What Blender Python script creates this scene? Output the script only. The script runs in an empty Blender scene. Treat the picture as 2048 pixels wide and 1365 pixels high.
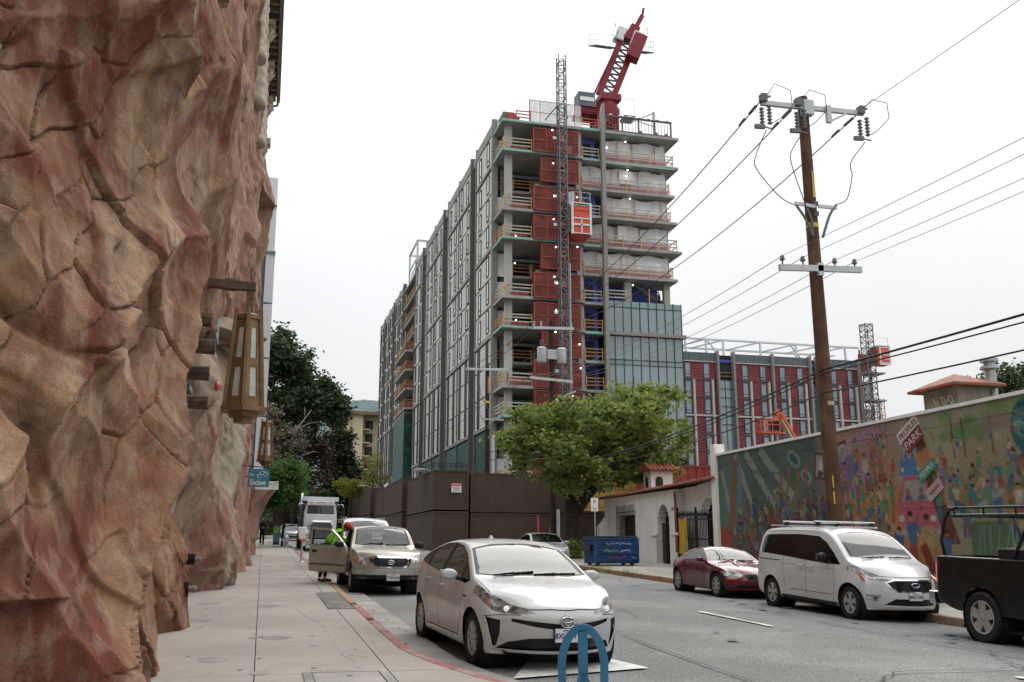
import bpy, bmesh, math, random
import numpy as np
from mathutils import Vector, Matrix
random.seed(7)
SC = bpy.context.scene
COL = SC.collection
R = math.radians
# ---------------------------------------------------------------- camera
cam_d = bpy.data.cameras.new('camera'); cam = bpy.data.objects.new('camera', cam_d); COL.objects.link(cam)
cam_d.sensor_width = 36.0; cam_d.lens = 33.4; cam_d.clip_start = 0.05; cam_d.clip_end = 6000
cam.location = (0, 0, 1.66); cam.rotation_euler = (R(90 + 12.307), 0, R(-14.474))
SC.camera = cam
# ---------------------------------------------------------------- sky: bright overcast
SUN_AZ = (0.66, 0.75); SUN_EL = 42.0
world = bpy.data.worlds.new('World'); SC.world = world; world.use_nodes = True
wn, wl = world.node_tree.nodes, world.node_tree.links
for n_ in list(wn): wn.remove(n_)
w_out = wn.new('ShaderNodeOutputWorld'); w_bg = wn.new('ShaderNodeBackground')
w_sky = wn.new('ShaderNodeTexSky'); w_sky.sky_type = 'NISHITA'; w_sky.sun_disc = False
w_sky.sun_elevation = R(SUN_EL); w_sky.sun_rotation = math.atan2(SUN_AZ[0], SUN_AZ[1])
w_sc = wn.new('ShaderNodeVectorMath'); w_sc.operation = 'SCALE'; w_sc.inputs['Scale'].default_value = 0.10
w_tc = wn.new('ShaderNodeTexCoord'); w_sep = wn.new('ShaderNodeSeparateXYZ')
w_map = wn.new('ShaderNodeFloatCurve')            # overcast luminance: pale grey at the horizon, rising smoothly to the zenith
_cv = w_map.mapping.curves[0]
for _p, _v in zip(_cv.points, ((0.0, .255), (1.0, .98))): _p.location = _v
for _v in ((.20, .28), (.40, .34), (.60, .47), (.80, .70)): _cv.points.new(*_v)
w_map.mapping.update(); w_x = wn.new('ShaderNodeMath'); w_x.operation = 'MULTIPLY'; w_x.inputs[1].default_value = 3.75
w_no = wn.new('ShaderNodeTexNoise'); w_no.inputs['Scale'].default_value = 1.5; w_no.inputs['Detail'].default_value = 4
w_m2 = wn.new('ShaderNodeMapRange'); w_m2.inputs['From Min'].default_value = .3; w_m2.inputs['From Max'].default_value = .7; w_m2.inputs['To Min'].default_value = 0.92; w_m2.inputs['To Max'].default_value = 1.06
w_mul = wn.new('ShaderNodeMath'); w_mul.operation = 'MULTIPLY'
w_cl = wn.new('ShaderNodeVectorMath'); w_cl.operation = 'SCALE'; w_cl.inputs[0].default_value = (0.985, 0.99, 1.0)
w_mix = wn.new('ShaderNodeMix'); w_mix.data_type = 'RGBA'; w_mix.inputs[0].default_value = 0.93   # cloud cover
wl.new(w_tc.outputs['Generated'], w_sep.inputs[0]); wl.new(w_sep.outputs['Z'], w_map.inputs['Value'])
wl.new(w_tc.outputs['Generated'], w_no.inputs['Vector']); wl.new(w_no.outputs['Fac'], w_m2.inputs['Value'])
wl.new(w_map.outputs[0], w_x.inputs[0]); wl.new(w_x.outputs[0], w_mul.inputs[0]); wl.new(w_m2.outputs[0], w_mul.inputs[1]); wl.new(w_mul.outputs[0], w_cl.inputs['Scale'])
wl.new(w_sky.outputs[0], w_sc.inputs[0]); wl.new(w_sc.outputs[0], w_mix.inputs[6]); wl.new(w_cl.outputs[0], w_mix.inputs[7])
wl.new(w_mix.outputs[2], w_bg.inputs['Color']); w_bg.inputs['Strength'].default_value = 1.0
wl.new(w_bg.outputs[0], w_out.inputs['Surface'])
# ---------------------------------------------------------------- hazy sun behind the cloud, ahead and to the right
sun_d = bpy.data.lights.new('sun', 'SUN'); sun = bpy.data.objects.new('sun', sun_d); COL.objects.link(sun)
sun_d.energy = 1.5; sun_d.angle = R(42); sun_d.color = (1.0, 0.97, 0.92)
_ce = math.cos(R(SUN_EL)); _l = math.hypot(*SUN_AZ)
sun.rotation_euler = Vector((-SUN_AZ[0] / _l * _ce, -SUN_AZ[1] / _l * _ce, -math.sin(R(SUN_EL)))).to_track_quat('-Z', 'Y').to_euler()
SC.view_settings.view_transform = 'Standard'; SC.view_settings.look = 'None'
SC.view_settings.exposure = -0.18; SC.view_settings.gamma = 1.0; SC.view_settings.use_curve_mapping = False
SC.render.engine = 'CYCLES'; SC.cycles.max_bounces = 5; SC.cycles.transparent_max_bounces = 12
SC.cycles.diffuse_bounces = 2; SC.cycles.glossy_bounces = 3; SC.cycles.use_denoising = True
SC.cycles.caustics_reflective = False; SC.cycles.caustics_refractive = False
# ================================================================= helpers
def gz(x, y): return .0262 * y - .0186 * (x - 1.87)          # the road plane
def lz(y): return .0262 * y + .15                            # left sidewalk
def rz_(y): return .0262 * y - .08                           # right sidewalk
_mats = {}
def M(name, col, rough=.6, metal=0.0, var=.12, scale=2.5, bump=0.0, bscale=60.0, col2=None, spec=.28, detail=5, streak=0.0, coat=0.0, emit=None, speck=0.0, speckscale=90.0, alpha=None):
    """procedural material: base colour broken up by world-space noise"""
    if name in _mats: return _mats[name]
    m = bpy.data.materials.new(name); m.use_nodes = True; nt = m.node_tree; N = nt.nodes; L = nt.links
    b = N['Principled BSDF']; b.inputs['Roughness'].default_value = rough; b.inputs['Metallic'].default_value = metal
    b.inputs['Specular IOR Level'].default_value = spec
    if coat: b.inputs['Coat Weight'].default_value = coat; b.inputs['Coat Roughness'].default_value = .04
    g = N.new('ShaderNodeNewGeometry')
    def noise(s, d=detail, vec=None):
        t = N.new('ShaderNodeTexNoise'); t.inputs['Scale'].default_value = s; t.inputs['Detail'].default_value = d
        L.new(vec or g.outputs['Position'], t.inputs['Vector']); return t.outputs['Fac']
    def mix(f, a, c, mode='MIX'):
        x = N.new('ShaderNodeMix'); x.data_type = 'RGBA'; x.blend_type = mode
        for s_, v in ((0, f), (6, a), (7, c)):
            if hasattr(v, 'is_linked') or hasattr(v, 'links'): L.new(v, x.inputs[s_])
            elif s_ == 0: x.inputs[0].default_value = v
            else: x.inputs[s_].default_value = (*v[:3], 1)
        return x.outputs[2]
    def ramp(v, a, c, lo=.35, hi=.65):
        r = N.new('ShaderNodeMapRange'); r.inputs['From Min'].default_value = lo; r.inputs['From Max'].default_value = hi
        r.inputs['To Min'].default_value = a; r.inputs['To Max'].default_value = c; L.new(v, r.inputs['Value']); return r.outputs[0]
    ca = tuple(c * (1 - var) for c in col); cb = tuple(min(1, c * (1 + var)) for c in col)
    o = mix(ramp(noise(scale), 0, 1), ca, cb)
    if col2: o = mix(ramp(noise(scale * .37 + .1), 0, 1, .47, .62), o, col2)
    if speck: o = mix(speck, o, mix(ramp(noise(speckscale, 3), 0, 1, .4, .6), (0, 0, 0), (1, 1, 1)), 'OVERLAY')
    if streak:
        mp = N.new('ShaderNodeMapping'); mp.inputs['Scale'].default_value = (3, 3, .25); L.new(g.outputs['Position'], mp.inputs['Vector'])
        o = mix(ramp(noise(2.2, 5, mp.outputs[0]), 0, streak, .5, .72), o, tuple(c * .45 for c in col))
    L.new(o, b.inputs['Base Color'])
    if bump:
        bp = N.new('ShaderNodeBump'); bp.inputs['Strength'].default_value = bump; bp.inputs['Distance'].default_value = .02
        L.new(noise(bscale, 6), bp.inputs['Height']); L.new(bp.outputs[0], b.inputs['Normal'])
    if rough > .15:
        L.new(ramp(noise(scale * 3), max(.02, rough - .08), min(1, rough + .08)), b.inputs['Roughness'])
    if emit: b.inputs['Emission Color'].default_value = (*emit[:3], 1); b.inputs['Emission Strength'].default_value = emit[3]
    if alpha is not None: b.inputs['Alpha'].default_value = alpha
    m['nt'] = 1; _mats[name] = m; return m
def glass(name, tint, ior=1.7, rough=.02, refl=(1, 1, 1)):
    """see-through pane: fresnel mix of tinted transparency and mirror reflection"""
    if name in _mats: return _mats[name]
    m = bpy.data.materials.new(name); m.use_nodes = True; N = m.node_tree.nodes; L = m.node_tree.links
    N.remove(N['Principled BSDF']); out = N['Material Output']
    t = N.new('ShaderNodeBsdfTransparent'); t.inputs[0].default_value = (*tint, 1)
    gl = N.new('ShaderNodeBsdfGlossy'); gl.inputs['Roughness'].default_value = rough; gl.inputs[0].default_value = (*refl, 1)
    fr = N.new('ShaderNodeFresnel'); fr.inputs[0].default_value = ior
    mx = N.new('ShaderNodeMixShader'); L.new(fr.outputs[0], mx.inputs[0]); L.new(t.outputs[0], mx.inputs[1]); L.new(gl.outputs[0], mx.inputs[2]); L.new(mx.outputs[0], out.inputs[0])
    _mats[name] = m; return m
class MB:
    """collects shapes, builds ONE mesh object"""
    def __init__(s): s.v = []; s.f = []
    def add(s, vs, fs):
        k = len(s.v); s.v.extend([tuple(map(float, v)) for v in vs]); s.f.extend([tuple(i + k for i in f) for f in fs]); return s
    def box(s, c, d, rz=0.0, ry=0.0):
        x, y, z = (q / 2 for q in d); P = [(-x, -y, -z), (x, -y, -z), (x, y, -z), (-x, y, -z), (-x, -y, z), (x, -y, z), (x, y, z), (-x, y, z)]
        if ry: P = [(a * math.cos(ry) + e * math.sin(ry), b, -a * math.sin(ry) + e * math.cos(ry)) for a, b, e in P]
        if rz: P = [(a * math.cos(rz) - b * math.sin(rz), a * math.sin(rz) + b * math.cos(rz), e) for a, b, e in P]
        return s.add([(a + c[0], b + c[1], e + c[2]) for a, b, e in P], [(0, 3, 2, 1), (4, 5, 6, 7), (0, 1, 5, 4), (1, 2, 6, 5), (2, 3, 7, 6), (3, 0, 4, 7)])
    def b2(s, a, b):
        return s.box([(p + q) / 2 for p, q in zip(a, b)], [abs(q - p) for p, q in zip(a, b)])
    def bar(s, p, q, w, h=None, up=(0, 0, 1)):
        p, q = Vector(p), Vector(q); h = h or w; d = (q - p)
        if d.length < 1e-6: return s
        d.normalize(); u = Vector(up)
        if abs(d.dot(u)) > .98: u = Vector((1, 0, 0))
        a = d.cross(u).normalized() * (w / 2); b = a.cross(d).normalized() * (h / 2)
        vs = [o + e for o in (p, q) for e in (-a - b, a - b, a + b, -a + b)]
        return s.add(vs, [(0, 1, 2, 3), (7, 6, 5, 4), (0, 4, 5, 1), (1, 5, 6, 2), (2, 6, 7, 3), (3, 7, 4, 0)])
    def tube(s, pts, r, n=6, cap=True):
        pts = [Vector(p) for p in pts]; k = len(pts); rs = r if isinstance(r, (list, tuple)) else [r] * k
        vs = []; ref = None
        for i, p in enumerate(pts):
            d = (pts[min(i + 1, k - 1)] - pts[max(i - 1, 0)]).normalized()
            if ref is None: ref = d.orthogonal().normalized()
            ref = (ref - d * ref.dot(d)); ref = ref.normalized() if ref.length > 1e-6 else d.orthogonal().normalized()
            b = d.cross(ref)
            for j in range(n): t = 2 * math.pi * j / n; vs.append(p + (ref * math.cos(t) + b * math.sin(t)) * rs[i])
        fs = [(i * n + j, i * n + (j + 1) % n, (i + 1) * n + (j + 1) % n, (i + 1) * n + j) for i in range(k - 1) for j in range(n)]
        if cap: fs += [tuple(range(n))[::-1], tuple(range((k - 1) * n, k * n))]
        return s.add(vs, fs)
    def lathe(s, prof, n=16, c=(0, 0, 0), axis='z', cap=True):
        vs = []
        for r_, h in prof:
            for j in range(n):
                t = 2 * math.pi * j / n; a, b = r_ * math.cos(t), r_ * math.sin(t)
                p = {'z': (a, b, h), 'y': (a, h, -b), 'x': (h, a, b)}[axis]; vs.append([p[i] + c[i] for i in range(3)])
        k = len(prof); fs = [(i * n + j, i * n + (j + 1) % n, (i + 1) * n + (j + 1) % n, (i + 1) * n + j) for i in range(k - 1) for j in range(n)]
        if cap and prof[0][0] > 1e-4: fs.append(tuple(range(n))[::-1])
        if cap and prof[-1][0] > 1e-4: fs.append(tuple(range((k - 1) * n, k * n)))
        return s.add(vs, fs)
    def prism(s, poly, a, b, axis='y'):
        """poly of 2-d points swept from a to b along axis; for 'y' the points are (x,z), 'x': (y,z), 'z': (x,y)"""
        n = len(poly)
        def P(p, t): return {'y': (p[0], t, p[1]), 'x': (t, p[0], p[1]), 'z': (p[0], p[1], t)}[axis]
        return s.add([P(p, a) for p in poly] + [P(p, b) for p in poly], [tuple(range(n)), tuple(range(n, 2 * n))[::-1]] + [(i, i + n, (i + 1) % n + n, (i + 1) % n) for i in range(n)])
    def quad(s, *p): return s.add(p, [tuple(range(len(p)))])
    def mesh(s, name, mat=None, smooth=False, fix=True):
        me = bpy.data.meshes.new(name); me.from_pydata(s.v, [], s.f)
        if fix:
            bm = bmesh.new(); bm.from_mesh(me); bmesh.ops.recalc_face_normals(bm, faces=bm.faces); bm.to_mesh(me); bm.free()
        if mat: me.materials.append(mat)
        if smooth: me.polygons.foreach_set('use_smooth', [True] * len(me.polygons)); 
        me.update(); return me
    def build(s, name, mat, parent=None, smooth=False, bevel=0.0, loc=None, sharp=None):
        o = link(name, s.mesh(name, mat, smooth), parent, loc)
        if bevel:
            md = o.modifiers.new('bevel', 'BEVEL'); md.width = bevel; md.segments = 2; md.limit_method = 'ANGLE'
        if smooth and sharp is not None: o.data.set_sharp_from_angle(angle=R(sharp))
        return o
def link(name, me, parent=None, loc=None, rot=None, scale=None):
    o = bpy.data.objects.new(name, me); COL.objects.link(o)
    if parent:
        o.parent = parent
        if parent.get('_w'): o.matrix_parent_inverse = Matrix.Translation(parent.location).inverted()
        elif parent.parent and parent.parent.get('_w') and not parent.get('_l') and tuple(parent.location) != (0, 0, 0): pass
    if loc is not None: o.location = loc
    if rot is not None: o.rotation_euler = rot
    if scale is not None: o.scale = scale
    return o
def tag(o, label=None, cat=None, group=None, kind=None):
    if label: o['label'] = label
    if cat: o['category'] = cat
    if group: o['group'] = group
    if kind: o['kind'] = kind
    return o
def thing(name, label, cat, loc=(0, 0, 0), rz=0.0, group=None):
    o = bpy.data.objects.new(name, None); COL.objects.link(o); o.location = loc; o.rotation_euler = (0, 0, rz); o.empty_display_size = .2
    return tag(o, label, cat, group)
def wthing(name, label, cat, loc, group=None):
    """a thing whose parts are given in world coordinates"""
    o = thing(name, label, cat, loc, 0.0, group); o['_w'] = 1; return o
def copy_tree(o, parent=None):
    c = o.copy(); COL.objects.link(c); c.parent = parent
    for ch in list(o.children): copy_tree(ch, c)
    return c
def grid_mesh(name, P, mat, smooth=True, closed=False):
    """P: (n,m,3) array of points"""
    n, m = P.shape[:2]; me = bpy.data.meshes.new(name)
    i, j = np.meshgrid(np.arange(n - 1), np.arange(m - 1), indexing='ij'); a = (i * m + j).ravel()
    F = np.stack([a, a + m, a + m + 1, a + 1], 1)
    me.vertices.add(n * m); me.vertices.foreach_set('co', P.reshape(-1).astype(np.float32))
    quads(me, F); 
    if mat: me.materials.append(mat)
    if smooth: me.polygons.foreach_set('use_smooth', np.ones(len(F), bool))
    me.update(); me.validate(); return me
def quads(me, F):
    k = F.shape[1]; me.loops.add(F.size); me.loops.foreach_set('vertex_index', F.ravel().astype(np.int32))
    me.polygons.add(len(F)); me.polygons.foreach_set('loop_start', (np.arange(len(F)) * k).astype(np.int32))
def vnoise(x, y, seed=0):
    """smooth value noise, numpy"""
    def h(i, j): 
        v = np.sin(i * 127.1 + j * 311.7 + seed * 74.7) * 43758.5453; return v - np.floor(v)
    i, j = np.floor(x), np.floor(y); u, w = x - i, y - j; u = u * u * (3 - 2 * u); w = w * w * (3 - 2 * w)
    return (h(i, j) * (1 - u) + h(i + 1, j) * u) * (1 - w) + (h(i, j + 1) * (1 - u) + h(i + 1, j + 1) * u) * w
def fbm(x, y, o=4, seed=0):
    t = 0; a = .5
    for k in range(o): t = t + a * (vnoise(x, y, seed + k * 13) - .5) * 2; x = x * 2.03; y = y * 2.03; a *= .5
    return t
def text(name, body, size, mat, loc, rot, parent=None, align='CENTER', ext=.002, sx=1.0, bold=0.0):
    cu = bpy.data.curves.new(name, 'FONT'); cu.body = body; cu.size = size; cu.align_x = align; cu.align_y = 'CENTER'; cu.extrude = ext; cu.offset = bold
    t = bpy.data.objects.new(name, cu); me = bpy.data.meshes.new_from_object(t); bpy.data.objects.remove(t); bpy.data.curves.remove(cu); me.name = name
    me.materials.clear(); me.materials.append(mat); return link(name, me, parent, loc, rot, (sx, 1, 1))
# common materials
m_conc = M('concrete_grey', (.34, .325, .30), .85, var=.1, scale=1.2, bump=.25, bscale=50, streak=.3)
m_dark = M('black_plastic', (.012, .012, .013), .5, var=.2)
m_steel = M('galvanised_steel', (.42, .44, .45), .45, metal=.6, var=.12, scale=6)
m_white = M('white_paint', (.78, .78, .76), .5, var=.05)
m_black = M('black_metal', (.015, .015, .016), .4, metal=.2)
# ================================================================= ground, road, pavements
m_asph = M('asphalt', (.205, .202, .196), .9, var=.16, scale=.5, bump=.5, bscale=90, speck=.5, speckscale=60, col2=(.165, .163, .158))
m_side = M('sidewalk_concrete', (.325, .30, .262), .9, var=.10, scale=.8, bump=.12, bscale=120, col2=(.28, .258, .225), speck=.18, speckscale=200)
m_sideR = M('old_sidewalk_concrete', (.33, .31, .275), .9, var=.16, scale=1.1, bump=.2, bscale=90, col2=(.25, .235, .21), speck=.2)
m_gut = M('gutter_concrete', (.30, .285, .26), .9, var=.16, scale=1.4, bump=.2, bscale=80, speck=.3, col2=(.2, .19, .175))
m_kred = M('worn_red_kerb_paint', (.27, .10, .098), .8, var=.25, scale=5, col2=(.27, .19, .17), bump=.15)
m_kora = M('worn_orange_kerb_paint', (.33, .19, .10), .85, var=.3, scale=4, col2=(.26, .22, .18), bump=.2)
m_line = M('road_paint_white', (.62, .61, .59), .8, var=.15, scale=6, col2=(.4, .39, .38), speck=.3)
m_dirt = M('dark_soil', (.075, .07, .058), .95, var=.35, scale=5, bump=.6, bscale=60, speck=.4)
m_gnd = M('far_ground', (.12, .115, .10), .95, var=.25, scale=.3, bump=.2)
X_, Y_ = np.meshgrid(np.linspace(-700, 900, 41), np.concatenate([np.linspace(-60, 200, 27), np.linspace(260, 1800, 20)]), indexing='ij')
Zg = .0262 * np.minimum(Y_, 210) - .75 + np.maximum(Y_ - 210, 0) * .0
tag(link('ground', grid_mesh('ground', np.stack([X_, Y_, Zg], 2), m_gnd)), kind='structure')
xs = np.linspace(-.4, 13.2, 60); ys = np.linspace(-25, 210, 700)
X_, Y_ = np.meshgrid(xs, ys, indexing='ij')
Z_ = gz(X_, Y_) + .05 * np.cos((X_ - 7.5) / 5.6 * np.pi / 2) - .03 + .012 * fbm(X_ * .5, Y_ * .25, 3)
XX, YY = np.meshgrid(np.linspace(-.4, 60, 40), np.linspace(-25, 6, 12), indexing='ij')
tag(link('road', grid_mesh('road', np.stack([X_, Y_, Z_], 2), m_asph)), kind='structure')
# kerb line of the left pavement: straight, then swelling out at the corner
kerb = [(4.7, 3.5), (3.75, 6.2), (3.2, 7.7), (2.75, 8.7), (2.36, 9.5), (2.1, 10.5), (1.93, 11.3), (1.84, 12.2), (1.83, 14), (1.83, 16.5)] + [(1.83, y) for y in np.arange(20, 150, 6)]
def strip(path, w0, w1, zf0, zf1, drop=.4):
    """solid band along a path; w0,w1 offsets to the right of travel in x"""
    mb = MB(); n = len(path); vs = []
    for x, y in path: vs += [(x + w0, y, zf0(y)), (x + w1, y, zf1(y)), (x + w1, y, zf1(y) - drop), (x + w0, y, zf0(y) - drop)]
    fs = []
    for i in range(n - 1):
        a = i * 4; fs += [(a + j, a + (j + 1) % 4, a + 4 + (j + 1) % 4, a + 4 + j) for j in range(4)]
    fs += [(0, 3, 2, 1), tuple(4 * (n - 1) + q for q in (0, 1, 2, 3))]
    return mb.add(vs, fs)
def dense(path, y0, y1, step=.5):
    ys = np.arange(y0, y1 + 1e-6, step); py = [p[1] for p in path]; px = [p[0] for p in path]
    return [(float(np.interp(y, py, px)), float(y)) for y in ys]
for k, (a, b, mt) in enumerate(((3.5, 16.0, m_kred), (16.0, 19.0, m_kred), (19, 25.0, m_kora), (25, 60, m_kred), (60, 146, m_gut))):
    tag(strip(dense(kerb, a + .006, b - .006, .5 if b < 30 else 3), -.15, 0, lambda y: lz(y) + .004, lambda y: lz(y) - .004).build('kerb_left', mt, bevel=.015), kind='structure')
gut = strip(dense(kerb, 8.0, 146, 1.0), .0, .55, lambda y: gz(1.9, y) + .018, lambda y: gz(2.4, y) + .030, .2); tag(gut.build('gutter', m_gut), kind='structure')
# left pavement: a dark base with separate concrete slabs on it
pave = tag(strip([(-6, y) for y in (-6, 3, 60, 150)], 0, 7.68, lambda y: lz(y) - .02, lambda y: lz(y) - .02).build('pavement_left', m_dirt), kind='structure')
pc = MB(); pc.add([(1.6, -6, lz(-6) - .02), (6, -6, lz(-6) - .02), (4.55, 3.5, lz(3.5) - .02)] + [(x - .16, y, lz(y) - .02) for x, y in dense(kerb, 3.6, 13)] + [(1.6, 13, lz(13) - .02)], [tuple(range(3 + len(dense(kerb, 3.6, 13)) + 1))]); tag(pc.build('pavement_corner', m_dirt), kind='structure')
yj = [-5, .6, 5.5, 10.3, 15.06, 20.2, 25.0, 29.8, 34.6, 39.4, 44.2, 49, 53.8, 58.6, 63.4, 70, 80, 95, 115, 146]
for i in range(len(yj) - 1):
    y0, y1 = yj[i] + .006, yj[i + 1] - .006
    for k, (x0, x1) in enumerate(((-3.2, -.006), (.006, 1.344), (1.356, None))):
        if i < 4 and x1 is not None or x1 is not None: outer = lambda y: x1
        if x1 is None:
            outer = lambda y: float(np.interp(y, [p[1] for p in kerb], [p[0] for p in kerb])) - .156
            if 15.3 < y0 < 19: y0s = (y0, y1)
        ys_ = np.linspace(y0, y1, 9 if x1 is None else 2)
        if x1 is None and yj[i] == 15.06: ys_ = np.linspace(y0, 17.6, 5)      # a bare soil strip interrupts the kerb-side slabs
        if x1 is None and yj[i] == 20.2: ys_ = np.linspace(21.7, y1, 5)
        t = [(outer(y), y, lz(y) + random.uniform(-.002, .002)) for y in ys_]; q = [(x0, y, lz(y)) for y in ys_[::-1]]
        mb = MB(); top = t + q; n = len(top)
        mb.add(top + [(a, b, c - .05) for a, b, c in top], [tuple(range(n)), tuple(range(n, 2 * n))[::-1]] + [(j, j + n, (j + 1) % n + n, (j + 1) % n) for j in range(n)])
        mb.build('slab', m_side, pave)
# soil strip and patched spots by the kerb, meter cover
tag(MB().b2((1.20, 17.63, 0), (1.66, 21.67, .01)).build('soil_strip', M('worn_asphalt_strip', (.15, .142, .128), .95, var=.3, scale=3, bump=.5, speck=.5, speckscale=50)), kind='structure').location = (0, 0, lz(19.6) - .012)
bpy.data.objects['soil_strip'].rotation_euler = (math.atan(.0262), 0, 0); bpy.data.objects['soil_strip'].location = (0, 0, .148)
bx_ = thing('utility_cover', 'concrete utility box lid set in sidewalk at bottom of picture', 'utility cover', (.9, 9.72, lz(9.72)))
bx_.rotation_euler = (math.atan(.0262), 0, 0)
MB().box((0, 0, .0), (.66, 1.1, .02)).build('lid', m_sideR, bx_, bevel=.004); fr_ = MB()
for s_ in (-1, 1): fr_.box((s_ * .385, 0, .002), (.085, 1.26, .02)); fr_.box((0, s_ * .595, .002), (.69, .07, .02))
fr_.build('frame', m_gut, bx_); MB().box((.02, .3, .012), (.05, .02, .004)).build('lift_hole', m_dark, bx_)
# right pavement, kerb, lot behind
pr = tag(strip([(13.07, y) for y in (-25, 40, 63, 150)], .16, 9.0, rz_, rz_, .5).build('pavement_right', m_dirt), kind='structure')
pr.location.z = -.02
yy = -12.0
while yy < 62:
    for x0, x1 in ((13.235, 14.6), (14.61, 17.6)):
        mb = MB(); a, b = yy + .006, yy + 2.99
        mb.add([(x0, a, rz_(a)), (x1, a, rz_(a)), (x1, b, rz_(b)), (x0, b, rz_(b))] + [(x0, a, rz_(a) - .04), (x1, a, rz_(a) - .04), (x1, b, rz_(b) - .04), (x0, b, rz_(b) - .04)], [(0, 1, 2, 3), (4, 7, 6, 5), (0, 4, 5, 1), (1, 5, 6, 2), (2, 6, 7, 3), (3, 7, 4, 0)]); mb.build('slab', m_sideR, pr, loc=(0, 0, random.uniform(.018, .024)))
    yy += 3.0
tag(strip(dense([(13.07, -25), (13.07, 150)], -24, 62, 2), 0, .16, lambda y: rz_(y) + .006, lambda y: rz_(y) + .006).build('kerb_right', m_kora, bevel=.02), kind='structure')
tag(strip([(17.6, y) for y in (-25, 40, 150)], 0, 140, lambda y: rz_(y) - .01, lambda y: rz_(y) - .01, .3).build('building_lot', m_gnd), kind='structure')
# painted lane dashes, stall corner
def mark(x0, y0, x1, y1, w, nm='lane_dash', lab=None):
    mb = MB(); d = Vector((x1 - x0, y1 - y0)); p = Vector((-d.y, d.x)).normalized() * w / 2; n = 8; vs = []
    for i in range(n + 1):
        c = Vector((x0, y0)) + d * i / n
        for s_ in (-1, 1):
            q = c + p * s_; vs.append((q.x, q.y, gz(q.x, q.y) + .05 * math.cos((q.x - 7.5) / 5.6 * math.pi / 2) - .006))
    mb.add(vs, [(2 * i, 2 * i + 1, 2 * i + 3, 2 * i + 2) for i in range(n)]); o = mb.build(nm, m_line); tag(o, kind='structure'); return o
for y in (10.0, 18.6, 28.5, 39, 50): mark(8.78, y, 8.78, y - 2.9, .11)
mb = MB()
def rp(x, y, dz=.0): return (x, y, gz(x, y) + .05 * math.cos((x - 7.5) / 5.6 * math.pi / 2) - .004 + dz)
mb.add([rp(2.75, 10.6), rp(4.55, 11.1), rp(4.2, 12.6), rp(3.4, 12.2)], [(0, 1, 2, 3)]); tag(mb.build('stall_mark', m_line), kind='structure')
# tyre-darkened seams and small litter
rnd = random.Random(3)
lit = MB()
for k in range(140):
    side = rnd.random() < .65; x = rnd.uniform(12.6, 13.05) if side else rnd.uniform(1.9, 2.35); y = rnd.uniform(10, 48)
    z = gz(x, y) + .02; s_ = rnd.uniform(.015, .05); a = rnd.uniform(0, 6.28)
    lit.add([(x + s_ * math.cos(a + q), y + s_ * math.sin(a + q), z + .012 * (q > 2)) for q in (0, 1.4, 3.0, 4.4)], [(0, 1, 2, 3)])
tag(lit.build('leaf_litter', M('dry_leaf', (.16, .10, .045), .9, var=.4, scale=9)), 'dry brown leaves lying along both gutters', 'leaf litter', kind='stuff')

# wear on the road: tar-sealed cracks, trench patches, oil drips; gum, chalk and stains on the pavement
m_tar = M('tar_seal', (.055, .054, .052), .8, var=.2); m_patch = M('asphalt_patch', (.16, .158, .153), .92, var=.15, scale=1.2, bump=.5, bscale=70, speck=.5, speckscale=140); m_oil = M('oil_stain', (.10, .098, .095), .7, var=.25, scale=4)
rs = random.Random(12)
def crackline(pts, w, nm, mt, zf, dz):
    q = []; 
    for (x0, y0), (x1, y1) in zip(pts[:-1], pts[1:]):
        for t in np.linspace(0, 1, 9)[:-1]: q.append((x0 + (x1 - x0) * t + rs.gauss(0, .022), y0 + (y1 - y0) * t + rs.gauss(0, .03)))
    q.append(pts[-1]); mb = MB(); vs = []
    for i, p in enumerate(q):
        a, b = q[max(i - 1, 0)], q[min(i + 1, len(q) - 1)]; d = Vector((b[0] - a[0], b[1] - a[1])); d = d.normalized() if d.length else Vector((1, 0)); ww = w * rs.uniform(.5, 1.3) / 2
        for s_ in (-1, 1): x, y = p[0] - d.y * ww * s_, p[1] + d.x * ww * s_; vs.append((x, y, zf(x, y) + dz))
    return tag(mb.add(vs, [(2 * i, 2 * i + 1, 2 * i + 3, 2 * i + 2) for i in range(len(q) - 1)]).build(nm, mt), kind='structure')
rzf = lambda x, y: rp(x, y)[2]
for pts in (((5.2, 8.5), (5.6, 16), (5.4, 26), (5.6, 45)), ((10.4, 9), (10.2, 14.5), (10.6, 21), (10.3, 32)), ((5.5, 15), (7.2, 14.6), (8.9, 15.2)), ((6.2, 9.2), (7.4, 10.4), (9.4, 10.6), (10.3, 12.2)), ((7.0, 17.5), (7.6, 21.5), (7.2, 27))): crackline(pts, .028, 'tar_seam', m_tar, rzf, .003)
def patch(pts, nm, mt, dz=.002, n=6):
    (ax, ay), (bx2, by2) = pts; mb = MB(); vs = []
    for i in range(n + 1):
        for j in range(n + 1): x, y = ax + (bx2 - ax) * i / n, ay + (by2 - ay) * j / n; vs.append((x, y, rzf(x, y) + dz))
    return tag(mb.add(vs, [(i * (n + 1) + j, (i + 1) * (n + 1) + j, (i + 1) * (n + 1) + j + 1, i * (n + 1) + j + 1) for i in range(n) for j in range(n)]).build(nm, mt), kind='structure')
patch(((6.0, 22.5), (7.6, 28.0)), 'road_patch', m_patch); patch(((4.8, 17.0), (5.9, 21.0)), 'road_patch', m_patch)
def blob(x, y, r_, zf, dz, mt, nm):
    n = 14; return tag(MB().add([(x + r_ * rs.uniform(.6, 1.2) * math.cos(i * 6.283 / n), y + 1.5 * r_ * rs.uniform(.6, 1.2) * math.sin(i * 6.283 / n)) + (0,) for i in range(n)], [tuple(range(n))]).build(nm, mt), kind='structure')
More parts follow.
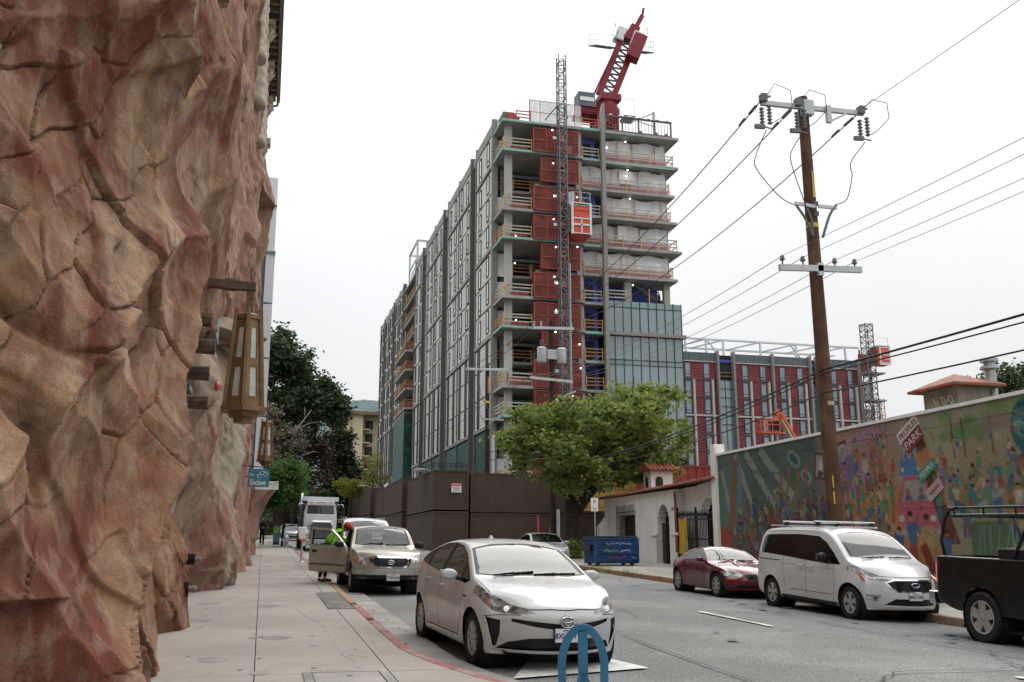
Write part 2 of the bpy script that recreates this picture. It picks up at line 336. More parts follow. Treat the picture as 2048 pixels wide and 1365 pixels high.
def blobs(spots, zf, dz, mt, nm):
    mb = MB(); n = 11
    for x, y, r_ in spots:
        vs = []
        for i in range(n): a = i * 6.283 / n; q = r_ * rs.uniform(.65, 1.2); px, py = x + q * math.cos(a), y + 1.2 * q * math.sin(a); vs.append((px, py, zf(px, py) + dz))
        mb.add(vs, [tuple(range(n))])
    return tag(mb.build(nm, mt), kind='stuff')
tag(blobs([(rs.choice((3.2, 7.0, 10.8, 12.0)) + rs.gauss(0, .25), rs.uniform(8, 40), rs.uniform(.03, .13)) for _ in range(70)], rzf, .004, m_oil, 'oil_drips'), 'small dark oil drips along the traffic lanes', 'oil stain')
szf = lambda x, y: lz(y)
tag(blobs([(rs.uniform(-1.0, 1.6), rs.uniform(8.5, 40), rs.uniform(.012, .03)) for _ in range(150)], szf, .004, M('old_gum', (.13, .12, .11), .9), 'gum_spots'), 'dark gum spots scattered on the left sidewalk', 'gum spots')
crackline(((.62, 20.5), (.72, 17.2), (1.0, 14.2), (.95, 12.2), (1.1, 10.5)), .012, 'chalk_line', M('chalk_white', (.40, .38, .35), .9, var=.3, scale=12), szf, .004)
crackline(((1.05, 11.6), (1.25, 11.4)), .02, 'chalk_line', M('chalk_orange', (.46, .26, .19), .9, var=.3), szf, .004); crackline(((.55, 10.5), (1.0, 10.45)), .02, 'chalk_line', M('chalk_orange', (.46, .26, .19)), szf, .004)
crackline(((-.9, 17.3), (-.3, 17.9), (.4, 17.6), (1.3, 18.2)), .008, 'pavement_crack', m_dirt, szf, .003); crackline(((0.1, 27), (1.2, 27.2), (1.6, 26.9)), .03, 'pavement_crack', m_dirt, szf, .003)
m_stain = M('pavement_stain', (.25, .232, .205), .9, var=.15, scale=3); tag(blobs([(rs.uniform(-.9, 1.5), rs.uniform(9, 44), rs.uniform(.06, .22)) for _ in range(26)], szf, .003, m_stain, 'pavement_stains'), 'faint darker stains on the left sidewalk', 'stains')
# ================================================================= left: apartment building clad in sculpted artificial rock
def rockmat(name, cols, red, sc=.55):
    if name in _mats: return _mats[name]
    m = bpy.data.materials.new(name); m.use_nodes = True; N = m.node_tree.nodes; L = m.node_tree.links; b = N['Principled BSDF']
    b.inputs['Roughness'].default_value = .93; b.inputs['Specular IOR Level'].default_value = .25
    g = N.new('ShaderNodeNewGeometry'); mp = N.new('ShaderNodeMapping'); L.new(g.outputs['Position'], mp.inputs['Vector']); mp.inputs['Scale'].default_value = (1, 1, .55); mp.inputs['Rotation'].default_value = (.35, .2, 0)
    def noise(s, d=6, v=None, dist=0.0, r=.55):
        t = N.new('ShaderNodeTexNoise'); t.inputs['Scale'].default_value = s; t.inputs['Detail'].default_value = d; t.inputs['Distortion'].default_value = dist; t.inputs['Roughness'].default_value = r
        L.new(v or mp.outputs[0], t.inputs['Vector']); return t.outputs['Fac']
    def mix(f, a, c, mode='MIX'):
        x = N.new('ShaderNodeMix'); x.data_type = 'RGBA'; x.blend_type = mode
        for s_, v in ((0, f), (6, a), (7, c)):
            if hasattr(v, 'links'): L.new(v, x.inputs[s_])
            elif s_ == 0: x.inputs[0].default_value = v
            else: x.inputs[s_].default_value = (*v, 1)
        return x.outputs[2]
    def rng(v, lo, hi, a=0, c=1):
        r = N.new('ShaderNodeMapRange'); r.inputs['From Min'].default_value = lo; r.inputs['From Max'].default_value = hi; r.inputs['To Min'].default_value = a; r.inputs['To Max'].default_value = c; L.new(v, r.inputs['Value']); return r.outputs[0]
    o = mix(rng(noise(sc, 7, None, .6), .36, .64), cols[0], cols[1])
    o = mix(rng(noise(sc * 2.1, 7, None, .8), .52, .68), o, cols[2])
    o = mix(rng(noise(sc * .8 + .21, 6, None, 1.2), .49, .62, 0, .9), o, red)
    vs = N.new('ShaderNodeMapping'); vs.inputs['Scale'].default_value = (2.5, 2.5, .35); L.new(g.outputs['Position'], vs.inputs['Vector'])
    o = mix(rng(noise(1.7, 5, vs.outputs[0]), .54, .74, 0, .6), o, (.055, .038, .03))          # water streaks
    o = mix(rng(noise(5.5, 8, None, .5), .5, .75, 0, .3), o, (.48, .41, .33))           # pale scuffs
    o = mix(.28, o, mix(rng(noise(110, 3, g.outputs['Position']), .38, .62), (.12, .12, .12), (.88, .88, .88)), 'OVERLAY')   # sprayed grit
    L.new(o, b.inputs['Base Color'])
    b1 = N.new('ShaderNodeBump'); b1.inputs['Strength'].default_value = .4; b1.inputs['Distance'].default_value = .012; L.new(noise(55, 4, g.outputs['Position']), b1.inputs['Height'])
    b2 = N.new('ShaderNodeBump'); b2.inputs['Strength'].default_value = .95; b2.inputs['Distance'].default_value = .06; L.new(noise(6, 9, None, .4, .62), b2.inputs['Height']); L.new(b1.outputs[0], b2.inputs['Normal'])
    L.new(b2.outputs[0], b.inputs['Normal']); _mats[name] = m; return m
rk_a = rockmat('rock_russet', ((.185, .072, .038), (.37, .245, .155), (.15, .085, .055)), (.135, .04, .024))
rk_b = rockmat('rock_grey_green', ((.27, .185, .13), (.28, .24, .18), (.19, .17, .135)), (.22, .10, .075), .4)
rk_d = rockmat('rock_pink', ((.26, .135, .095), (.35, .225, .155), (.18, .105, .085)), (.18, .065, .05), .3)
def facets(u, v, size, k, seed, tilt, jump, aspect=1.6, shear=.35, crack=.05):
    """piecewise planes over jittered cells: sharp-edged slabs with ledges and cracks between them"""
    rg = np.random.RandomState(seed); w = .28 * size
    uu = u + w * fbm(u / size * .9, v / size * .9, 3, seed); vv = v + w * fbm(u / size * .9 + 7, v / size * .9, 3, seed + 5)
    a = uu + shear * vv; b = vv / aspect
    a0, a1, b0, b1 = a.min() - size, a.max() + size, b.min() - size, b.max() + size
    gx, gy = np.meshgrid(np.arange(a0, a1, size), np.arange(b0, b1, size), indexing='ij')
    sx = (gx + rg.uniform(-.42, .42, gx.shape) * size).ravel(); sy = (gy + rg.uniform(-.42, .42, gx.shape) * size).ravel(); n = len(sx)
    ga = rg.normal(0, tilt, n); gb = rg.normal(0, tilt * .8, n); off = rg.uniform(-jump, jump, n)
    f1 = np.full(a.shape, 1e9); f2 = f1.copy(); d1 = np.zeros(a.shape); d2 = d1.copy()
    for i in range(n):
        s_ = near(u, v, sx[i], sy[i], size, shear, aspect, 1.7)
        if s_ is None: continue
        dx = a[s_] - sx[i]; dy = b[s_] - sy[i]; dd = np.sqrt(dx * dx + dy * dy); pl = off[i] + ga[i] * dx + gb[i] * dy
        g1, g2, h1, h2 = f1[s_], f2[s_], d1[s_], d2[s_]; c = dd < g1
        d2[s_] = np.where(c, h1, np.where(dd < g2, pl, h2)); f2[s_] = np.where(c, g1, np.minimum(g2, dd)); d1[s_] = np.where(c, pl, h1); f1[s_] = np.where(c, dd, g1)
    e = np.minimum(f2, 9) - np.minimum(f1, 9); t = 1 / (1 + np.exp(-np.clip(e / size * k, 0, 60))); d = d1 * t + d2 * (1 - t)
    cn = np.clip(fbm(a / size * .8, b / size * .8, 2, seed + 9) * 3 + .35, 0, 1)
    return d - crack * cn * np.exp(-(e / size * k * .55) ** 2)
def near(u, v, x, y, size, shear, aspect, r):
    """index window of the regular (u,v) grid around a cell seed"""
    v0 = y * aspect; u0 = x - shear * v0; du = u[1, 0] - u[0, 0]; dv = v[0, 1] - v[0, 0]; ru = size * r * (1 + abs(shear) * aspect) + .3 * size; rv = size * r * aspect + .3 * size
    i0, i1 = max(0, int((u0 - ru - u[0, 0]) / du)), min(u.shape[0], int((u0 + ru - u[0, 0]) / du) + 2); j0, j1 = max(0, int((v0 - rv - v[0, 0]) / dv)), min(u.shape[1], int((v0 + rv - v[0, 0]) / dv) + 2)
    return (slice(i0, i1), slice(j0, j1)) if i1 > i0 and j1 > j0 else None
def lim(d, m): return np.where(np.abs(d) < m, d, np.sign(d) * (m + .25 * (np.abs(d) - m)))
def blur(d, ru, rv):
    for ax, r in ((0, ru), (1, rv)):
        for _ in range(2):
            p = np.pad(d, [(r + 1, r) if k == ax else (0, 0) for k in (0, 1)], 'edge'); c = np.cumsum(p, ax); n = d.shape[ax]
            d = (np.take(c, range(2 * r + 1, 2 * r + 1 + n), ax) - np.take(c, range(0, n), ax)) / (2 * r + 1)
    return d
def chips(u, v, size, seed, tilt, jump, shear=.45, aspect=1.5):
    """conchoidal chipping: lower envelope of tilted shallow bowls, so faces meet in sharp ridges"""
    rg = np.random.RandomState(seed + 100); w = .10 * size
    a = u + shear * v + w * fbm(u / size * 1.6, v / size * 1.6, 3, seed); b = v / aspect + w * fbm(u / size * 1.6 + 7, v / size * 1.6, 3, seed + 5)
    gx, gy = np.meshgrid(np.arange(a.min() - size, a.max() + size, size), np.arange(b.min() - size, b.max() + size, size), indexing='ij')
    sx = (gx + rg.uniform(-.48, .48, gx.shape) * size).ravel(); sy = (gy + rg.uniform(-.48, .48, gx.shape) * size).ravel()
    d = np.full(a.shape, 1e9)
    for x_, y_, p, q, o_ in zip(sx, sy, rg.normal(0, tilt, len(sx)), rg.normal(0, tilt, len(sx)), rg.uniform(-jump, jump, len(sx)) * size):
        s_ = near(u, v, x_, y_, size, shear, aspect, 5.0)
        if s_ is None: continue
        dx, dy = a[s_] - x_, b[s_] - y_; d[s_] = np.minimum(d[s_], o_ + p * dx + q * dy + .17 / size * (dx * dx + dy * dy))
    d = np.minimum(d, 2 * size); ru, rv = int(size * .75 / (u[1, 0] - u[0, 0])), int(size * .95 / (v[0, 1] - v[0, 0])); return d - blur(d, ru, rv)
def rock_sheet(name, path, z0, z1, du, dz, prof, seed, mat, parent, size=1.3, amp=1.0, extra=None, edge=None):
    pts = np.array(path, float); seg = np.hypot(*np.diff(pts, axis=0).T); S = np.concatenate([[0], np.cumsum(seg)])
    s = np.arange(0, S[-1], du); x = np.interp(s, S, pts[:, 0]); y = np.interp(s, S, pts[:, 1])
    ker = np.ones(9) / 9
    def sm(q): return np.convolve(np.pad(q, 4, 'edge'), ker, 'valid')
    x, y = sm(x), sm(y); tx, ty = np.gradient(x), np.gradient(y); l = np.hypot(tx, ty); nx, ny = ty / l, -tx / l
    z = np.arange(z0, z1, dz); U, V = np.meshgrid(s, z, indexing='ij')
    msk = np.clip(.5 + 1.6 * fbm(U / size * .6, V / size * .5, 3, seed + 8), .1, 1)
    d = amp * (lim(1.15 * chips(U, V, size * 1.1, seed, .46, .12, .6, 1.9), .26 * size) + 1.2 * chips(U + 31, V - 4, size * .46, seed + 1, .46, .08, -.6, 1.9) + msk * 1.4 * chips(U + 7, V + 3, size * .17, seed + 12, .42, .05, .3, 1.3))
    d += facets(U + 9, V, size * 1.1, 90, seed + 2, .0, .07 * amp * size, 1.9, .7, .20 * size) + facets(U + 3, V, size * .45, 80, seed + 6, .0, .02 * amp * size, 2.0, -.7, .06 * size)
    d += .012 * amp * fbm(U * 2.6, V * 1.6, 5, seed + 3) + .006 * fbm(U * 11, V * 9, 3, seed + 4)
    d += np.interp(V, [p[0] for p in prof], [p[1] for p in prof])
    if extra is not None: d += extra(U, V, x[:, None], y[:, None])
    P = np.stack([x[:, None] + nx[:, None] * d, y[:, None] + ny[:, None] * d, V], 2)
    return link(name, grid_mesh(name, P[::-1], mat), parent)
rb = thing('rock_clad_building', 'apartment building with a facade of sculpted reddish artificial rock along the sidewalk', 'building', (0, 0, 0))
pA = [(-7.2, 4.4), (-5.0, 5.6), (-3.3, 6.7), (-2.15, 7.9), (-1.4, 9.0), (-.98, 10.1), (-1.0, 10.9), (-1.45, 11.7), (-2.4, 12.6)]
def exA(U, V, x, y):
    d = .06 * np.exp(-((U - 6.6 - .12 * (V - 4)) / .55) ** 2) * np.clip((V - 2.6) / 2, 0, 1)       # tall tan buttress
    d += .12 * np.exp(-((U - 5.2) / .8) ** 2 - ((V - 5.0) / 1.3) ** 2) - .34 * np.exp(-((V - 4.15 - .55 * (5.4 - U)) / .09) ** 2) * np.exp(-((U - 5.3) / 1.6) ** 2)
    d -= .30 * np.exp(-((U - 6.55 - .45 * (2.75 - V)) / .12) ** 2 - ((V - 2.6) / .42) ** 2)
    return d
rock_sheet('rock_face', pA, .1, 9.0, .019, .019, [(0, .34), (.5, .26), (1.3, .10), (2.0, .02), (2.7, -.02), (4, -.12), (5.5, -.30), (6.8, -.32), (7.7, -.32), (9.5, -.35)], 11, rk_a, rb, 1.25, 1.0, exA)
rock_sheet('rock_boulder', [(-2.6, 12.9), (-1.7, 13.7), (-1.18, 14.5), (-.95, 15.2), (-1.25, 15.9), (-2.6, 16.6)], .2, 3.2, .04, .04, [(0, .06), (1.6, 0), (2.2, -.25), (3.2, -.75)], 23, rk_a, rb, .9, .55)
rock_sheet('rock_face', [(-2.6, 12.0), (-1.35, 12.7), (-1.0, 14.0), (-.98, 15.4), (-1.05, 17), (-1.6, 18.2), (-2.6, 18.8)], 4.9, 13.5, .06, .06, [(4.9, -.45), (5.3, -.18), (6.3, -.12), (7.8, -.08), (8.6, -.05), (9.4, -.12), (10.7, -.25), (13.5, -.4)], 31, rk_a, rb, 1.5, .6)
rock_sheet('rock_face', [(-3.0, 16.2), (-2.0, 16.8), (-1.8, 19), (-1.55, 21.6), (-1.2, 23.2), (-.86, 24.4), (-.8, 25.2), (-1.05, 26.6), (-2.2, 27.4)], .3, 7.3, .06, .06, [(0, .10), (1.6, .18), (3.4, .12), (4.9, .2), (6.0, .08), (7.3, -.2)], 47, rk_b, rb, 1.3, .75)
rock_sheet('rock_face', [(-2.6, 18.3), (-1.5, 18.9), (-1.15, 21), (-1.0, 24), (-.95, 27), (-1.6, 28.2), (-2.6, 28.6)], 7.0, 17.5, .08, .08, [(7, -.4), (7.6, -.15), (12, -.25), (17, -.5)], 53, rk_d, rb, 1.6, .6)
rock_sheet('rock_face', [(-2.8, 27.6), (-1.3, 28.3), (-1.05, 30), (-.95, 34), (-1.0, 38), (-1.2, 40.0), (-1.0, 41.2), (-.85, 43.5), (-.66, 45.6), (-.75, 46.6), (-1.4, 47.3), (-3, 47.6)], .5, 21.6, .11, .11, [(0, .34), (2.5, .24), (4.5, .06), (6, -.12), (7.8, .06), (10.4, .05), (12.4, -.12), (14.4, -.18), (16.4, -.12), (18.6, -.02), (19.6, -.15), (20.4, -.5), (21.6, -1.2)], 67, rk_d, rb, 2.0, .5)
# plain stucco body behind the rock, upper order of columns, eaves
m_stuc = M('cream_stucco', (.46, .40, .30), .9, var=.08, streak=.3, bump=.1)
m_stone = M('cast_stone', (.40, .35, .27), .85, var=.12, scale=3, bump=.2, streak=.25)
m_eave = M('dark_timber_eave', (.075, .055, .042), .7, var=.25, scale=5)
m_gutb = M('brown_gutter_metal', (.20, .155, .125), .45, var=.1)
m_log = M('weathered_log', (.12, .085, .06), .85, var=.3, scale=8, bump=.5, bscale=30)
m_patina = M('verdigris_copper', (.13, .21, .20), .6, var=.3, scale=5)
body = MB().b2((-16, 4.9, 0), (-2.45, 7.6, 24.2)); body.b2((-16, 7.6, 0), (-2.45, 47.3, 24.2)); body.build('wall', m_stuc, rb)
MB().b2((-2.45, 26, 20.6), (-1.45, 47.25, 24.1)).build('upper_wall', m_stuc, rb)
for k, y in enumerate((46.6, 42.9, 39.2, 35.5, 31.8)):
    zt = 24.0; r_ = .36; x_ = -1.18
    prof = [(r_ * 1.25, 18.4), (r_ * 1.25, 18.7)]
    for q in range(34): prof.append((r_ * (1 + .07 * math.sin(q * 1.7)), 18.8 + q * .125))
    col = MB().lathe(prof + [(r_, 23.05)], 14, (x_, y, 0)).build('column', m_stone, rb, smooth=True)
    cp = MB().lathe([(r_ * .95, 23.05), (r_ * 1.1, 23.2), (r_ * 1.0, 23.3), (r_ * 1.5, 23.75), (r_ * 1.6, 23.8)], 14, (x_, y, 0)); cp.box((x_, y, 23.92), (1.15, 1.15, .22))
    for a in range(8): cp.tube([(x_ + r_ * 1.0 * math.cos(a * .785), y + r_ * 1.0 * math.sin(a * .785), 23.3), (x_ + r_ * 1.35 * math.cos(a * .785), y + r_ * 1.35 * math.sin(a * .785), 23.55), (x_ + r_ * 1.75 * math.cos(a * .785), y + r_ * 1.75 * math.sin(a * .785), 23.6)], [.09, .1, .05], 5)
    cp.build('capital', m_stone, col)
for k, (z, y) in enumerate(((21.9, 47.0), (19.4, 47.3))): MB().box((-1.0, y, z), (.75, .7, .35)).box((-1.0, y, z - .3), (.5, .5, .3)).build('cornice_block', m_stone, rb, bevel=.05)
MB().b2((-16, 4, 24.75), (-.42, 47.5, 25.0)).build('roof', m_eave, rb)
for y in np.arange(20, 47.4, .62): MB().b2((-2.3, y, 24.42), (-.5, y + .16, 24.74)).build('rafter', m_gutb, rb)
MB().b2((-.46, 4, 24.45), (-.28, 47.6, 25.05)).build('eave_gutter', m_gutb, rb)
MB().tube([(-.37, 47.3, 24.45), (-.4, 47.35, 24.2), (-.95, 47.35, 24.0), (-1.0, 47.35, 22.0)], .07, 8).build('downpipe', m_gutb, rb, smooth=True)
# recess: window, copper-clad slab, log beams
m_winb = M('dim_blue_window', (.05, .12, .16), .12, var=.2, coat=.5)
wn_ = MB().b2((-1.62, 18.4, 4.6), (-1.5, 21.8, 7.0)).build('window', m_winb, rb)
for z in (4.6, 5.8, 6.95): MB().b2((-1.5, 18.35, z - .05), (-1.44, 21.85, z + .05)).build('window_bar', m_patina, wn_)
MB().b2((-1.9, 16.6, 5.45), (-1.0, 18.6, 7.6)).build('copper_fin', m_patina, rb)
for p, q in (((-1.9, 17.4, 6.35), (-.70, 17.4, 6.35)), ((-1.9, 16.3, 4.95), (-.92, 16.3, 4.95)), ((-1.9, 16.9, 4.6), (-1.02, 16.9, 4.6)), ((-1.95, 17.6, 4.2), (-1.05, 17.6, 4.2)), ((-1.9, 16.0, 5.35), (-.98, 16.0, 5.35))):
    MB().tube([p, [(a + b) / 2 for a, b in zip(p, q)], q], [.13, .12, .13], 8).build('log_beam', m_log, rb, smooth=True, sharp=40)
# a pale flat pilaster strip and small fittings between the rocks
MB().b2((-.98, 26.6, .6), (-.84, 27.0, 5.2)).build('wall_post', m_stone, rb)
MB().lathe([(.02, 0), (.09, .01), (.1, .05), (.05, .09), (.0, .1)], 12, (0, 0, 0), 'x').build('alarm_bell', M('red_bell', (.5, .05, .05), .4), rb, loc=(-.98, 17.9, 4.55))
# lanterns hung from log brackets
m_brass = M('aged_brass', (.20, .125, .06), .5, metal=.35, var=.2, scale=5, bump=.12)
m_frost = M('frosted_lantern_glass', (.50, .50, .47), .35, var=.12, scale=4)
def lantern(loc, s, label, rz):
    t = thing('wall_lantern', label, 'lantern', loc, rz, 'lanterns on the rock facade'); t.scale = (s, s, s)
    n = 6; def_ = lambda r_, a: (r_ * math.cos(a), r_ * math.sin(a))
    A = [math.pi / 6 + i * math.pi / 3 for i in range(n)]
    rb_, rt_, h0, h1 = .40, .26, .28, 2.05
    bodyp = MB(); 
    for i in range(n):      # corner posts
        a = A[i]; p = def_(rb_, a); q = def_(rt_, a); bodyp.bar((p[0], p[1], h0), (q[0], q[1], h1 + .16), .075, .075)
    bodyp.build('cage', m_brass, t, bevel=.008)
    for i in range(n):
        a0, a1 = A[i], A[(i + 1) % n]; am = (a0 + a1) / 2 if i < n - 1 else A[-1] + math.pi / 6
        def P(u, h, ins=0.0):
            tt = (h - h0) / (h1 - h0); r_ = rb_ + (rt_ - rb_) * tt - ins; p0 = def_(r_, a0); p1 = def_(r_, a1); return (p0[0] + (p1[0] - p0[0]) * u, p0[1] + (p1[1] - p0[1]) * u, h)
        pn = MB(); lo, hi = .30, .70
        for (u0, u1, z0, z1) in ((0.08, lo, h0, h1), (hi, .92, h0, h1), (lo, hi, h0, h0 + .2), (lo, hi, 1.05, 1.22), (lo, hi, h1 - .22, h1)):
            pn.add([P(u0, z0, .005), P(u1, z0, .005), P(u1, z1, .005), P(u0, z1, .005), P(u0, z0, .035), P(u1, z0, .035), P(u1, z1, .035), P(u0, z1, .035)], [(0, 1, 2, 3), (4, 7, 6, 5), (0, 4, 5, 1), (1, 5, 6, 2), (2, 6, 7, 3), (3, 7, 4, 0)])
        fp = pn.build('side_panel', m_brass, t)
        for z0, z1 in ((h0 + .2, 1.05), (1.22, h1 - .22)):
            MB().quad(P(lo, z0, .028), P(hi, z0, .028), P(hi, z1, .028), P(lo, z1, .028)).build('pane', m_frost, fp)
    MB().lathe([(.0, 0), (.19, 0), (.21, .1), (.30, .11), (.32, .2), (.47, .205), (.47, .29), (.40, .31)], 6).build('base', m_brass, t).rotation_euler = (0, 0, math.pi / 6)
    MB().lathe([(.30, h1 - .06), (.30, h1 + .02), (.26, h1 + .04), (.0, h1 + .12)], 6).build('cap', m_brass, t).rotation_euler = (0, 0, math.pi / 6)
    MB().bar((0, 0, h1 + .08), (0, 0, h1 + .62), .13).bar((.10, 0, h1 + .62), (-1.15, 0, h1 + .66), .16).build('bracket', m_log, t)
lantern((-.40, 16.0, 3.65), .86, 'large brass and frosted glass lantern hanging from the nearer rock face', 0.0)
lantern((-.02, 30.6, 4.15), .66, 'smaller brass lantern further along the rock face, above the hanging signs', 0.0)
# hanging signs
m_teal = M('teal_sign_paint', (.045, .19, .27), .5, var=.06); m_sw = M('sign_white', (.8, .8, .78), .5, var=.04)
sg = thing('hanging_sign', 'teal blue sign reading The Enclave hung from the rock wall', 'sign', (-.18, 30.0, 3.47))
MB().box((0, 0, .27), (.62, .04, .54)).build('board', m_teal, sg)
text('lettering', 'Enclave', .235, m_sw, (-.02, -.024, .13), (R(90), 0, 0), sg, sx=.66, bold=.002); text('lettering', 'The', .13, m_sw, (-.21, -.024, .36), (R(90), 0, 0), sg, sx=.7)
br = MB()
for x0, z0 in ((.02, .33), (.1, .42), (.2, .38)): br.tube([(x0 + .07 * math.cos(a * .6), -.022, z0 + .05 * math.sin(a * .6)) for a in range(10)], .006, 4)
br.tube([(-.02, -.022, .30), (.0, -.022, .42), (.1, -.022, .48), (.22, -.022, .45), (.27, -.022, .34)], .006, 4).build('tree_emblem', m_sw, sg)
MB().tube([(-.75, 0, .66), (.32, 0, .58)], .015, 6).tube([(-.26, 0, .54), (-.26, 0, .62)], .008, 5).tube([(.27, 0, .54), (.27, 0, .59)], .008, 5).build('bracket', m_black, sg)
sg = thing('hanging_sign', 'small white sign behind the teal sign on the rock wall', 'sign', (.07, 31.6, 3.5))
MB().box((0, 0, .12), (.72, .03, .26)).build('board', m_sw, sg); text('lettering', '+ C°', .13, m_dark, (.22, -.018, .155), (R(90), 0, 0), sg, bold=.002); text('lettering', 'floors', .05, m_dark, (.22, -.018, .05), (R(90), 0, 0), sg)
MB().tube([(-1.0, 0, .40), (.38, 0, .36)], .014, 6).tube([(-.3, 0, .24), (-.3, 0, .38)], .007, 5).tube([(.3, 0, .24), (.3, 0, .37)], .007, 5).build('bracket', m_black, sg)
# standpipe outlets at the base of the rock
for k, (loc, s, lab) in enumerate((((-1.0, 15.0, 1.08), .72, 'twin brass standpipe outlet low on the boulder'), ((-.95, 15.25, 1.50), .55, 'small capped hose outlet above the standpipe on the boulder'))):
    t = thing('standpipe', lab, 'standpipe', loc); t.scale = (s, s, s)
    MB().lathe([(.15, -.35), (.15, 0), (.155, .015), (.12, .02)], 18, (0, 0, 0), 'x').build('flange', m_black, t, smooth=True, sharp=40)
    for dy in (-.07, .07): MB().lathe([(.055, 0), (.055, .09), (.068, .09), (.068, .15), (.05, .155), (.04, .17)], 12, (0, dy, 0), 'x').build('cap', m_gutb, t, smooth=True, sharp=40)
# modern panel-clad building past the rock building
mb_ = thing('panel_building', 'white and slate panel building standing past the rock facade', 'building', (0, 0, 0))
m_pan = M('pale_metal_panel', (.62, .64, .66), .5, var=.04, scale=.4); m_sl = M('slate_panel', (.10, .13, .15), .5, var=.1)
for z0, z1, mt, x1 in ((1, 5.6, m_sl, -.35), (5.6, 18.4, m_sl, -.62), (18.4, 23.0, m_pan, -.18)): MB().b2((-18, 54.5, z0), (x1, 62, z1)).build('wall_block', mt, mb_)
for k, z in enumerate((5.7, 9.0, 12.2, 15.4)): MB().b2((-.62, 54.4, z), (-.12, 55.4, z + 3.1)).build('panel', m_pan, mb_)
MB().b2((-.35, 54.35, 21.2), (-.15, 54.49, 21.26)).build('panel_joint', m_sl, mb_); MB().b2((-1.3, 54.3, 18.32), (-.1, 55, 18.44)).build('canopy', m_patina, mb_)
# ================================================================= the tower under construction
m_slab = M('raw_concrete', (.33, .325, .305), .9, var=.14, scale=.9, bump=.2, streak=.35)
m_colc = M('column_concrete', (.40, .395, .37), .88, var=.1, scale=.8, streak=.3)
m_fin = M('bronze_grey_fin', (.115, .11, .10), .55, var=.08, scale=.6)
m_finl = M('light_fin', (.24, .235, .22), .6, var=.08, scale=.6)
m_green = M('green_form_edge', (.22, .46, .36), .7, var=.15, scale=2)
m_inner = M('interior_shade', (.03, .032, .03), .9, var=.3, scale=.6)  # near-black colour stands in for shade inside bays, rooms and openings
m_blue = M('blue_membrane', (.085, .11, .42), .7, var=.2, scale=1.2)
m_wood = M('guardrail_timber', (.44, .40, .33), .8, var=.15, scale=3)
m_post = M('yellow_rail_post', (.55, .35, .13), .6, var=.15)
m_orail = M('rusty_orange_rail', (.36, .17, .075), .7, var=.15)
m_sheet = M('plastic_sheeting', (.74, .75, .76), .35, var=.10, scale=1.2, alpha=.9)
m_net = M('red_debris_net', (.52, .17, .17), .8, var=.2, scale=2, alpha=.42)
m_gate = M('red_gate_frame', (.35, .07, .055), .55, var=.12)
m_mesh = M('red_gate_mesh', (.18, .046, .034), .7, var=.25, scale=1.0, alpha=.80)
m_paper = M('notice_paper', (.75, .74, .72), .7)
m_clad = M('pale_board_cladding', (.66, .65, .62), .7, var=.08, scale=1.5)
def boards(m, pitch, s=.6):        # horizontal lap-board relief
    N = m.node_tree.nodes; L = m.node_tree.links; b = N['Principled BSDF']
    g = N.new('ShaderNodeNewGeometry'); sp = N.new('ShaderNodeSeparateXYZ'); L.new(g.outputs['Position'], sp.inputs[0])
    a = N.new('ShaderNodeMath'); a.operation = 'DIVIDE'; a.inputs[1].default_value = pitch; L.new(sp.outputs['Z'], a.inputs[0])
    f_ = N.new('ShaderNodeMath'); f_.operation = 'FRACT'; L.new(a.outputs[0], f_.inputs[0])
    cr = N.new('ShaderNodeMapRange'); cr.inputs['From Min'].default_value = .0; cr.inputs['From Max'].default_value = .22; L.new(f_.outputs[0], cr.inputs['Value'])
    bp = N.new('ShaderNodeBump'); bp.inputs['Strength'].default_value = 1; bp.inputs['Distance'].default_value = .05; L.new(cr.outputs[0], bp.inputs['Height']); L.new(bp.outputs[0], b.inputs['Normal'])
    src = b.inputs['Base Color'].links[0].from_socket; mx = N.new('ShaderNodeMix'); mx.data_type = 'RGBA'; mx.blend_type = 'MULTIPLY'; mx.inputs[0].default_value = s
    L.new(src, mx.inputs[6]); L.new(cr.outputs[0], mx.inputs[7]); L.new(mx.outputs[2], b.inputs['Base Color'])
boards(m_clad, .31, .55)
m_pane = M('pale_window_glass', (.40, .49, .48), .06, var=.25, scale=.7, coat=1.0, spec=1.0)
m_gpane = M('green_filmed_glass', (.012, .06, .048), .35, var=.6, scale=.9, spec=.3)
m_wfr = M('dark_window_frame', (.045, .05, .05), .45)
m_cw = M('curtain_wall_glass', (.17, .245, .265), .07, var=.14, scale=.25, coat=1.0, spec=1.0)
m_cws = M('curtain_wall_spandrel', (.20, .29, .30), .15, var=.08, scale=.4, coat=.6)
m_lamp = M('work_lamp', (1, 1, 1), .5, emit=(1, .97, .85, 6.0))
TX, TY = 20.13, 82.0
FL = [41.75, 38.75, 35.75, 32.85, 30.0, 27.15, 24.35, 21.5, 18.75, 16.0, 13.3, 10.3, 7.2]
tw = wthing('tower_under_construction', 'tall unfinished concrete apartment tower with pale clad side and open corner floors', 'building', (TX, TY, 2.0))
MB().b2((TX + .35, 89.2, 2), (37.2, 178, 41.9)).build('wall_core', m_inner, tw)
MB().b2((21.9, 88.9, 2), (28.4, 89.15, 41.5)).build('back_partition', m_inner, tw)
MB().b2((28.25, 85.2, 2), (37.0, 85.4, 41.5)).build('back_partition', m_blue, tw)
rt = random.Random(5)
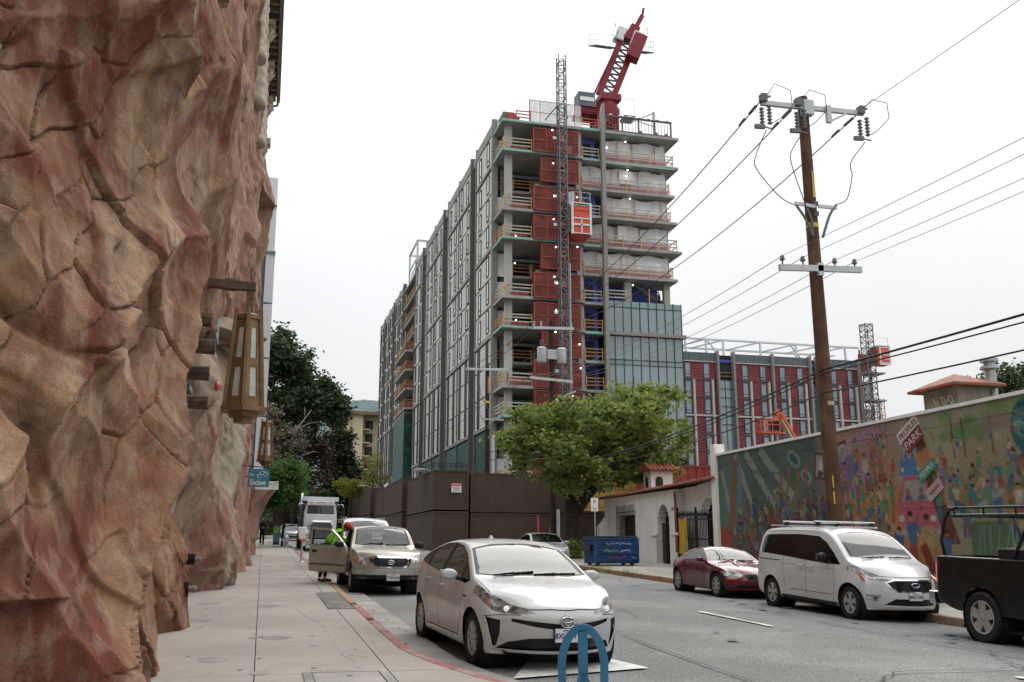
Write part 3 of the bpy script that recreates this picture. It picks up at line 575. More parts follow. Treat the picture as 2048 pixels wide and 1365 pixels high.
def rail(a, b, z, name='guardrail', rails=(.45, .8, 1.12), step=2.1, rm=None, pm=None):
    a, b = Vector((a[0], a[1], 0)), Vector((b[0], b[1], 0)); L_ = (b - a).length; n = max(1, int(round(L_ / step))); mb = MB()
    for h in rails: mb.bar((a.x, a.y, z + h + rt.uniform(-.03, .03)), (b.x, b.y, z + h + rt.uniform(-.03, .03)), .05, .11)
    o = mb.build(name, rm or m_wood, tw); ps = MB()
    for i in range(n + 1): p = a.lerp(b, i / n); ps.bar((p.x + rt.uniform(-.05, .05), p.y - .04, z), (p.x + rt.uniform(-.05, .05), p.y - .04, z + 1.22), .07)
    tag(ps.build('rail_posts', pm or m_post, o), kind='stuff'); return o
for i, z in enumerate(FL):
    rec = i in (2, 5, 8, 11)
    x0, y0 = (21.9, 84.6) if rec else (TX - .0, 81.55)
    if rec: sl = MB().b2((x0, y0, z - .25), (28.1, 89, z)).b2((23.6, 82.3, z - .25), (28.1, y0, z)).build('floor_slab', m_slab, tw)
    else: sl = MB().b2((x0, y0, z - .27), (28.1, 89, z)).build('floor_slab', m_slab, tw)
    if i in (0, 1, 4, 7, 10): MB().b2((TX + .03, 81.49, z - .22), (TX + (4.6 if i != 4 else 5.6), 81.55, z - .02)).build('edge_form', m_green, sl); MB().b2((TX - .06, 81.6, z - .22), (TX, 85.1, z - .02)).build('edge_form', m_green, sl)
    xr = 38.2 if i in (0, 1) else (38.25 if i == 4 else 37.7)
    if z > 24.4 or i > 12: sr = MB().b2((28.1, 81.75 if i % 3 else 81.45, z - .34), (xr, 85.2, z - .08)).build('floor_slab', m_slab, tw)
    else: sr = MB().b2((28.1, 81.75, z - .34), (30.1, 85.2, z - .08)).build('floor_slab', m_slab, tw)
    if i in (0, 1, 4, 7, 10): MB().b2((28.15, 81.36 if i % 3 == 0 else 81.68, z - .32), (29.9, 81.44 if i % 3 == 0 else 81.745, z - .08)).build('edge_form', m_green, sr)
    if i in (0, 1): MB().b2((30.4, 81.72, z - .42), (xr - .5, 81.8, z - .335)).build('edge_form', m_green, sr)
    if i > 0 and z > 7:
        h = FL[i - 1] - z - .3
        if not rec:
            rail((TX + .25, 81.75), (23.0, 81.75), z); rail((TX + .15, 81.75), (TX + .15, 84.9), z, rm=m_orail if rt.random() < .5 else None)
            if rt.random() < .75: MB().b2((TX + 1.0, 82.4, z + .06), (22.9, 82.46, z + rt.uniform(.6, 1.0))).build('debris_net', m_net, tw)
        else: rail((TX + .2, 85.6), (21.8, 85.6), z, rm=m_orail); rail((21.95, 84.75), (25.5, 84.75), z, rm=m_orail)
        if rt.random() < .6: MB().b2((TX + .3, 85.3, z), (TX + 1.6, 85.35, z + h * .9)).build('tarp', m_sheet, tw)
        MB().b2((24.2 + rt.uniform(-1, 1), 87, z), (24.6, 87.3, z + h)).b2((22.6, 88, z), (22.75, 88.1, z + h)).b2((22.4, 86.6, z + h - .5), (26.5, 86.8, z + h - .25)).build('interior_services', m_steel, tw)
        # red hoist gate
        gx0 = 23.85 if rec else 23.1; gy = 81.25
        gt = MB(); xs_ = [gx0, gx0 + 1.3 if not rec else gx0 + 1.9, 25.2 if not rec else 26.0, 26.2 if not rec else 26.6, 27.55]
        xs_ = sorted(set(xs_))
        for x_ in xs_: gt.bar((x_, gy, z - .1), (x_, gy, z + 2.25), .08)
        for h_ in (-.08, 1.05, 2.23): gt.bar((gx0, gy, z + h_), (27.55, gy, z + h_), .08)
        gt.bar((gx0, gy, z - .1), (gx0, gy + .9, z - .1), .07).bar((gx0, gy, z + 2.23), (gx0, gy + .9, z + 2.23), .07)
        go = gt.build('hoist_gate', m_gate, tw)
        for a_, b_ in zip(xs_[:-1], xs_[1:]): MB().b2((a_ + .05, gy + .01, z - .05), (b_ - .05, gy + .03, z + 2.18)).build('mesh_panel', m_mesh, go)
        MB().b2((gx0 + .02, gy + .06, z - .05), (gx0 + .04, gy + .9, z + 2.18)).build('mesh_panel', m_mesh, go)
        MB().b2((gx0 + 1.9, gy - .06, z + 1.25), (gx0 + 2.25, gy - .05, z + 1.55)).build('notice', m_paper, go); MB().b2((25.75, gy - .06, z + 1.1), (26.2, gy - .05, z + 1.7)).build('notice', M('red_notice', (.55, .2, .2), .7), go)
        # blue wall bay
        if z < 41: 
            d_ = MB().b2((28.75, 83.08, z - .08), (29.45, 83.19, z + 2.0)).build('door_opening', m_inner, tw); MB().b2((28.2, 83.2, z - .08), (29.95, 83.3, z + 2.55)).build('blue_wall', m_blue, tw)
            rail((28.2, 81.95), (29.9, 81.95), z - .08, rm=m_orail if i > 6 else None)
        if i <= 5:          # sheeted bays
            x0s = 28.3 if i in (2, 4, 5) else 30.4
            xs_ = np.linspace(x0s, 37.15, 60); zs_ = np.linspace(0, 1, 16); U, V = np.meshgrid(xs_, zs_, indexing='ij')
            top = z + h - .12 - .22 * np.abs(np.sin((U - x0s) * 1.1 + i)) ** 1.5
            P = np.stack([U, 82.75 + .10 * fbm(U * 1.1, V * 1.4, 3, i) + .035 * np.sin((U - 2.2 * (1 - V) * np.sin(U * 1.1 + i)) * 9) * V, (z - .1) + (top - z + .1) * V], 2)
            sh = link('plastic_sheet', grid_mesh('plastic_sheet', P, m_sheet), tw)
            for q in range(3):
                xb = x0s + 1.2 + q * 2.3 + rt.uniform(-.5, .5); MB().b2((xb, 82.55, z), (xb + .07, 82.6, z + h - .3)).build('sheet_batten', rt.choice((m_post, m_gate, m_post)), sh)
            MB().b2((x0s, 82.30, z - .05), (37.3, 82.33, z + .72)).build('debris_net', m_net, tw)
            rail((30.4, 81.95), (xr - .5, 81.95), z - .08)
            MB().bar((xr - .5, 81.95, z + .4), (xr - .45, 83.4, z + .4), .05, .1).bar((xr - .5, 81.95, z + 1.05), (xr - .45, 83.4, z + 1.05), .05, .1).build('side_rail', m_wood, tw)
            if i in (2, 4): MB().b2((32.2 - (i == 4) * .3, 82.5, z + .9), (33.6 - (i == 4) * .8, 82.54, z + 2.3)).build('white_sheet', m_paper, tw)
    if 0 < i:
        for q in range(3 if i < 11 else 1):
            x_, y_ = rt.choice(((30.8, 82.5), (33.0, 82.2), (26.6, 81.05), (25.1, 81.0), (22.6, 86), (27.2, 81.0)))
            MB().lathe([(.0, -.09), (.09, 0), (0, .09)], 8, (x_ + rt.uniform(-.2, .2), y_, z + rt.uniform(1.2, 2.3))).build('work_light', m_lamp, tw)
for x_, y_, w in ((20.98, 82.75, .66), (27.86, 82.3, .62), (32.95, 83.1, .7), (37.0, 83.1, .62), (21.3, 86.4, .5)):
    MB().box((x_, y_, 21.8), (w, w * .8, 39.6)).build('column', m_colc, tw)
    for z in (33.9, 25.2, 19.5): 
        if x_ < 21: MB().box((x_ - .02, y_ - w * .4 - .01, z + .4), (.28, .02, .36)).build('cast_plate', m_orail, tw)
MB().box((30.08, 81.25, 22.7), (.38, .5, 41.6)).build('front_fin', m_finl, tw)
MB().prism([(29.89, 43.5), (30.27, 43.5), (30.27, 44.3), (30.1, 44.3)], 81.0, 81.5).build('front_fin_tip', m_finl, tw)
# stair bay above the glass
MB().bar((33.4, 83.4, 27.0), (36.2, 83.4, 25.2), .2, .35).bar((36.2, 83.4, 25.2), (37.0, 83.4, 25.1), .2, .3).build('stair_flight', m_fin, tw)
rail((30.4, 82.1), (32.4, 82.1), 24.5, step=1.9); MB().bar((34.8, 82.1, 24.4), (34.8, 82.1, 26.0), .08).bar((36.6, 82.1, 24.4), (36.6, 82.1, 26.0), .08).build('rail_stub', m_post, tw)
# glass curtain wall
cx0, cx1 = 30.34, 38.05; nc = 9; wv = (cx1 - cx0) / nc
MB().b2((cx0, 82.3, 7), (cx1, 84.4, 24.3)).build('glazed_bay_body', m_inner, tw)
pane_rows = [(24.05, 24.62, m_cws), (21.62, 24.0, m_cw), (18.98, 21.2, m_cw), (18.5, 18.92, m_cws), (16.15, 18.45, m_cw), (15.7, 16.1, m_cws), (13.4, 15.65, m_cw), (12.9, 13.35, m_cws), (10.4, 12.85, m_cw), (9.9, 10.35, m_cws)]
for z0, z1, mt in pane_rows:
    me = MB().b2((.022, 0, 0), (wv - .022, .05, z1 - z0)).mesh('glass_pane', mt)
    for c in range(nc): 
        o = link('glass_pane', me, tw, (cx0 + c * wv, 82.08 + rt.uniform(-.012, .012), z0)); o.rotation_euler = (rt.uniform(-.006, .006), 0, rt.uniform(-.012, .012))
for c in range(nc + 1): MB().b2((cx0 + c * wv - .025, 82.0, 9), (cx0 + c * wv + .025, 82.29, 24.66)).build('mullion', m_wfr, tw)
for z in (24.02, 21.4, 18.95, 18.47, 16.12, 13.37, 10.37): MB().b2((cx0, 82.02, z - .03), (cx1, 82.29, z + .03)).build('transom', m_wfr, tw)
MB().b2((30.3, 81.7, 21.24), (38.35, 82.4, 21.56)).build('band_course', m_finl, tw)
sd = MB().b2((0, 0, 0), (.04, 1.0, 2.4)).mesh('glass_pane', m_cw)
for z in (21.62, 18.98, 16.15): link('glass_pane', sd, tw, (cx1, 82.4, z)); link('glass_pane', sd, tw, (cx1, 83.4, z))
# roof edge frame, screens, plant
fr_ = MB()
for x_ in np.linspace(30.7, 37.6, 5): fr_.bar((x_, 81.9, 41.7), (x_, 81.9, 43.5), .14)
for x_ in np.linspace(30.7, 37.6, 21): fr_.bar((x_, 81.9, 41.7), (x_, 81.9, 43.4), .04)
fr_.bar((30.5, 81.9, 43.45), (37.7, 81.9, 43.45), .2, .14).bar((30.6, 81.9, 41.95), (37.6, 81.9, 41.95), .1).build('parapet_frame', m_fin, tw)
for k in range(7): MB().lathe([(0, 0), (.2, .02), (.16, .13), (0, .15)], 8, (31.2 + k, 81.9, 43.5)).build('parapet_cap_bag', m_paper, tw)
MB().b2((31, 83.5, 41.7), (37.5, 83.55, 42.3)).build('kerb_upstand', m_sheet, tw)
MB().bar((33.9, 83, 43.6), (36.3, 83, 44.9), .12).bar((36.3, 83, 41.7), (36.3, 83, 45.0), .22).bar((34.5, 83, 43.8), (36.3, 83, 43.4), .08).build('davit_arm', m_steel, tw)
for x_ in (34.2, 35.9, 37.0): MB().bar((x_, 82.6, 41.9), (x_ + .5, 82.7, 42.5), .3).build('red_strap_bundle', m_gate, tw)
sc_ = MB(); sp_ = MB()
for a_, b_ in ((22.9, 23.9), (23.95, 25.7), (25.75, 27.4), (27.45, 28.2)):
    MB().b2((a_ + .04, 82.0, 41.9), (b_ - .04, 82.04, 44.2)).build('screen_panel', M('white_mesh_screen', (.72, .72, .72), .8, alpha=.5), tw)
    sc_.bar((a_, 82, 41.75), (a_, 82, 44.25), .06)
    sc_.bar((a_, 82, 43.0), (b_, 82, 43.0), .04).bar((a_, 82, 44.22), (b_, 82, 44.22), .04)
sc_.build('screen_frame', m_gate, tw)
MB().b2((TX + .3, 82.6, 41.8), (TX + 1.5, 84.6, 43.0)).b2((TX + 1.5, 82.7, 41.9), (TX + 2.0, 83.5, 42.7)).build('roof_plant', m_fin, tw, bevel=.05)
MB().b2((TX + .7, 82.2, 41.8), (TX + 1.5, 82.5, 42.7)).build('roof_bin', m_gate, tw)
rail((TX + 1.4, 81.9), (23.0, 81.9), 41.75, rm=m_gate, pm=m_gate); rail((28.2, 81.9), (29.9, 81.9), 41.75, rm=m_gate)
# ---- long clad side facing the street
fins = [(85.3, .55), (93.0, .3), (95.5, .45), (102.2, .3), (109.0, .3), (112.0, .45), (118.4, .3), (125.2, .3), (128.0, .45), (134.8, .4), (147.4, .45), (152.2, .3), (157.2, .3), (159.6, .4), (165.0, .3), (170.4, .3), (172.4, .4), (178.0, .5)]
bays = [(85.3, 93), (95.5, 102.2), (102.2, 109), (112, 118.4), (118.4, 125.2), (128, 134.8), (147.4, 152.2), (152.2, 157.2), (159.6, 165), (165, 170.4), (172.4, 178)]
recs = [(93, 95.5), (109, 112), (125.2, 128), (157.2, 159.6), (170.4, 172.4)]
for y_, p_ in fins: MB().b2((TX - p_ * .32, y_ - .17, 2), (TX + .4, y_ + .17, 43.3)).build('fin', m_finl if y_ < 86 else m_fin, tw)
for a_, b_ in recs: MB().b2((TX + .3, a_ + .2, 2), (TX + .5, b_ - .2, 42.2)).build('recess_wall', m_fin, tw)
BZ = [43.0, 38.6, 30.1, 21.4, 12.9]
for z in BZ[1:]:
    for a_, b_ in bays: MB().b2((TX - .16, a_ + .2, z - .25), (TX + .4, b_ - .24, z + .1)).build('band_beam', m_finl if z < 40 else m_fin, tw)
for a_, b_ in bays: MB().b2((TX - .1, a_ + .24, 41.9), (TX + .4, b_ - .24, 42.95)).build('parapet_panel', m_finl, tw)
for a_, b_ in recs[:3]: MB().b2((TX + .12, a_ + .2, 42.0), (TX + .5, b_ - .2, 42.9)).build('parapet_panel', m_finl, tw)
wm = {}
def win(w, h, kind):
    k = (round(w, 2), round(h, 2), kind)
    if k not in wm:
        f_ = MB(); t_ = .05
        for a, b in (((0, 0), (t_, h)), ((w - t_, 0), (w, h)), ((t_, 0), (w - t_, t_)), ((t_, h - t_), (w - t_, h))): f_.b2((-.09, a[0], a[1]), (.0, b[0], b[1]))
        if h > 2: f_.b2((-.07, t_, h * .22), (-.01, w - t_, h * .22 + .05))
        wm[k] = (f_.mesh('window', m_wfr), MB().b2((-.035, t_, t_), (-.005, w - t_, h - t_)).mesh('pane', m_pane if kind == 0 else m_gpane))
    return wm[k]
floors_side = [(38.7, 41.85), (35.75, 38.25), (32.9, 35.7), (30.2, 32.85), (27.2, 29.75), (24.4, 27.15), (21.5, 24.35), (18.75, 21.05), (15.95, 18.7), (13.0, 15.9)]
for bi, (a_, b_) in enumerate(bays):
    L_ = b_ - a_
    for fi, (z0, z1) in enumerate(floors_side):
        low = z0 < 20
        MB().b2((TX - .02, a_ + .25, z0 + .03), (TX + .3, b_ - .25, z1 - .03)).build('cladding_panel', m_clad, tw)
        spots = (.20, .66) if not low else (.22, .70)
        for k, u in enumerate(spots):
            w_ = .95 if not low else .8; hh = (z1 - z0) * (.80 if not low else .97); dz = .12 if (not low and (k + bi) % 2) else (.42 if not low else .05)
            fm, pm = win(w_, round(hh, 1), 1 if low else 0)
            y_ = a_ + L_ * u + (0 if low else .35 * ((fi % 3) == 1) * (1 if k else -1) * (bi % 2))
            wo = link('window', fm, tw, (TX - .035, y_, z0 + dz)); link('pane', pm, wo)
        MB().b2((TX - .06, a_ + .25, z0 - .05), (TX + .1, b_ - .25, z0 + .04)).build('joint_strip', m_fin, tw)
    if a_ < 120: MB().b2((TX - .0, a_ + .26, 4), (TX + .25, b_ - .26, 12.55)).build('storefront_glass', m_gpane, tw)
    else: MB().b2((TX - .02, a_ + .26, 4), (TX + .25, b_ - .26, 12.55)).build('cladding_panel', m_clad, tw); [link('pane', win(.8, 8.0, 1)[1], tw, (TX - .05, a_ + L_ * u, 4.4)) for u in (.2, .66)]
# recessed balcony bay
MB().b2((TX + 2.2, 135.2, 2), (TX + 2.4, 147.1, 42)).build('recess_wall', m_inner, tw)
for i, z in enumerate(FL[:8]):
    p_ = 1.25 if i >= 4 else .1
    MB().b2((TX - p_, 135.1, z - .28), (TX + 2.2, 147.0 if i >= 3 else 146, z)).build('balcony_slab', m_slab, tw)
    if i: rail((TX - p_ + .1, 135.3), (TX - p_ + .1, 146.8), z, rm=m_orail, step=2.4); rail((TX - p_ + .1, 135.3), (TX + 2.0, 135.3), z, rm=m_orail, step=1.6); MB().b2((TX - p_ + .2, 135.4, z + .05), (TX + 2, 135.45, z + .8)).build('debris_net', m_net, tw)
    MB().b2((TX + .25, 147.0, z - 2.6), (TX + 2, 147.1, z - .3)).build('tarp', m_sheet, tw)
for k in range(4): MB().b2((TX - 1.2, 135.6 + k * 2.85, 8), (TX - 1.1, 138.4 + k * 2.85, 20.6)).build('green_glass_panel', m_gpane, tw)
for k in range(3): MB().b2((TX - 1.1 + k * 1.0, 135.3, 8), (TX - .2 + k * 1.0, 135.4, 20.6)).build('green_glass_panel', m_gpane, tw)
MB().b2((TX - 1.2, 135.4, 20.6), (TX + 2, 147, 21.0)).build('bay_cap', m_fin, tw)
# open roof frame over the far part
of = MB()
for y_ in (138, 146): 
    for x_ in (TX + .6, TX + 5): of.bar((x_, y_, 41.9), (x_, y_, 47.8), .25)
    of.bar((TX + .6, y_, 47.7), (TX + 5, y_, 47.7), .25)
for x_ in (TX + .6, TX + 5): of.bar((x_, 138, 47.7), (x_, 146, 47.7), .25).bar((x_, 138, 45), (x_, 146, 45), .18).bar((x_, 138, 45), (x_, 146, 47.7), .14)
of.build('roof_frame', m_steel, tw); MB().b2((TX + .8, 138.3, 42), (TX + 4.8, 145.5, 44.6)).build('plant_screen', m_pan, tw)
# ---- hoist mast and cab
hm = wthing('construction_hoist', 'grey lattice hoist mast climbing the open front of the tower', 'hoist', (25.1, 80.4, 1.8))
m_mast = M('mast_steel', (.16, .17, .175), .5, metal=.5, var=.15)
def mast(par, x, y, z0, z1, w, mt, pitch=1.5, rr=.045):
    legs = MB(); lac = MB()
    for sx in (-1, 1):
        for sy in (-1, 1): legs.bar((x + sx * w / 2, y + sy * w / 2, z0), (x + sx * w / 2, y + sy * w / 2, z1), rr * 2)
    z = z0; k = 0
    while z < z1 - .1:
        zz = min(z + pitch / 2, z1)
        for s in (-1, 1):
            lac.bar((x - w / 2, y + s * w / 2, z), (x + w / 2, y + s * w / 2, z), rr * 1.3).bar((x + s * w / 2, y - w / 2, z), (x + s * w / 2, y + w / 2, z), rr * 1.3)
            a, b = (-1, 1) if k % 2 else (1, -1)
            lac.bar((x + a * w / 2, y + s * w / 2, z), (x + b * w / 2, y + s * w / 2, zz), rr * 1.1); lac.bar((x + s * w / 2, y + a * w / 2, z), (x + s * w / 2, y + b * w / 2, zz), rr * 1.1)
        z += pitch / 2; k += 1
    legs.build('mast_legs', mt, par); lac.build('mast_lacing', mt, par)
mast(hm, 25.05, 80.35, 1.8, 48.3, .72, m_mast)
for z in (43.2, 35.0, 26.4, 18.0): MB().bar((24.7, 80.6, z), (23.9, 82.0, z - .9), .08).bar((25.4, 80.6, z), (26.2, 82.0, z - .5), .08).bar((24.7, 80.6, z), (25.4, 81.9, z + .2), .06).build('wall_tie', m_mast, hm)
MB().tube([(25.75, 80.6, 2), (25.75, 80.6, 27.5)], .09, 6).build('cable_guide', m_steel, hm)
cb = wthing('hoist_cab', 'red and white passenger hoist cab hanging on the tower mast', 'hoist cab', (26.7, 80.3, 29.9))
m_cabr = M('hoist_red', (.58, .085, .05), .5, var=.1); m_cabw = M('hoist_light_grey', (.62, .63, .63), .45, var=.06)
MB().b2((25.75, 79.5, 30.0), (27.65, 81.6, 30.1)).build('floor', m_cabr, cb); 
MB().b2((25.78, 79.62, 30.1), (27.62, 81.5, 32.9)).build('car_body', m_cabr, cb)
f_ = MB()
for x_ in (25.82, 27.6): f_.b2((x_ - .1, 79.48, 30.05), (x_ + .1, 79.61, 33.0))
for z in (30.1, 31.0, 32.95): f_.b2((25.9, 79.5, z - .09), (27.5, 79.6, z + .09))
f_.b2((26.65, 79.5, 30.2), (26.77, 79.6, 31.5)); f_.b2((25.9, 79.5, 31.55), (27.5, 79.6, 31.68)).build('front_frame', m_cabw, cb)
for z in (31.05, 31.75, 32.4): MB().b2((25.95, 79.56, z), (27.48, 79.6, z + .42)).build('front_panel', m_cabr, cb)
MB().b2((25.7, 79.5, 32.9), (27.7, 81.6, 33.15)).build('roof', m_cabw, cb)
g_ = MB()
for x_, y_ in ((25.8, 79.6), (27.6, 79.6), (25.8, 81.4), (27.6, 81.4)): g_.bar((x_, y_, 33.1), (x_, y_, 34.2), .05)
for z in (33.7, 34.2): g_.bar((25.8, 79.6, z), (27.6, 79.6, z), .04).bar((27.6, 79.6, z), (27.6, 81.4, z), .04).bar((25.8, 79.6, z), (25.8, 81.4, z), .04)
g_.build('roof_rail', m_steel, cb); MB().b2((25.6, 80.0, 33.1), (26.2, 80.8, 34.3)).build('motor', m_steel, cb, bevel=.05); MB().b2((25.45, 79.9, 30.3), (25.74, 80.7, 32.6)).build('side_door', m_fin, cb)
hm.location.x += .6; cb.location.x += .5
# ---- luffing crane on the roof
cr = wthing('tower_crane', 'dark red luffing crane with counterweights rising above the tower roof', 'crane', (34.0, 92, 41.9))
m_crr = M('crane_red', (.21, .026, .038), .45, var=.15, scale=1.5); m_grat = M('grey_grating', (.22, .24, .25), .6, var=.2, alpha=.8)
mast(cr, 34.3, 92, 41.9, 48.2, 2.3, m_crr, 2.4, .12)
mb = MB()
for a_, b_ in (((31.0, 91, 43), (33.6, 91, 48.2)), ((32.1, 91, 43), (34.2, 91, 48.0)), ((31.0, 93, 43), (33.6, 93, 48.2))): mb.bar(a_, b_, .35)
mb.build('brace_legs', m_crr, cr)
MB().lathe([(.9, 47.0), (1.2, 47.6), (1.5, 48.4), (1.5, 49.2), (1.25, 49.3), (1.25, 50.1)], 12, (34.6, 92, 0)).build('slew_ring', m_crr, cr, smooth=True, sharp=35)
MB().b2((33.5, 90.6, 49.9), (35.9, 93.4, 50.7)).build('turntable', m_crr, cr, bevel=.1)
MB().b2((30.9, 90.8, 48.0), (33.8, 93.2, 48.5)).build('machine_deck', m_crr, cr); MB().b2((31.0, 90.9, 48.9), (32.9, 92.6, 50.6)).build('machine_house', m_sl, cr, bevel=.06); MB().b2((31.15, 90.82, 49.5), (32.75, 90.89, 49.95)).build('name_board', m_paper, cr)
for z in (48.2, 48.5, 48.8): MB().bar((30.9, 90.7, z), (33.8, 90.7, z), .07).build('deck_rail', m_crr, cr)
A_, B_ = Vector((34.4, 91.7, 50.6)), Vector((37.0, 91.2, 57.4)); T_ = Vector((38.7, 90.8, 60.7))
d_ = (B_ - A_).normalized(); s_ = d_.cross(Vector((0, -1, .3))).normalized()
for k in (-1, 1): MB().bar(A_ + s_ * .8 * k, B_ + s_ * .8 * k, .4, .7).build('boom_chord', m_crr, cr)
lac = MB(); n_ = 9
for i in range(n_): lac.bar(A_.lerp(B_, i / n_) + s_ * .7, A_.lerp(B_, (i + .5) / n_) - s_ * .7, .16).bar(A_.lerp(B_, (i + .5) / n_) - s_ * .7, A_.lerp(B_, (i + 1) / n_) + s_ * .7, .16)
lac.build('boom_lacing', m_fin, cr)
C0 = A_.lerp(B_, .72)
def obox(name, c, ax, l, w, h, mt):
    return MB().bar(c - ax * l / 2, c + ax * l / 2, w, h, up=(0, -1, .4)).build(name, mt, cr, bevel=.05)
obox('ballast_box', A_.lerp(B_, .86) + s_ * .55 + Vector((.45, -1.0, 0)), d_, 3.0, 1.5, 1.5, m_crr); obox('counterweight', B_ + s_ * .5 + Vector((.5, -.4, .3)), d_, 1.8, 1.3, 1.0, m_pan); obox('winch_house', B_ + Vector((-.8, .2, .9)), d_, 1.6, 1.1, 1.2, m_pan)
MB().bar(B_ + Vector((0, 0, .2)), B_.lerp(T_, .55), 1.3, 1.1).build('tail_frame', m_crr, cr); MB().bar(B_.lerp(T_, .5), T_, .55, .5).bar(T_, T_ + Vector((.1, -.3, .9)), .2).build('tail_tip', m_crr, cr)
for s2, l2 in ((-1, 2.6), (1, 2.3)):
    c = A_.lerp(B_, .70) + Vector((s2 * (1.0 + l2 / 2), -.5, .35)); pl = MB()
    for q in range(7): pl.bar((c.x - l2 / 2, c.y - 1.1 + q * .37, c.z + q * .18), (c.x + l2 / 2, c.y - 1.1 + q * .37, c.z + q * .18), .14, .06)
    for q in range(5): pl.bar((c.x - l2 / 2 + q * l2 / 4, c.y - 1.15, c.z - .05), (c.x - l2 / 2 + q * l2 / 4, c.y + 1.2, c.z + 1.15), .09)
    pl.build('platform', m_grat, cr); rl = MB()
    for q in range(4): p = Vector((c.x + s2 * l2 / 2, c.y - 1.1 + q * .75, c.z + q * .36)); rl.bar(p, p + Vector((0, 0, 1.4)), .045)
    for h in (.7, 1.4): rl.bar((c.x + s2 * l2 / 2, c.y - 1.1, c.z + h), (c.x + s2 * l2 / 2, c.y + 1.15, c.z + 1.1 + h), .035).bar((c.x - l2 / 2, c.y - 1.1, c.z + h), (c.x + l2 / 2, c.y - 1.1, c.z + h), .035)
    rl.build('platform_rail', m_steel, cr)
for s2 in (-1, 1): 
    q0, q1 = A_.lerp(B_, .95) + Vector((s2 * 1.3, 0, .2)), B_.lerp(T_, .3) + Vector((s2 * 1.6, 0, .2)); MB().bar(q0, q1, .6, .08).bar(q0 + Vector((s2 * .3, 0, 1)), q1 + Vector((s2 * .3, 0, 1)), .05).bar(q0 + Vector((s2 * .3, 0, 0)), q0 + Vector((s2 * .3, 0, 1)), .05).bar(q1 + Vector((s2 * .3, 0, 0)), q1 + Vector((s2 * .3, 0, 1)), .05).build('catwalk', m_grat, cr)
MB().tube([A_ + Vector((-1.3, 0, .3)), A_ + Vector((-.6, -.3, 2.0)), A_.lerp(B_, .75) + Vector((-.9, 0, .6))], [.12, .1, .06], 5).build('tie_bar', m_crr, cr)
cb2 = MB().b2((36.2, 90.7, 48.0), (37.5, 92.2, 48.3)).build('cab_platform', m_grat, cr); MB().bar((37.4, 90.8, 48.2), (37.4, 90.8, 50.3), .05).bar((36.3, 90.8, 50.3), (37.4, 90.8, 50.3), .04).build('cab_rail', m_steel, cr)
# ================================================================= container wall round the site
m_cont = M('brown_container_paint', (.070, .047, .037), .62, var=.1, scale=.8, streak=.25, bump=.05)
m_contd = M('container_gap', (.012, .010, .010), .8)
def container(x, y, z, L_, label, rz=0.0, mt=None, ribs=.018, W=2.44, H=2.62, nm='shipping_container', grp='brown containers walling off the site', pit=.9):
    t = thing(nm, label, 'container', (x, y, z), rz, grp); mt = mt or m_cont
    def wall(n, f):      # ribbed sheet: shallow trapezoid ribs
        pts = []; k = int(n / pit)
        for i in range(k):
            a = -n / 2 + i * n / k; q = n / k
            pts += [(a, 0), (a + q * .80, 0), (a + q * .84, ribs), (a + q * .96, ribs)]
        pts.append((n / 2, 0)); vs = []; 
        for s_, o in pts: vs += [f(s_, o, .16), f(s_, o, H - .12)]
        return MB().add(vs, [(2 * i, 2 * i + 2, 2 * i + 3, 2 * i + 1) for i in range(len(pts) - 1)])
    for s in (-1, 1): wall(L_ - .3, lambda a, o, h, s=s: (s * (W / 2 - .03 - o), a, h)).build('side_wall', mt, t)
    for s in (-1, 1): MB().b2((-W / 2 + .14, s * (L_ / 2 - .06) - .02, .16), (W / 2 - .14, s * (L_ / 2 - .06) + .02, H - .12)).build('end_wall', mt, t)
    fr = MB()
    for sx in (-1, 1):
        fr.b2((sx * W / 2 - sx * .1, -L_ / 2 + .16, .0), (sx * W / 2, L_ / 2 - .16, .16)); fr.b2((sx * W / 2 - sx * .08, -L_ / 2 + .16, H - .12), (sx * W / 2, L_ / 2 - .16, H))
        for sy in (-1, 1): fr.b2((sx * W / 2 - sx * .16, sy * L_ / 2 - sy * .16, 0), (sx * W / 2, sy * L_ / 2, H))
    for sy in (-1, 1): fr.b2((-W / 2 + .16, sy * L_ / 2 - sy * .14, .0), (W / 2 - .16, sy * L_ / 2, .16)).b2((-W / 2 + .16, sy * L_ / 2 - sy * .12, H - .12), (W / 2 - .16, sy * L_ / 2, H))
    fr.build('frame', mt, t); MB().b2((-W / 2 + .1, -L_ / 2 + .1, H - .06), (W / 2 - .1, L_ / 2 - .1, H - .03)).build('roof', mt, t)
    return t
ORD = ['nearest', 'second', 'third', 'fourth', 'fifth', 'sixth', 'farthest']
for k in range(6):
    yc = 63 + 6.1 + k * 12.24; zb = gz(12, yc - 6) - .02; xo = (0, -.35, .25, -.2, .1, -.15)[k]
    for lv in (0, 1):
        container(12.05 + xo, yc, zb + lv * 2.72, 12.19, f'{"upper" if lv else "lower"} brown container, {ORD[k]} along the street side of the site wall')
        if lv: 
            for q in range(14): MB().b2((10.9 + xo, yc - 5.9 + q * .9, zb + 2.62), (11.0 + xo, yc - 5.6 + q * .9, zb + 2.71)).build('twist_lock', m_contd, bpy.data.objects[[o.name for o in COL.objects if o.name.startswith('shipping_container')][-1]]).matrix_parent_inverse = Matrix.Translation((12.05 + xo, yc, zb + 2.72)).inverted()
for k, (x, L_) in enumerate(((19.55, 12.19), (27.6, 3.7))):
    for lv in (0, 1): container(x, 64.5, gz(13.3, 63) - .1 + lv * 2.69, L_, f'{"upper" if lv else "lower"} brown container facing the street corner, {"behind the leafy tree" if not k else "short one behind the stucco house"}', R(90))
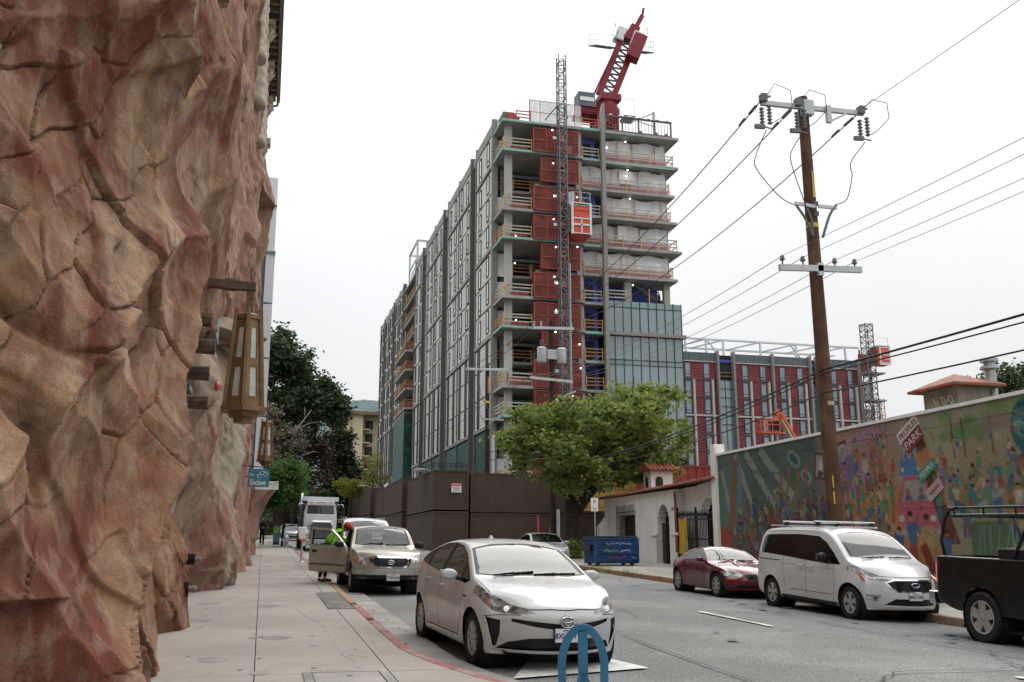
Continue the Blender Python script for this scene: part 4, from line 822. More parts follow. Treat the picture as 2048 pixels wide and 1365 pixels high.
# wall fittings: notice, flood lights, cameras, wire
sg = thing('warning_sign', 'red and white notice on the end of the nearest brown container', 'sign', (12.42, 62.955, 5.3))
MB().box((0, 0, .3), (.66, .02, .6)).build('board', m_sw, sg); MB().box((0, -.012, .5), (.62, .004, .17)).build('red_header', M('sign_red', (.5, .03, .03), .5), sg)
text('lettering', 'NOTICE', .12, m_sw, (0, -.016, .5), (R(90), 0, 0), sg)
for q in range(4): MB().box((rt.uniform(-.03, .03), -.012, .34 - q * .085), (.5 - .06 * (q % 2), .003, .03)).build('text_line', m_dark, sg)
for k, (x, y, z, lab) in enumerate(((10.45, 66.0, 6.95, 'flat white lamp head over the nearer containers'), (10.85, 110, 8.55, 'flat white lamp head over the far containers'))):
    t = thing('wall_lamp', lab, 'lamp', (x, y, z)); MB().lathe([(.0, .10), (.25, .08), (.5, .02), (.5, 0), (0, -.03)], 14).build('shade', m_sw, t).scale = (1.15, 2.4, 1); MB().tube([(.35, 0, .0), (.9, 0, -.1), (1.2, 0, -.5)], .04, 6).build('arm', m_steel, t)
t = thing('security_camera', 'white security cameras fixed on the brown container wall', 'camera', (10.75, 85.2, 7.0))
MB().lathe([(0, -.3), (.17, -.22), (.2, 0), (.2, .16), (0, .22)], 10).build('dome_camera', m_sw, t, smooth=True); MB().bar((-.1, -.3, .1), (-.5, -1.0, .0), .2).build('bullet_camera', m_sw, t)
t = thing('barbed_fence', 'thin wire and posts along the top of the nearest containers', 'fence', (12, 63.1, 6.95)); fw_ = MB()
for q in range(7): fw_.bar((-1.1 + q * .37, 0, -.03), (-1.1 + q * .37, 0, .30), .035)
for q in range(2): fw_.bar((-1.15, 0, .12 + q * .16), (1.2, 0, .12 + q * .16), .02)
for q in range(9): fw_.bar((-1.12, .5 + q * 1.4, -.03), (-1.12, .5 + q * 1.4, .34), .035)
for q in range(2): fw_.bar((-1.12, 0, .14 + q * .18), (-1.12, 12, .30 + q * .18), .02)
fw_.build('wire', m_black, t)
# stacked coloured containers behind the stucco house
container(29.5, 57, gz(14, 57) + 2.9, 12.19, 'red corrugated container behind the stucco house', R(90), M('red_container', (.22, .035, .03), .6, var=.12, scale=2, streak=.3), .045, grp='coloured containers', pit=.55)
container(29.5, 57.2, gz(14, 57) + .2, 12.19, 'lower dark red container behind the stucco house', R(90), M('red_container', (.2, .03, .03)), .045, grp='coloured containers', pit=.55)
container(21.9, 60.3, gz(14, 57) + 2.75, 4.2, 'ochre corrugated container beside the red one', R(90), M('ochre_container', (.34, .20, .06), .6, var=.12, streak=.3), .045, grp='coloured containers', pit=.5)
# ================================================================= red clad wing in the distance
rw = wthing('red_clad_building', 'long red clad building with narrow windows behind the mural', 'building', (65, 140, 2))
m_red = M('red_board_cladding', (.21, .05, .055), .6, var=.18, scale=.9, col2=(.165, .036, .042)); boards(m_red, .42, .45)
m_pgrey = M('grey_parapet_panel', (.10, .13, .14), .5, var=.1); m_pil = M('pale_pilaster', (.46, .44, .41), .6, var=.08)
m_rpane = M('blue_window_glass', (.14, .20, .25), .06, var=.35, scale=.35, coat=1.0, spec=.9)
def ux(u): return 64.96 + (u * .249 + 1340 - 1366) * .0927
RY, RT = 140.0, 31.6
MB().b2((64.0, RY + .3, 2), (97.4, 156, RT + 1.2)).build('wall_core', m_inner, rw)
rows = [RT - .35 - q * 2.95 for q in range(10)]        # window heads
cols = [(132, 0), (275, 0), (575, 1), (717, 1), (873, 1), (1014, 1), (1185, 2), (1292, 2), (1430, 2)]
segs = [(ux(60), ux(358)), (ux(484), ux(789)), (ux(795), ux(1092)), (ux(1156), ux(1498))]
for a_, b_ in segs:
    for q in range(9): MB().b2((a_ + .05, RY, RT - .1 - (q + 1) * 2.95 + .05), (b_ - .05, RY + .3, RT - .1 - q * 2.95)).build('cladding_panel', m_red, rw)
    n_ = 7
    for q in range(n_): MB().b2((a_ + (b_ - a_) * q / n_ + .02, RY - .05, RT), (a_ + (b_ - a_) * (q + 1) / n_ - .02, RY + .2, RT + 1.45)).build('parapet_panel', m_pgrey, rw)
    MB().b2((a_, RY - .2, RT - .15), (b_, RY + .1, RT)).build('band', m_pil, rw)
    for q in (1, 2): MB().b2((a_, RY - .08, RT - q * 2.95 - .16), (b_, RY + .05, RT - q * 2.95 - .06)).build('joint_strip', m_wfr, rw)
    MB().b2((a_, RY - .25, RT - 3 * 2.95 - .25), (b_, RY + .05, RT - 3 * 2.95)).build('band', m_pil, rw)
wf_ = MB()
for a, b in (((0, 0), (.09, 2.45)), ((.99, 0), (1.08, 2.45)), ((.09, 0), (.99, .09)), ((.09, 2.36), (.99, 2.45)), ((.09, .5), (.99, .58))): wf_.b2((a[0], -.08, a[1]), (b[0], .0, b[1]))
wfm = wf_.mesh('window', m_wfr); wpm = MB().b2((.09, -.03, .09), (.99, -.01, 2.36)).mesh('pane', m_rpane)
for u, g in cols:
    for q, zt in enumerate(rows[:7]):
        w = link('window', wfm, rw, (ux(u) - .5, RY - .03, zt - 2.45)); link('pane', wpm, w)
        MB().b2((ux(u) - .5, RY - .05, zt - 2.85), (ux(u) + .58, RY, zt - 2.47)).build('spandrel', m_pgrey, rw)
    MB().b2((ux(u) + .78, RY - .45, 8), (ux(u) + 1.1, RY + .02, RT - 3.1)).build('pilaster', m_pil, rw)
for u in (360, 484, 792, 1096, 1152, 1502): MB().b2((ux(u) - .16, RY - .7, 2), (ux(u) + .16, RY + .3, RT + 1.7)).build('fin', m_finl, rw)
for a_, b_ in ((ux(366), ux(480)), (ux(1101), ux(1150))):
    MB().b2((a_, RY + .26, 2), (b_, RY + .29, RT - 3.0)).build('recess_glass', m_cw, rw); MB().b2((a_, RY + .24, RT - 2.8), (b_, RY + .28, RT - .3)).build('open_floor', m_inner, rw); MB().b2((a_, RY + .1, RT), (b_, RY + .25, RT + .4)).build('membrane_strip', m_blue, rw)
    for q in range(6): MB().b2((a_, RY + .15, RT - 3.0 - q * 1.47), (b_, RY + .25, RT - 2.9 - q * 1.47)).build('transom', m_wfr, rw)
    MB().b2(((a_ + b_) / 2 - .05, RY + .18, 2), ((a_ + b_) / 2 + .05, RY + .25, RT - 3)).build('mullion', m_wfr, rw)
    for h in (.5, 1.1): MB().b2((a_, RY, RT - 2.9 + h), (b_, RY + .08, RT - 2.8 + h)).build('rail', m_orail, rw)
fr_ = MB(); y2 = 148
for yy_ in (RY + .8, y2): fr_.bar((63, yy_, RT + 3.9), (98.2, yy_, RT + 3.9), .3)
for u in (140, 300, 435, 730, 1020, 1230, 1430): fr_.bar((ux(u), RY + .8, RT), (ux(u), RY + .8, RT + 3.9), .28).bar((ux(u), RY + .8, RT + 3.9), (ux(u) - 2.5, y2, RT + 3.9), .22)
for u in (435, 1100): fr_.bar((ux(u), RY + .8, RT + .2), (ux(u) - 2.8, RY + .8, RT + 3.7), .2)
fr_.build('roof_frame', m_pan, rw)
h2 = wthing('construction_hoist', 'distant lattice hoist with red cab at the end of the red building', 'hoist', (98.6, 138.6, 2))
mast(h2, 98.3, 138.3, 2, 39.2, 1.5, m_mast, 2.0, .07)
for k, z in enumerate((30.6, 25.9, 21.2, 16.6)): MB().b2((97.45, 138, z), (101.2 - k * .2, 141, z + .25)).build('landing', m_slab, h2); MB().b2((97.5, 140.0, z + .25), (99.3, 140.1, z + 3.6)).build('landing_screen', m_paper if k else m_gate, h2); MB().b2((97.6, 139.9, z + .25), (97.9, 139.98, z + 4.4)).b2((99.3, 139.9, z + .25), (99.9, 139.98, z + 4.4)).build('gate_post', m_gate, h2)
mast(h2, 100.7, 139.4, 2, 26.5, .9, m_gate, 2.4, .04)
c2 = wthing('hoist_cab', 'distant red and white hoist cab beside the red building', 'hoist cab', (100, 137.5, 31.9))
MB().b2((99.2, 136.9, 32.0), (101.5, 139, 35.0)).build('car_body', m_cabr, c2); MB().b2((99.5, 136.8, 31.9), (101.6, 136.9, 35.1)).build('front_frame', m_cabw, c2); MB().b2((99.2, 136.8, 35.0), (101.5, 139, 35.3)).build('roof', m_cabw, c2)
for z in (32.4, 33.1, 33.8, 34.4): MB().b2((99.8, 136.74, z), (101.3, 136.79, z + .45)).build('front_panel', m_cabr, c2)
MB().b2((99.0, 137.2, 32.4), (99.2, 138.2, 34.3)).build('side_door', m_fin, c2); MB().bar((101.4, 137, 35.3), (101.4, 137, 36.6), .06).bar((99.4, 137, 36.6), (101.4, 137, 36.6), .05).build('roof_rail', m_steel, c2)
# boom lift
bl = wthing('boom_lift', 'orange boom lift with a cream arm raised in front of the red building', 'lift', (66, 105, 2.6))
m_or = M('lift_orange', (.62, .13, .06), .5, var=.1); m_cr = M('lift_cream', (.62, .55, .36), .5, var=.06)
MB().bar((66.5, 105, 8.6), (61.6, 105, 17.4), .75, .6).build('main_boom', m_cr, bl); MB().bar((66.9, 104.6, 8.6), (61.3, 104.6, 18.0), .25, .3).build('boom_edge', m_or, bl); MB().bar((61.2, 105, 18.3), (60.4, 105, 15.8), .55, .5).bar((60.9, 105, 18.2), (61.9, 105, 17.2), .7).build('jib', m_or, bl)
bk = MB()
for x_ in (58.0, 58.8, 59.6, 60.6):
    for y_ in (103.8, 105.2): bk.bar((x_, y_, 15.5), (x_, y_, 17.1), .09)
for z in (15.6, 16.4, 17.1): bk.bar((58, 103.8, z), (60.6, 103.8, z), .09).bar((58, 105.2, z), (60.6, 105.2, z), .09).bar((58, 103.8, z), (58, 105.2, z), .09)
bk.b2((58, 103.8, 15.35), (61.2, 105.2, 15.5)).build('basket', m_or, bl); MB().b2((59.9, 104, 15.5), (60.7, 104.9, 16.9)).build('control_box', m_black, bl)
MB().b2((64.5, 103.5, 3.4), (69.5, 106.5, 6.0)).bar((68.5, 105, 5), (66.5, 105, 8.7), .8).build('chassis', m_or, bl, bevel=.1)
for x_ in (65, 69): 
    for y_ in (103.3, 106.6): MB().lathe([(.5, -.25), (.85, -.22), (.85, .22), (.5, .25)], 16, (x_, y_, 3.45), 'y').build('wheel', m_dark, bl)
# ================================================================= far left: cream block, hills
yb = wthing('cream_apartment_block', 'cream apartment block with stacked balconies at the end of the street', 'building', (18, 215, 4))
m_cream = M('cream_wall', (.50, .44, .30), .85, var=.05, streak=.15)
MB().b2((14, 216, 4), (20.9, 232, 31.6)).build('wall', m_cream, yb); MB().b2((20.9, 217.8, 4), (27, 232, 31.2)).build('wall', M('tan_wall', (.36, .30, .20), .85), yb); MB().b2((13.4, 215.2, 31.2), (28, 233, 32.0)).build('roof_slab', M('brown_roof_edge', (.18, .12, .07), .8), yb); MB().b2((18.2, 215.7, 4), (18.4, 216, 31.2)).build('wall_joint', M('tan_wall', (.3, .25, .17)), yb)
for k in range(9): 
    z = 29.2 - k * 3.0; bo = MB().b2((21.0, 216.0, z - 1.3), (22.5, 217.8, z - 1.1)).build('balcony', m_cream, yb); MB().b2((22.4, 216.0, z - 1.1), (22.5, 217.8, z - .1)).build('balcony_rail', m_wfr, bo); MB().b2((21.6, 217.72, z - 1.0), (23.3, 217.85, z + 1.0)).build('window', m_inner, yb)
X_, Y_ = np.meshgrid(np.linspace(-700, 900, 320), np.linspace(900, 1900, 60), indexing='ij')
Zh = 30 + 205 * np.clip((Y_ - 900) / 620, 0, 1) ** 1.2 + 14 * fbm(X_ * .006, Y_ * .006, 4, 3) + np.maximum(0, 9 * fbm(X_ * .09, Y_ * .05, 3, 8)) - np.maximum(0, (Y_ - 1540) * .4)
tag(link('hills', grid_mesh('hills', np.stack([X_, Y_, Zh], 2), M('hazy_wooded_hill', (.085, .12, .125), .95, var=.35, scale=.04, col2=(.07, .10, .105)))), kind='structure')

# unseen buildings added behind the camera for their shade and reflections
for k, (x0, x1, y1, h, c, lab) in enumerate(((-40, -14, -24, 13, (.30, .20, .15), 'unseen brick-coloured building added behind the camera to shade the street'), (-12, 8, -30, 15, (.32, .29, .24), 'unseen tan building added behind the camera to shade the street'), (14, 44, -26, 12, (.22, .20, .19), 'unseen grey building added behind the camera to shade the street'))):
    t = wthing('added_shade_building', lab, 'building', ((x0 + x1) / 2, y1, -.5)); MB().b2((x0, y1 - 14, -1), (x1, y1, h)).build('wall', M('shade_building_wall_%d' % k, c, .85, var=.1), t); MB().b2((x0 - .2, y1 - 14, h), (x1 + .2, y1 + .25, h + .5)).build('cornice', m_stone, t)
    for q in range(int((x1 - x0) / 3.2)):
        for z in (4.6, 8.2): w = MB().b2((x0 + 1 + q * 3.2, y1, z), (x0 + 2.6 + q * 3.2, y1 + .06, z + 2)).build('window', m_wfr, t); MB().b2((x0 + 1.1 + q * 3.2, y1 + .065, z + .1), (x0 + 2.5 + q * 3.2, y1 + .08, z + 1.9)).build('pane', m_rpane, w)
# ================================================================= mural wall (painted with a generic crowd scene)
WX = 17.5
mw = wthing('mural_wall', 'long wall painted with a colourful crowded mural along the right sidewalk', 'wall', (WX, 25, 0))
y_ax = np.arange(12.0, 34.95, .03); z_ax = np.arange(.2, 5.3, .03)
YY, ZZ = np.meshgrid(y_ax, z_ax, indexing='ij'); CC = np.zeros(YY.shape + (3,))
rm = np.random.RandomState(4)
n1 = fbm(YY * .5, ZZ * .7, 4, 1)[..., None]; n2 = fbm(YY * 1.6, ZZ * 1.8, 4, 2)[..., None]
def c3(*a): return np.array(a)
park = np.clip((24.2 - YY) / 1.2, 0, 1)[..., None]; left = np.clip((YY - 27.0) / 1.0, 0, 1)[..., None]
CC[:] = c3(.30, .20, .17) + .05 * n1                                                   # mid: pinkish house walls
CC[:] = CC * (1 - left) + left * (c3(.10, .125, .115) + .05 * n1 + .03 * n2 * c3(1, .7, .6))      # left: grey green hall
CC[:] = CC * (1 - park) + park * (c3(.25, .24, .16) + .06 * n1 * c3(.6, 1, .4))                     # right: meadow
top = np.clip((ZZ - 4.2) / .9, 0, 1)[..., None] * park; CC[:] = CC * (1 - top * .6) + top * .6 * c3(.27, .25, .21)
SH = (1 + .22 * n2 + .10 * n1); STEP = .03
def window(y0, y1, z0, z1): 
    i0, i1 = max(0, int((y0 - 12.0) / STEP)), min(YY.shape[0], int((y1 - 12.0) / STEP) + 2); j0, j1 = max(0, int((z0 - .2) / STEP)), min(YY.shape[1], int((z1 - .2) / STEP) + 2)
    return (slice(i0, i1), slice(j0, j1)) if i1 > i0 and j1 > j0 else None
def blend(w, m, col, a=1.0):
    m = np.clip(m, 0, 1)[..., None] * a; CC[w] = CC[w] * (1 - m) + m * (np.array(col) * SH[w])
def ell(y, z, a, b, col, al=1.0, rot=0.0, soft=.12):
    q = max(a, b) * 1.1; w = window(y - q, y + q, z - q, z + q)
    if w is None: return
    dy, dz = YY[w] - y, ZZ[w] - z; u = dy * math.cos(rot) + dz * math.sin(rot); v = -dy * math.sin(rot) + dz * math.cos(rot)
    blend(w, (1 - np.sqrt((u / a) ** 2 + (v / b) ** 2)) / soft, col, al)
def poly(pts, col, al=1.0, soft=.03):
    """convex polygon"""
    P = np.array(pts, float); c = P.mean(0); w = window(P[:, 0].min() - .05, P[:, 0].max() + .05, P[:, 1].min() - .05, P[:, 1].max() + .05)
    if w is None: return
    d = np.full(YY[w].shape, 1e9)
    for i in range(len(P)):
        a, b = P[i], P[(i + 1) % len(P)]; n = np.array([b[1] - a[1], a[0] - b[0]]); n /= np.hypot(*n) + 1e-9
        if np.dot(c - a, n) < 0: n = -n
        d = np.minimum(d, (YY[w] - a[0]) * n[0] + (ZZ[w] - a[1]) * n[1])
    blend(w, d / soft + .5, col, al)
def seg(a, b, w, col, al=1.0):
    a, b = np.array(a), np.array(b); d = b - a; L_ = np.hypot(*d) + 1e-9; d = d / L_; n = np.array([-d[1], d[0]]) * w / 2
    poly([a + n, b + n, b - n, a - n], col, al, .025)
SK = [(.30, .17, .11), (.36, .22, .15), (.16, .085, .05), (.25, .14, .09)]
TP = [(.10, .18, .17), (.28, .09, .08), (.20, .13, .25), (.32, .26, .17), (.08, .12, .22), (.12, .22, .12), (.34, .30, .26), (.26, .15, .08), (.05, .16, .16)]
def person_paint(y, z, h, tone=1.0, arms=True):
    sk = np.array(SK[rm.randint(4)]) * tone; tp = np.array(TP[rm.randint(len(TP))]) * tone; pt = np.array(TP[rm.randint(len(TP))]) * tone * .8
    ln = rm.uniform(-.12, .12) * h; w = .115 * h
    seg((y - w * .5, z), (y - w * .25 + ln * .4, z + .48 * h), w * .85, pt); seg((y + w * .8, z), (y + w * .3 + ln * .4, z + .48 * h), w * .85, pt)
    poly([(y - w * .8 + ln * .4, z + .44 * h), (y + w * .8 + ln * .4, z + .44 * h), (y + w * 1.15 + ln, z + .80 * h), (y - w * 1.15 + ln, z + .80 * h)], tp)
    if arms:
        for s in (-1, 1):
            e = (y + ln + s * w * rm.uniform(1.3, 2.2), z + h * rm.uniform(.5, .75)); seg((y + ln + s * w * 1.0, z + .77 * h), e, w * .45, tp if rm.rand() < .5 else sk); seg(e, (e[0] + s * w * rm.uniform(-1.2, 1), e[1] + h * rm.uniform(-.15, .25)), w * .38, sk)
    ell(y + ln, z + .90 * h, .062 * h, .085 * h, sk, 1, 0, .3)
    ell(y + ln + .01 * h, z + .945 * h, .072 * h, .062 * h, np.array([(.05, .03, .02), (.14, .07, .03), (.02, .02, .02), (.22, .14, .06)][rm.randint(4)]) * tone, .95, 0, .3)
# left part: pale slanting beams, dark crowd
for a, b, w in (((33.4, 5.2), (31.7, 1.9), .30), ((32.6, 5.2), (30.4, 2.6), .34), ((31.5, 5.2), (29.4, 3.2), .38), ((34.6, 4.6), (33.6, 1.6), .25)): seg(a, b, w, (.22, .25, .22), .9)
for q in range(7): seg((33.0 - q * .62, 4.6 - q * .1), (31.3 - q * .4, 4.1), .05, (.06, .08, .09), .8)
poly([(33.5, 4.9), (33.1, 5.2), (33.9, 1.2), (34.4, 1.2)], (.18, .085, .05), .85); poly([(32.9, 4.9), (33.2, 4.9), (33.4, 2.6), (33.0, 2.6)], (.09, .18, .20), .9)
poly([(32.6, 2.3), (30.3, 2.9), (30.5, 2.2), (32.5, 1.5)], (.30, .30, .26), .85); poly([(32.4, 1.9), (31.0, 2.1), (31.2, 1.2), (32.3, 1.1)], (.26, .24, .21), .8)
for y, z, r_ in ((29.2, 4.6, .5), (30.3, 3.3, .42), (28.5, 3.9, .4)): ell(y, z, r_, r_ * .6, (.20, .23, .20), .9, .6); ell(y, z, r_ * .6, r_ * .35, (.045, .10, .09), 1, .6)
for q in range(4):      # raised arms
    y = 30.4 - q * .55; seg((y, 2.9), (y - .3, 3.9 + .2 * (q % 2)), .13, (.22, .10, .06)); ell(y - .3, 4.0 + .2 * (q % 2), .12, .16, (.24, .12, .07))
for q in range(150):
    z = 1.0 + 2.0 * rm.rand() ** 1.0; y = rm.uniform(27.2, 32.6); person_paint(y, z - .5 + .15, rm.uniform(.75, 1.1) * (1.25 - .2 * z), .62, rm.rand() < .4) if q % 2 == 0 else person_paint(y, z - .55, rm.uniform(.8, 1.05), .5, False)
for q in range(10): person_paint(rm.uniform(33, 34.7), rm.uniform(.6, 1.4), rm.uniform(1.0, 1.5), .55)
poly([(34.95, 1.0), (33.9, 1.0), (34.2, 2.0), (34.95, 2.2)], (.28, .085, .05), .9); poly([(34.95, 2.2), (34.6, 2.2), (34.7, 4.2), (34.95, 4.4)], (.06, .20, .12), .9)
for y, z, rr in ((27.6, 4.2, .15), (26.4, 4.45, -.2), (25.85, 4.0, -.35)):    # hung portraits
    u = lambda a, b: (y + a * math.cos(rr) - b * math.sin(rr), z + a * math.sin(rr) + b * math.cos(rr))
    poly([u(-.36, -.48), u(.36, -.48), u(.36, .48), u(-.36, .48)], (.10, .055, .035)); poly([u(-.27, -.38), u(.27, -.38), u(.27, .38), u(-.27, .38)], (.26, .26, .25)); ell(*u(0, .05), .13, .19, (.42, .41, .39)); ell(*u(0, -.28), .2, .12, (.07, .07, .07))
# middle: leaning house front, orange ground
poly([(26.6, 4.6), (25.2, 5.25), (24.0, 5.3), (25.6, 2.6), (26.5, 3.4)], (.27, .21, .26), .8)
poly([(26.9, 2.9), (26.2, 4.4), (25.6, 4.5), (26.3, 2.2)], (.13, .09, .17), .8)
for a, b, w in (((25.3, 3.8), (24.4, 5.25), .16), ((25.3, 3.9), (24.3, 2.9), .14), ((24.9, 4.3), (24.2, 3.1), .1), ((26.2, 2.6), (25.1, 4.9), .12)): seg(a, b, w, (.36, .17, .13))
for q in range(7): seg((25.6 - q * .25, 5.2), (25.3 - q * .2, 4.2), .04, (.20, .12, .17), .7)
poly([(27.0, .5), (26.2, 3.0), (24.6, 3.9), (23.7, 3.2), (21.4, .5)], (.37, .19, .075), .92)
poly([(26.8, .4), (25.4, .4), (25.9, 1.6), (26.6, 1.7)], (.10, .15, .17), .7)
# two generic round cars going up the slope
def car_paint(y0, y1, z0, z1, col):
    m, w, h = (y0 + y1) / 2, (y1 - y0), z1 - z0
    poly([(y0, z0), (y1, z0), (y1 - .08 * w, z0 + .55 * h), (y0 + .08 * w, z0 + .55 * h)], col); poly([(y0 + .1 * w, z0 + .5 * h), (y1 - .1 * w, z0 + .5 * h), (y1 - .26 * w, z0 + h), (y0 + .26 * w, z0 + h)], np.array(col) * .9)
    poly([(y0 + .18 * w, z0 + .56 * h), (y1 - .18 * w, z0 + .56 * h), (y1 - .3 * w, z0 + .92 * h), (y0 + .3 * w, z0 + .92 * h)], (.27, .29, .26))
    for q in (-.14, .16): ell(m + q * w, z0 + .72 * h, w * .05, h * .08, (.2, .11, .07), .9); poly([(m + (q - .09) * w, z0 + .57 * h), (m + (q + .09) * w, z0 + .57 * h), (m + (q + .06) * w, z0 + .66 * h), (m + (q - .06) * w, z0 + .66 * h)], (.12, .10, .16))
    seg((y0 + .1 * w, z0 + .42 * h), (y1 - .1 * w, z0 + .42 * h), .03, np.array(col) * .55); seg((m, z0 + .08 * h), (m, z0 + .5 * h), .025, np.array(col) * .6)
    ell(y0 + .14 * w, z0 + .25 * h, w * .07, h * .07, (.45, .44, .40)); ell(y1 - .14 * w, z0 + .25 * h, w * .07, h * .07, (.45, .44, .40)); poly([(y0 - .02 * w, z0 - .05 * h), (y1 + .02 * w, z0 - .05 * h), (y1, z0 + .06 * h), (y0, z0 + .06 * h)], (.3, .3, .29))
car_paint(22.66, 23.62, 3.5, 4.55, (.11, .19, .36)); car_paint(22.1, 23.95, 1.9, 3.55, (.42, .13, .17))
poly([(23.1, 5.25), (22.7, 5.25), (21.4, 1.6), (21.95, 1.6)], (.11, .05, .035))                     # leaning post
poly([(22.95, 4.1), (22.3, 4.4), (22.05, 3.75), (22.65, 3.4)], (.38, .18, .10), .8)
for q in range(26): person_paint(rm.uniform(24.0, 26.6), rm.uniform(.7, 3.4), rm.uniform(.75, 1.25), 1.0)
for q in range(10): person_paint(rm.uniform(23.9, 24.9), rm.uniform(3.3, 4.3), rm.uniform(.55, .8), .95)
# right: meadow with gardeners and trees
for q in range(26): y, z = rm.uniform(12.3, 22), rm.uniform(4.45, 5.2); ell(y, z, rm.uniform(.25, .6), rm.uniform(.15, .35), (.09 + .05 * rm.rand(), .17 + .07 * rm.rand(), .08), .7, 0, .5)
for y in (21.3, 20.9, 19.9, 17.6, 15.5): seg((y, 3.9), (y + .05, 5.0), .06, (.10, .06, .035), .9)
poly([(20.2, 4.55), (19.2, 4.55), (19.3, 5.0), (20.1, 5.0)], (.20, .15, .12), .7)
for q in range(34): z = 4.6 - 2.3 * rm.rand() ** .8; person_paint(rm.uniform(12.5, 21.9), z - .3, .38 + (4.6 - z) * .42, .85 + .1 * rm.rand())
for q in range(14): person_paint(rm.uniform(14, 22), rm.uniform(1.6, 2.5), rm.uniform(1.0, 1.35), .95)
for q in range(60): y, z = rm.uniform(12.3, 21.5), rm.uniform(.6, 2.4); seg((y, z), (y + rm.uniform(-.15, .15), z + rm.uniform(.15, .4)), .03, (.08, .15 + .1 * rm.rand(), .06), .7)
poly([(21.0, 1.2), (19.6, 1.2), (19.6, 2.2), (21.0, 2.2)], (.075, .12, .07), .85)
for q in range(6): seg((20.8 - q * .22, 1.2), (20.6 - q * .22 + .15 * math.sin(q), 2.1), .04, (.10, .26, .22)); 
for q in range(4): seg((20.9, 2.2 + q * .06), (19.7, 3.0 + q * .12), .05, (.26, .32, .32), .8)
ell(18.75, 4.5, .55, .75, (.035, .10, .11)); ell(18.9, 4.7, .28, .3, (.07, .18, .19), .8); ell(18.8, 3.5, .5, .4, (.13, .10, .08)); ell(18.85, 3.5, .3, .24, (.20, .16, .13), .8)
for q in range(14): seg((19.3 - rm.rand() * .6, 4.0 + rm.rand()), (19.1 - rm.rand() * .7, 3.8 + rm.rand()), .03, [(.30, .28, .2), (.2, .05, .04), (.05, .2, .2)][q % 3], .8)
# denser small crowd, then loose brush dabs over everything
for q in range(60): person_paint(rm.uniform(23.9, 26.9), rm.uniform(.6, 4.2), rm.uniform(.5, .85), 1.05)
for q in range(70): z = rm.uniform(2.3, 4.7); person_paint(rm.uniform(13, 22.2), z - .2, .25 + (4.7 - z) * .30, 1.1)
for q in range(60): person_paint(rm.uniform(27, 34), rm.uniform(.5, 2.6), rm.uniform(.6, .95), .75)
for q in range(1500):
    y, z = rm.uniform(12.1, 34.8), rm.uniform(.3, 5.2); i_, j_ = min(int((y - 12) / STEP), YY.shape[0] - 1), min(int((z - .2) / STEP), YY.shape[1] - 1); c_ = CC[i_, j_] * rm.uniform(.6, 1.45) + rm.uniform(-.01, .015, 3); ell(y, z, rm.uniform(.03, .11), rm.uniform(.025, .06), np.clip(c_, .01, .6), .8, rm.uniform(0, 3), .4)
# the large walkers in front
for y, z, h in ((23.9, .75, 1.35), (23.25, .8, 1.75), (22.55, .7, 1.75), (21.9, .7, 1.3), (25.0, .7, 1.2)): person_paint(y, z, h, 1.05)
seg((22.95, 2.0), (22.3, 1.75), .05, (.30, .18, .10)); poly([(23.0, 1.5), (22.75, 1.65), (22.35, .8), (22.7, .75)], (.20, .055, .035))
CC[:] *= (1 - .10 * np.clip(fbm(YY * 6, ZZ * .8, 3, 21), 0, 1)[..., None])
seam = np.exp(-((ZZ - 4.95 + .004 * YY) / .018) ** 2)[..., None]; CC[:] = CC * (1 - .5 * seam)
g_ = CC.mean(2, keepdims=True); CC = np.clip((g_ + (CC - g_) * 1.1) * .88, .008, .8)
P = np.stack([WX + .004 * fbm(YY * 8, ZZ * 8, 2, 5), YY, ZZ], 2); P[..., 2] = rz_(YY) - .05 + (ZZ - .2) / 5.1 * (5.28 - rz_(YY) + .05)
me = grid_mesh('mural', P, None, smooth=True); at_ = me.color_attributes.new('paint', 'FLOAT_COLOR', 'POINT'); at_.data.foreach_set('color', np.concatenate([CC, np.ones(CC.shape[:2] + (1,))], 2).astype(np.float32).ravel())
m_mur = M('mural_paint', (.5, .5, .5), .75, var=.1, bump=.25, bscale=14, spec=.1); _n = m_mur.node_tree.nodes; _l = m_mur.node_tree.links
_a = _n.new('ShaderNodeAttribute'); _a.attribute_name = 'paint'; _mx = _n.new('ShaderNodeMix'); _mx.data_type = 'RGBA'; _mx.blend_type = 'OVERLAY'; _mx.inputs[0].default_value = .15
_s = _n['Principled BSDF'].inputs['Base Color'].links[0].from_socket; _l.new(_a.outputs['Color'], _mx.inputs[6]); _l.new(_s, _mx.inputs[7]); _l.new(_mx.outputs[2], _n['Principled BSDF'].inputs['Base Color'])
me.materials.append(m_mur); link('mural', me, mw)
MB().b2((WX + .03, 12, 0), (WX + .4, 34.9, 5.3)).build('wall_body', m_stuc, mw); MB().b2((WX - .04, 12, 5.28), (WX + .45, 34.9, 5.37)).build('coping', m_white, mw)
m_sred = M('sign_board_red', (.20, .025, .03), .6); m_sgr = M('sign_board_green', (.04, .22, .16), .6); m_spk = M('sign_board_pink', (.42, .33, .33), .6); m_smr = M('sign_ink', (.25, .06, .07), .6)
def msign(y0, z0, L_, H_, ang, bg, fg, txt, size):       # painted street-name boards within the mural
    o = MB().box((0, 0, 0), (L_, H_, .006)).build('painted_sign', bg, mw); o.location = (WX - .012, y0, z0)
    o.rotation_euler = Matrix(((0, 0, -1), (-math.cos(ang), math.sin(ang), 0), (math.sin(ang), math.cos(ang), 0))).to_euler()
    t = text('lettering', txt, size, fg, (0, 0, .005), (0, 0, 0), o, ext=.001, bold=.004)
    return o
m_swd = M('faded_sign_white', (.48, .45, .42), .6, var=.1)
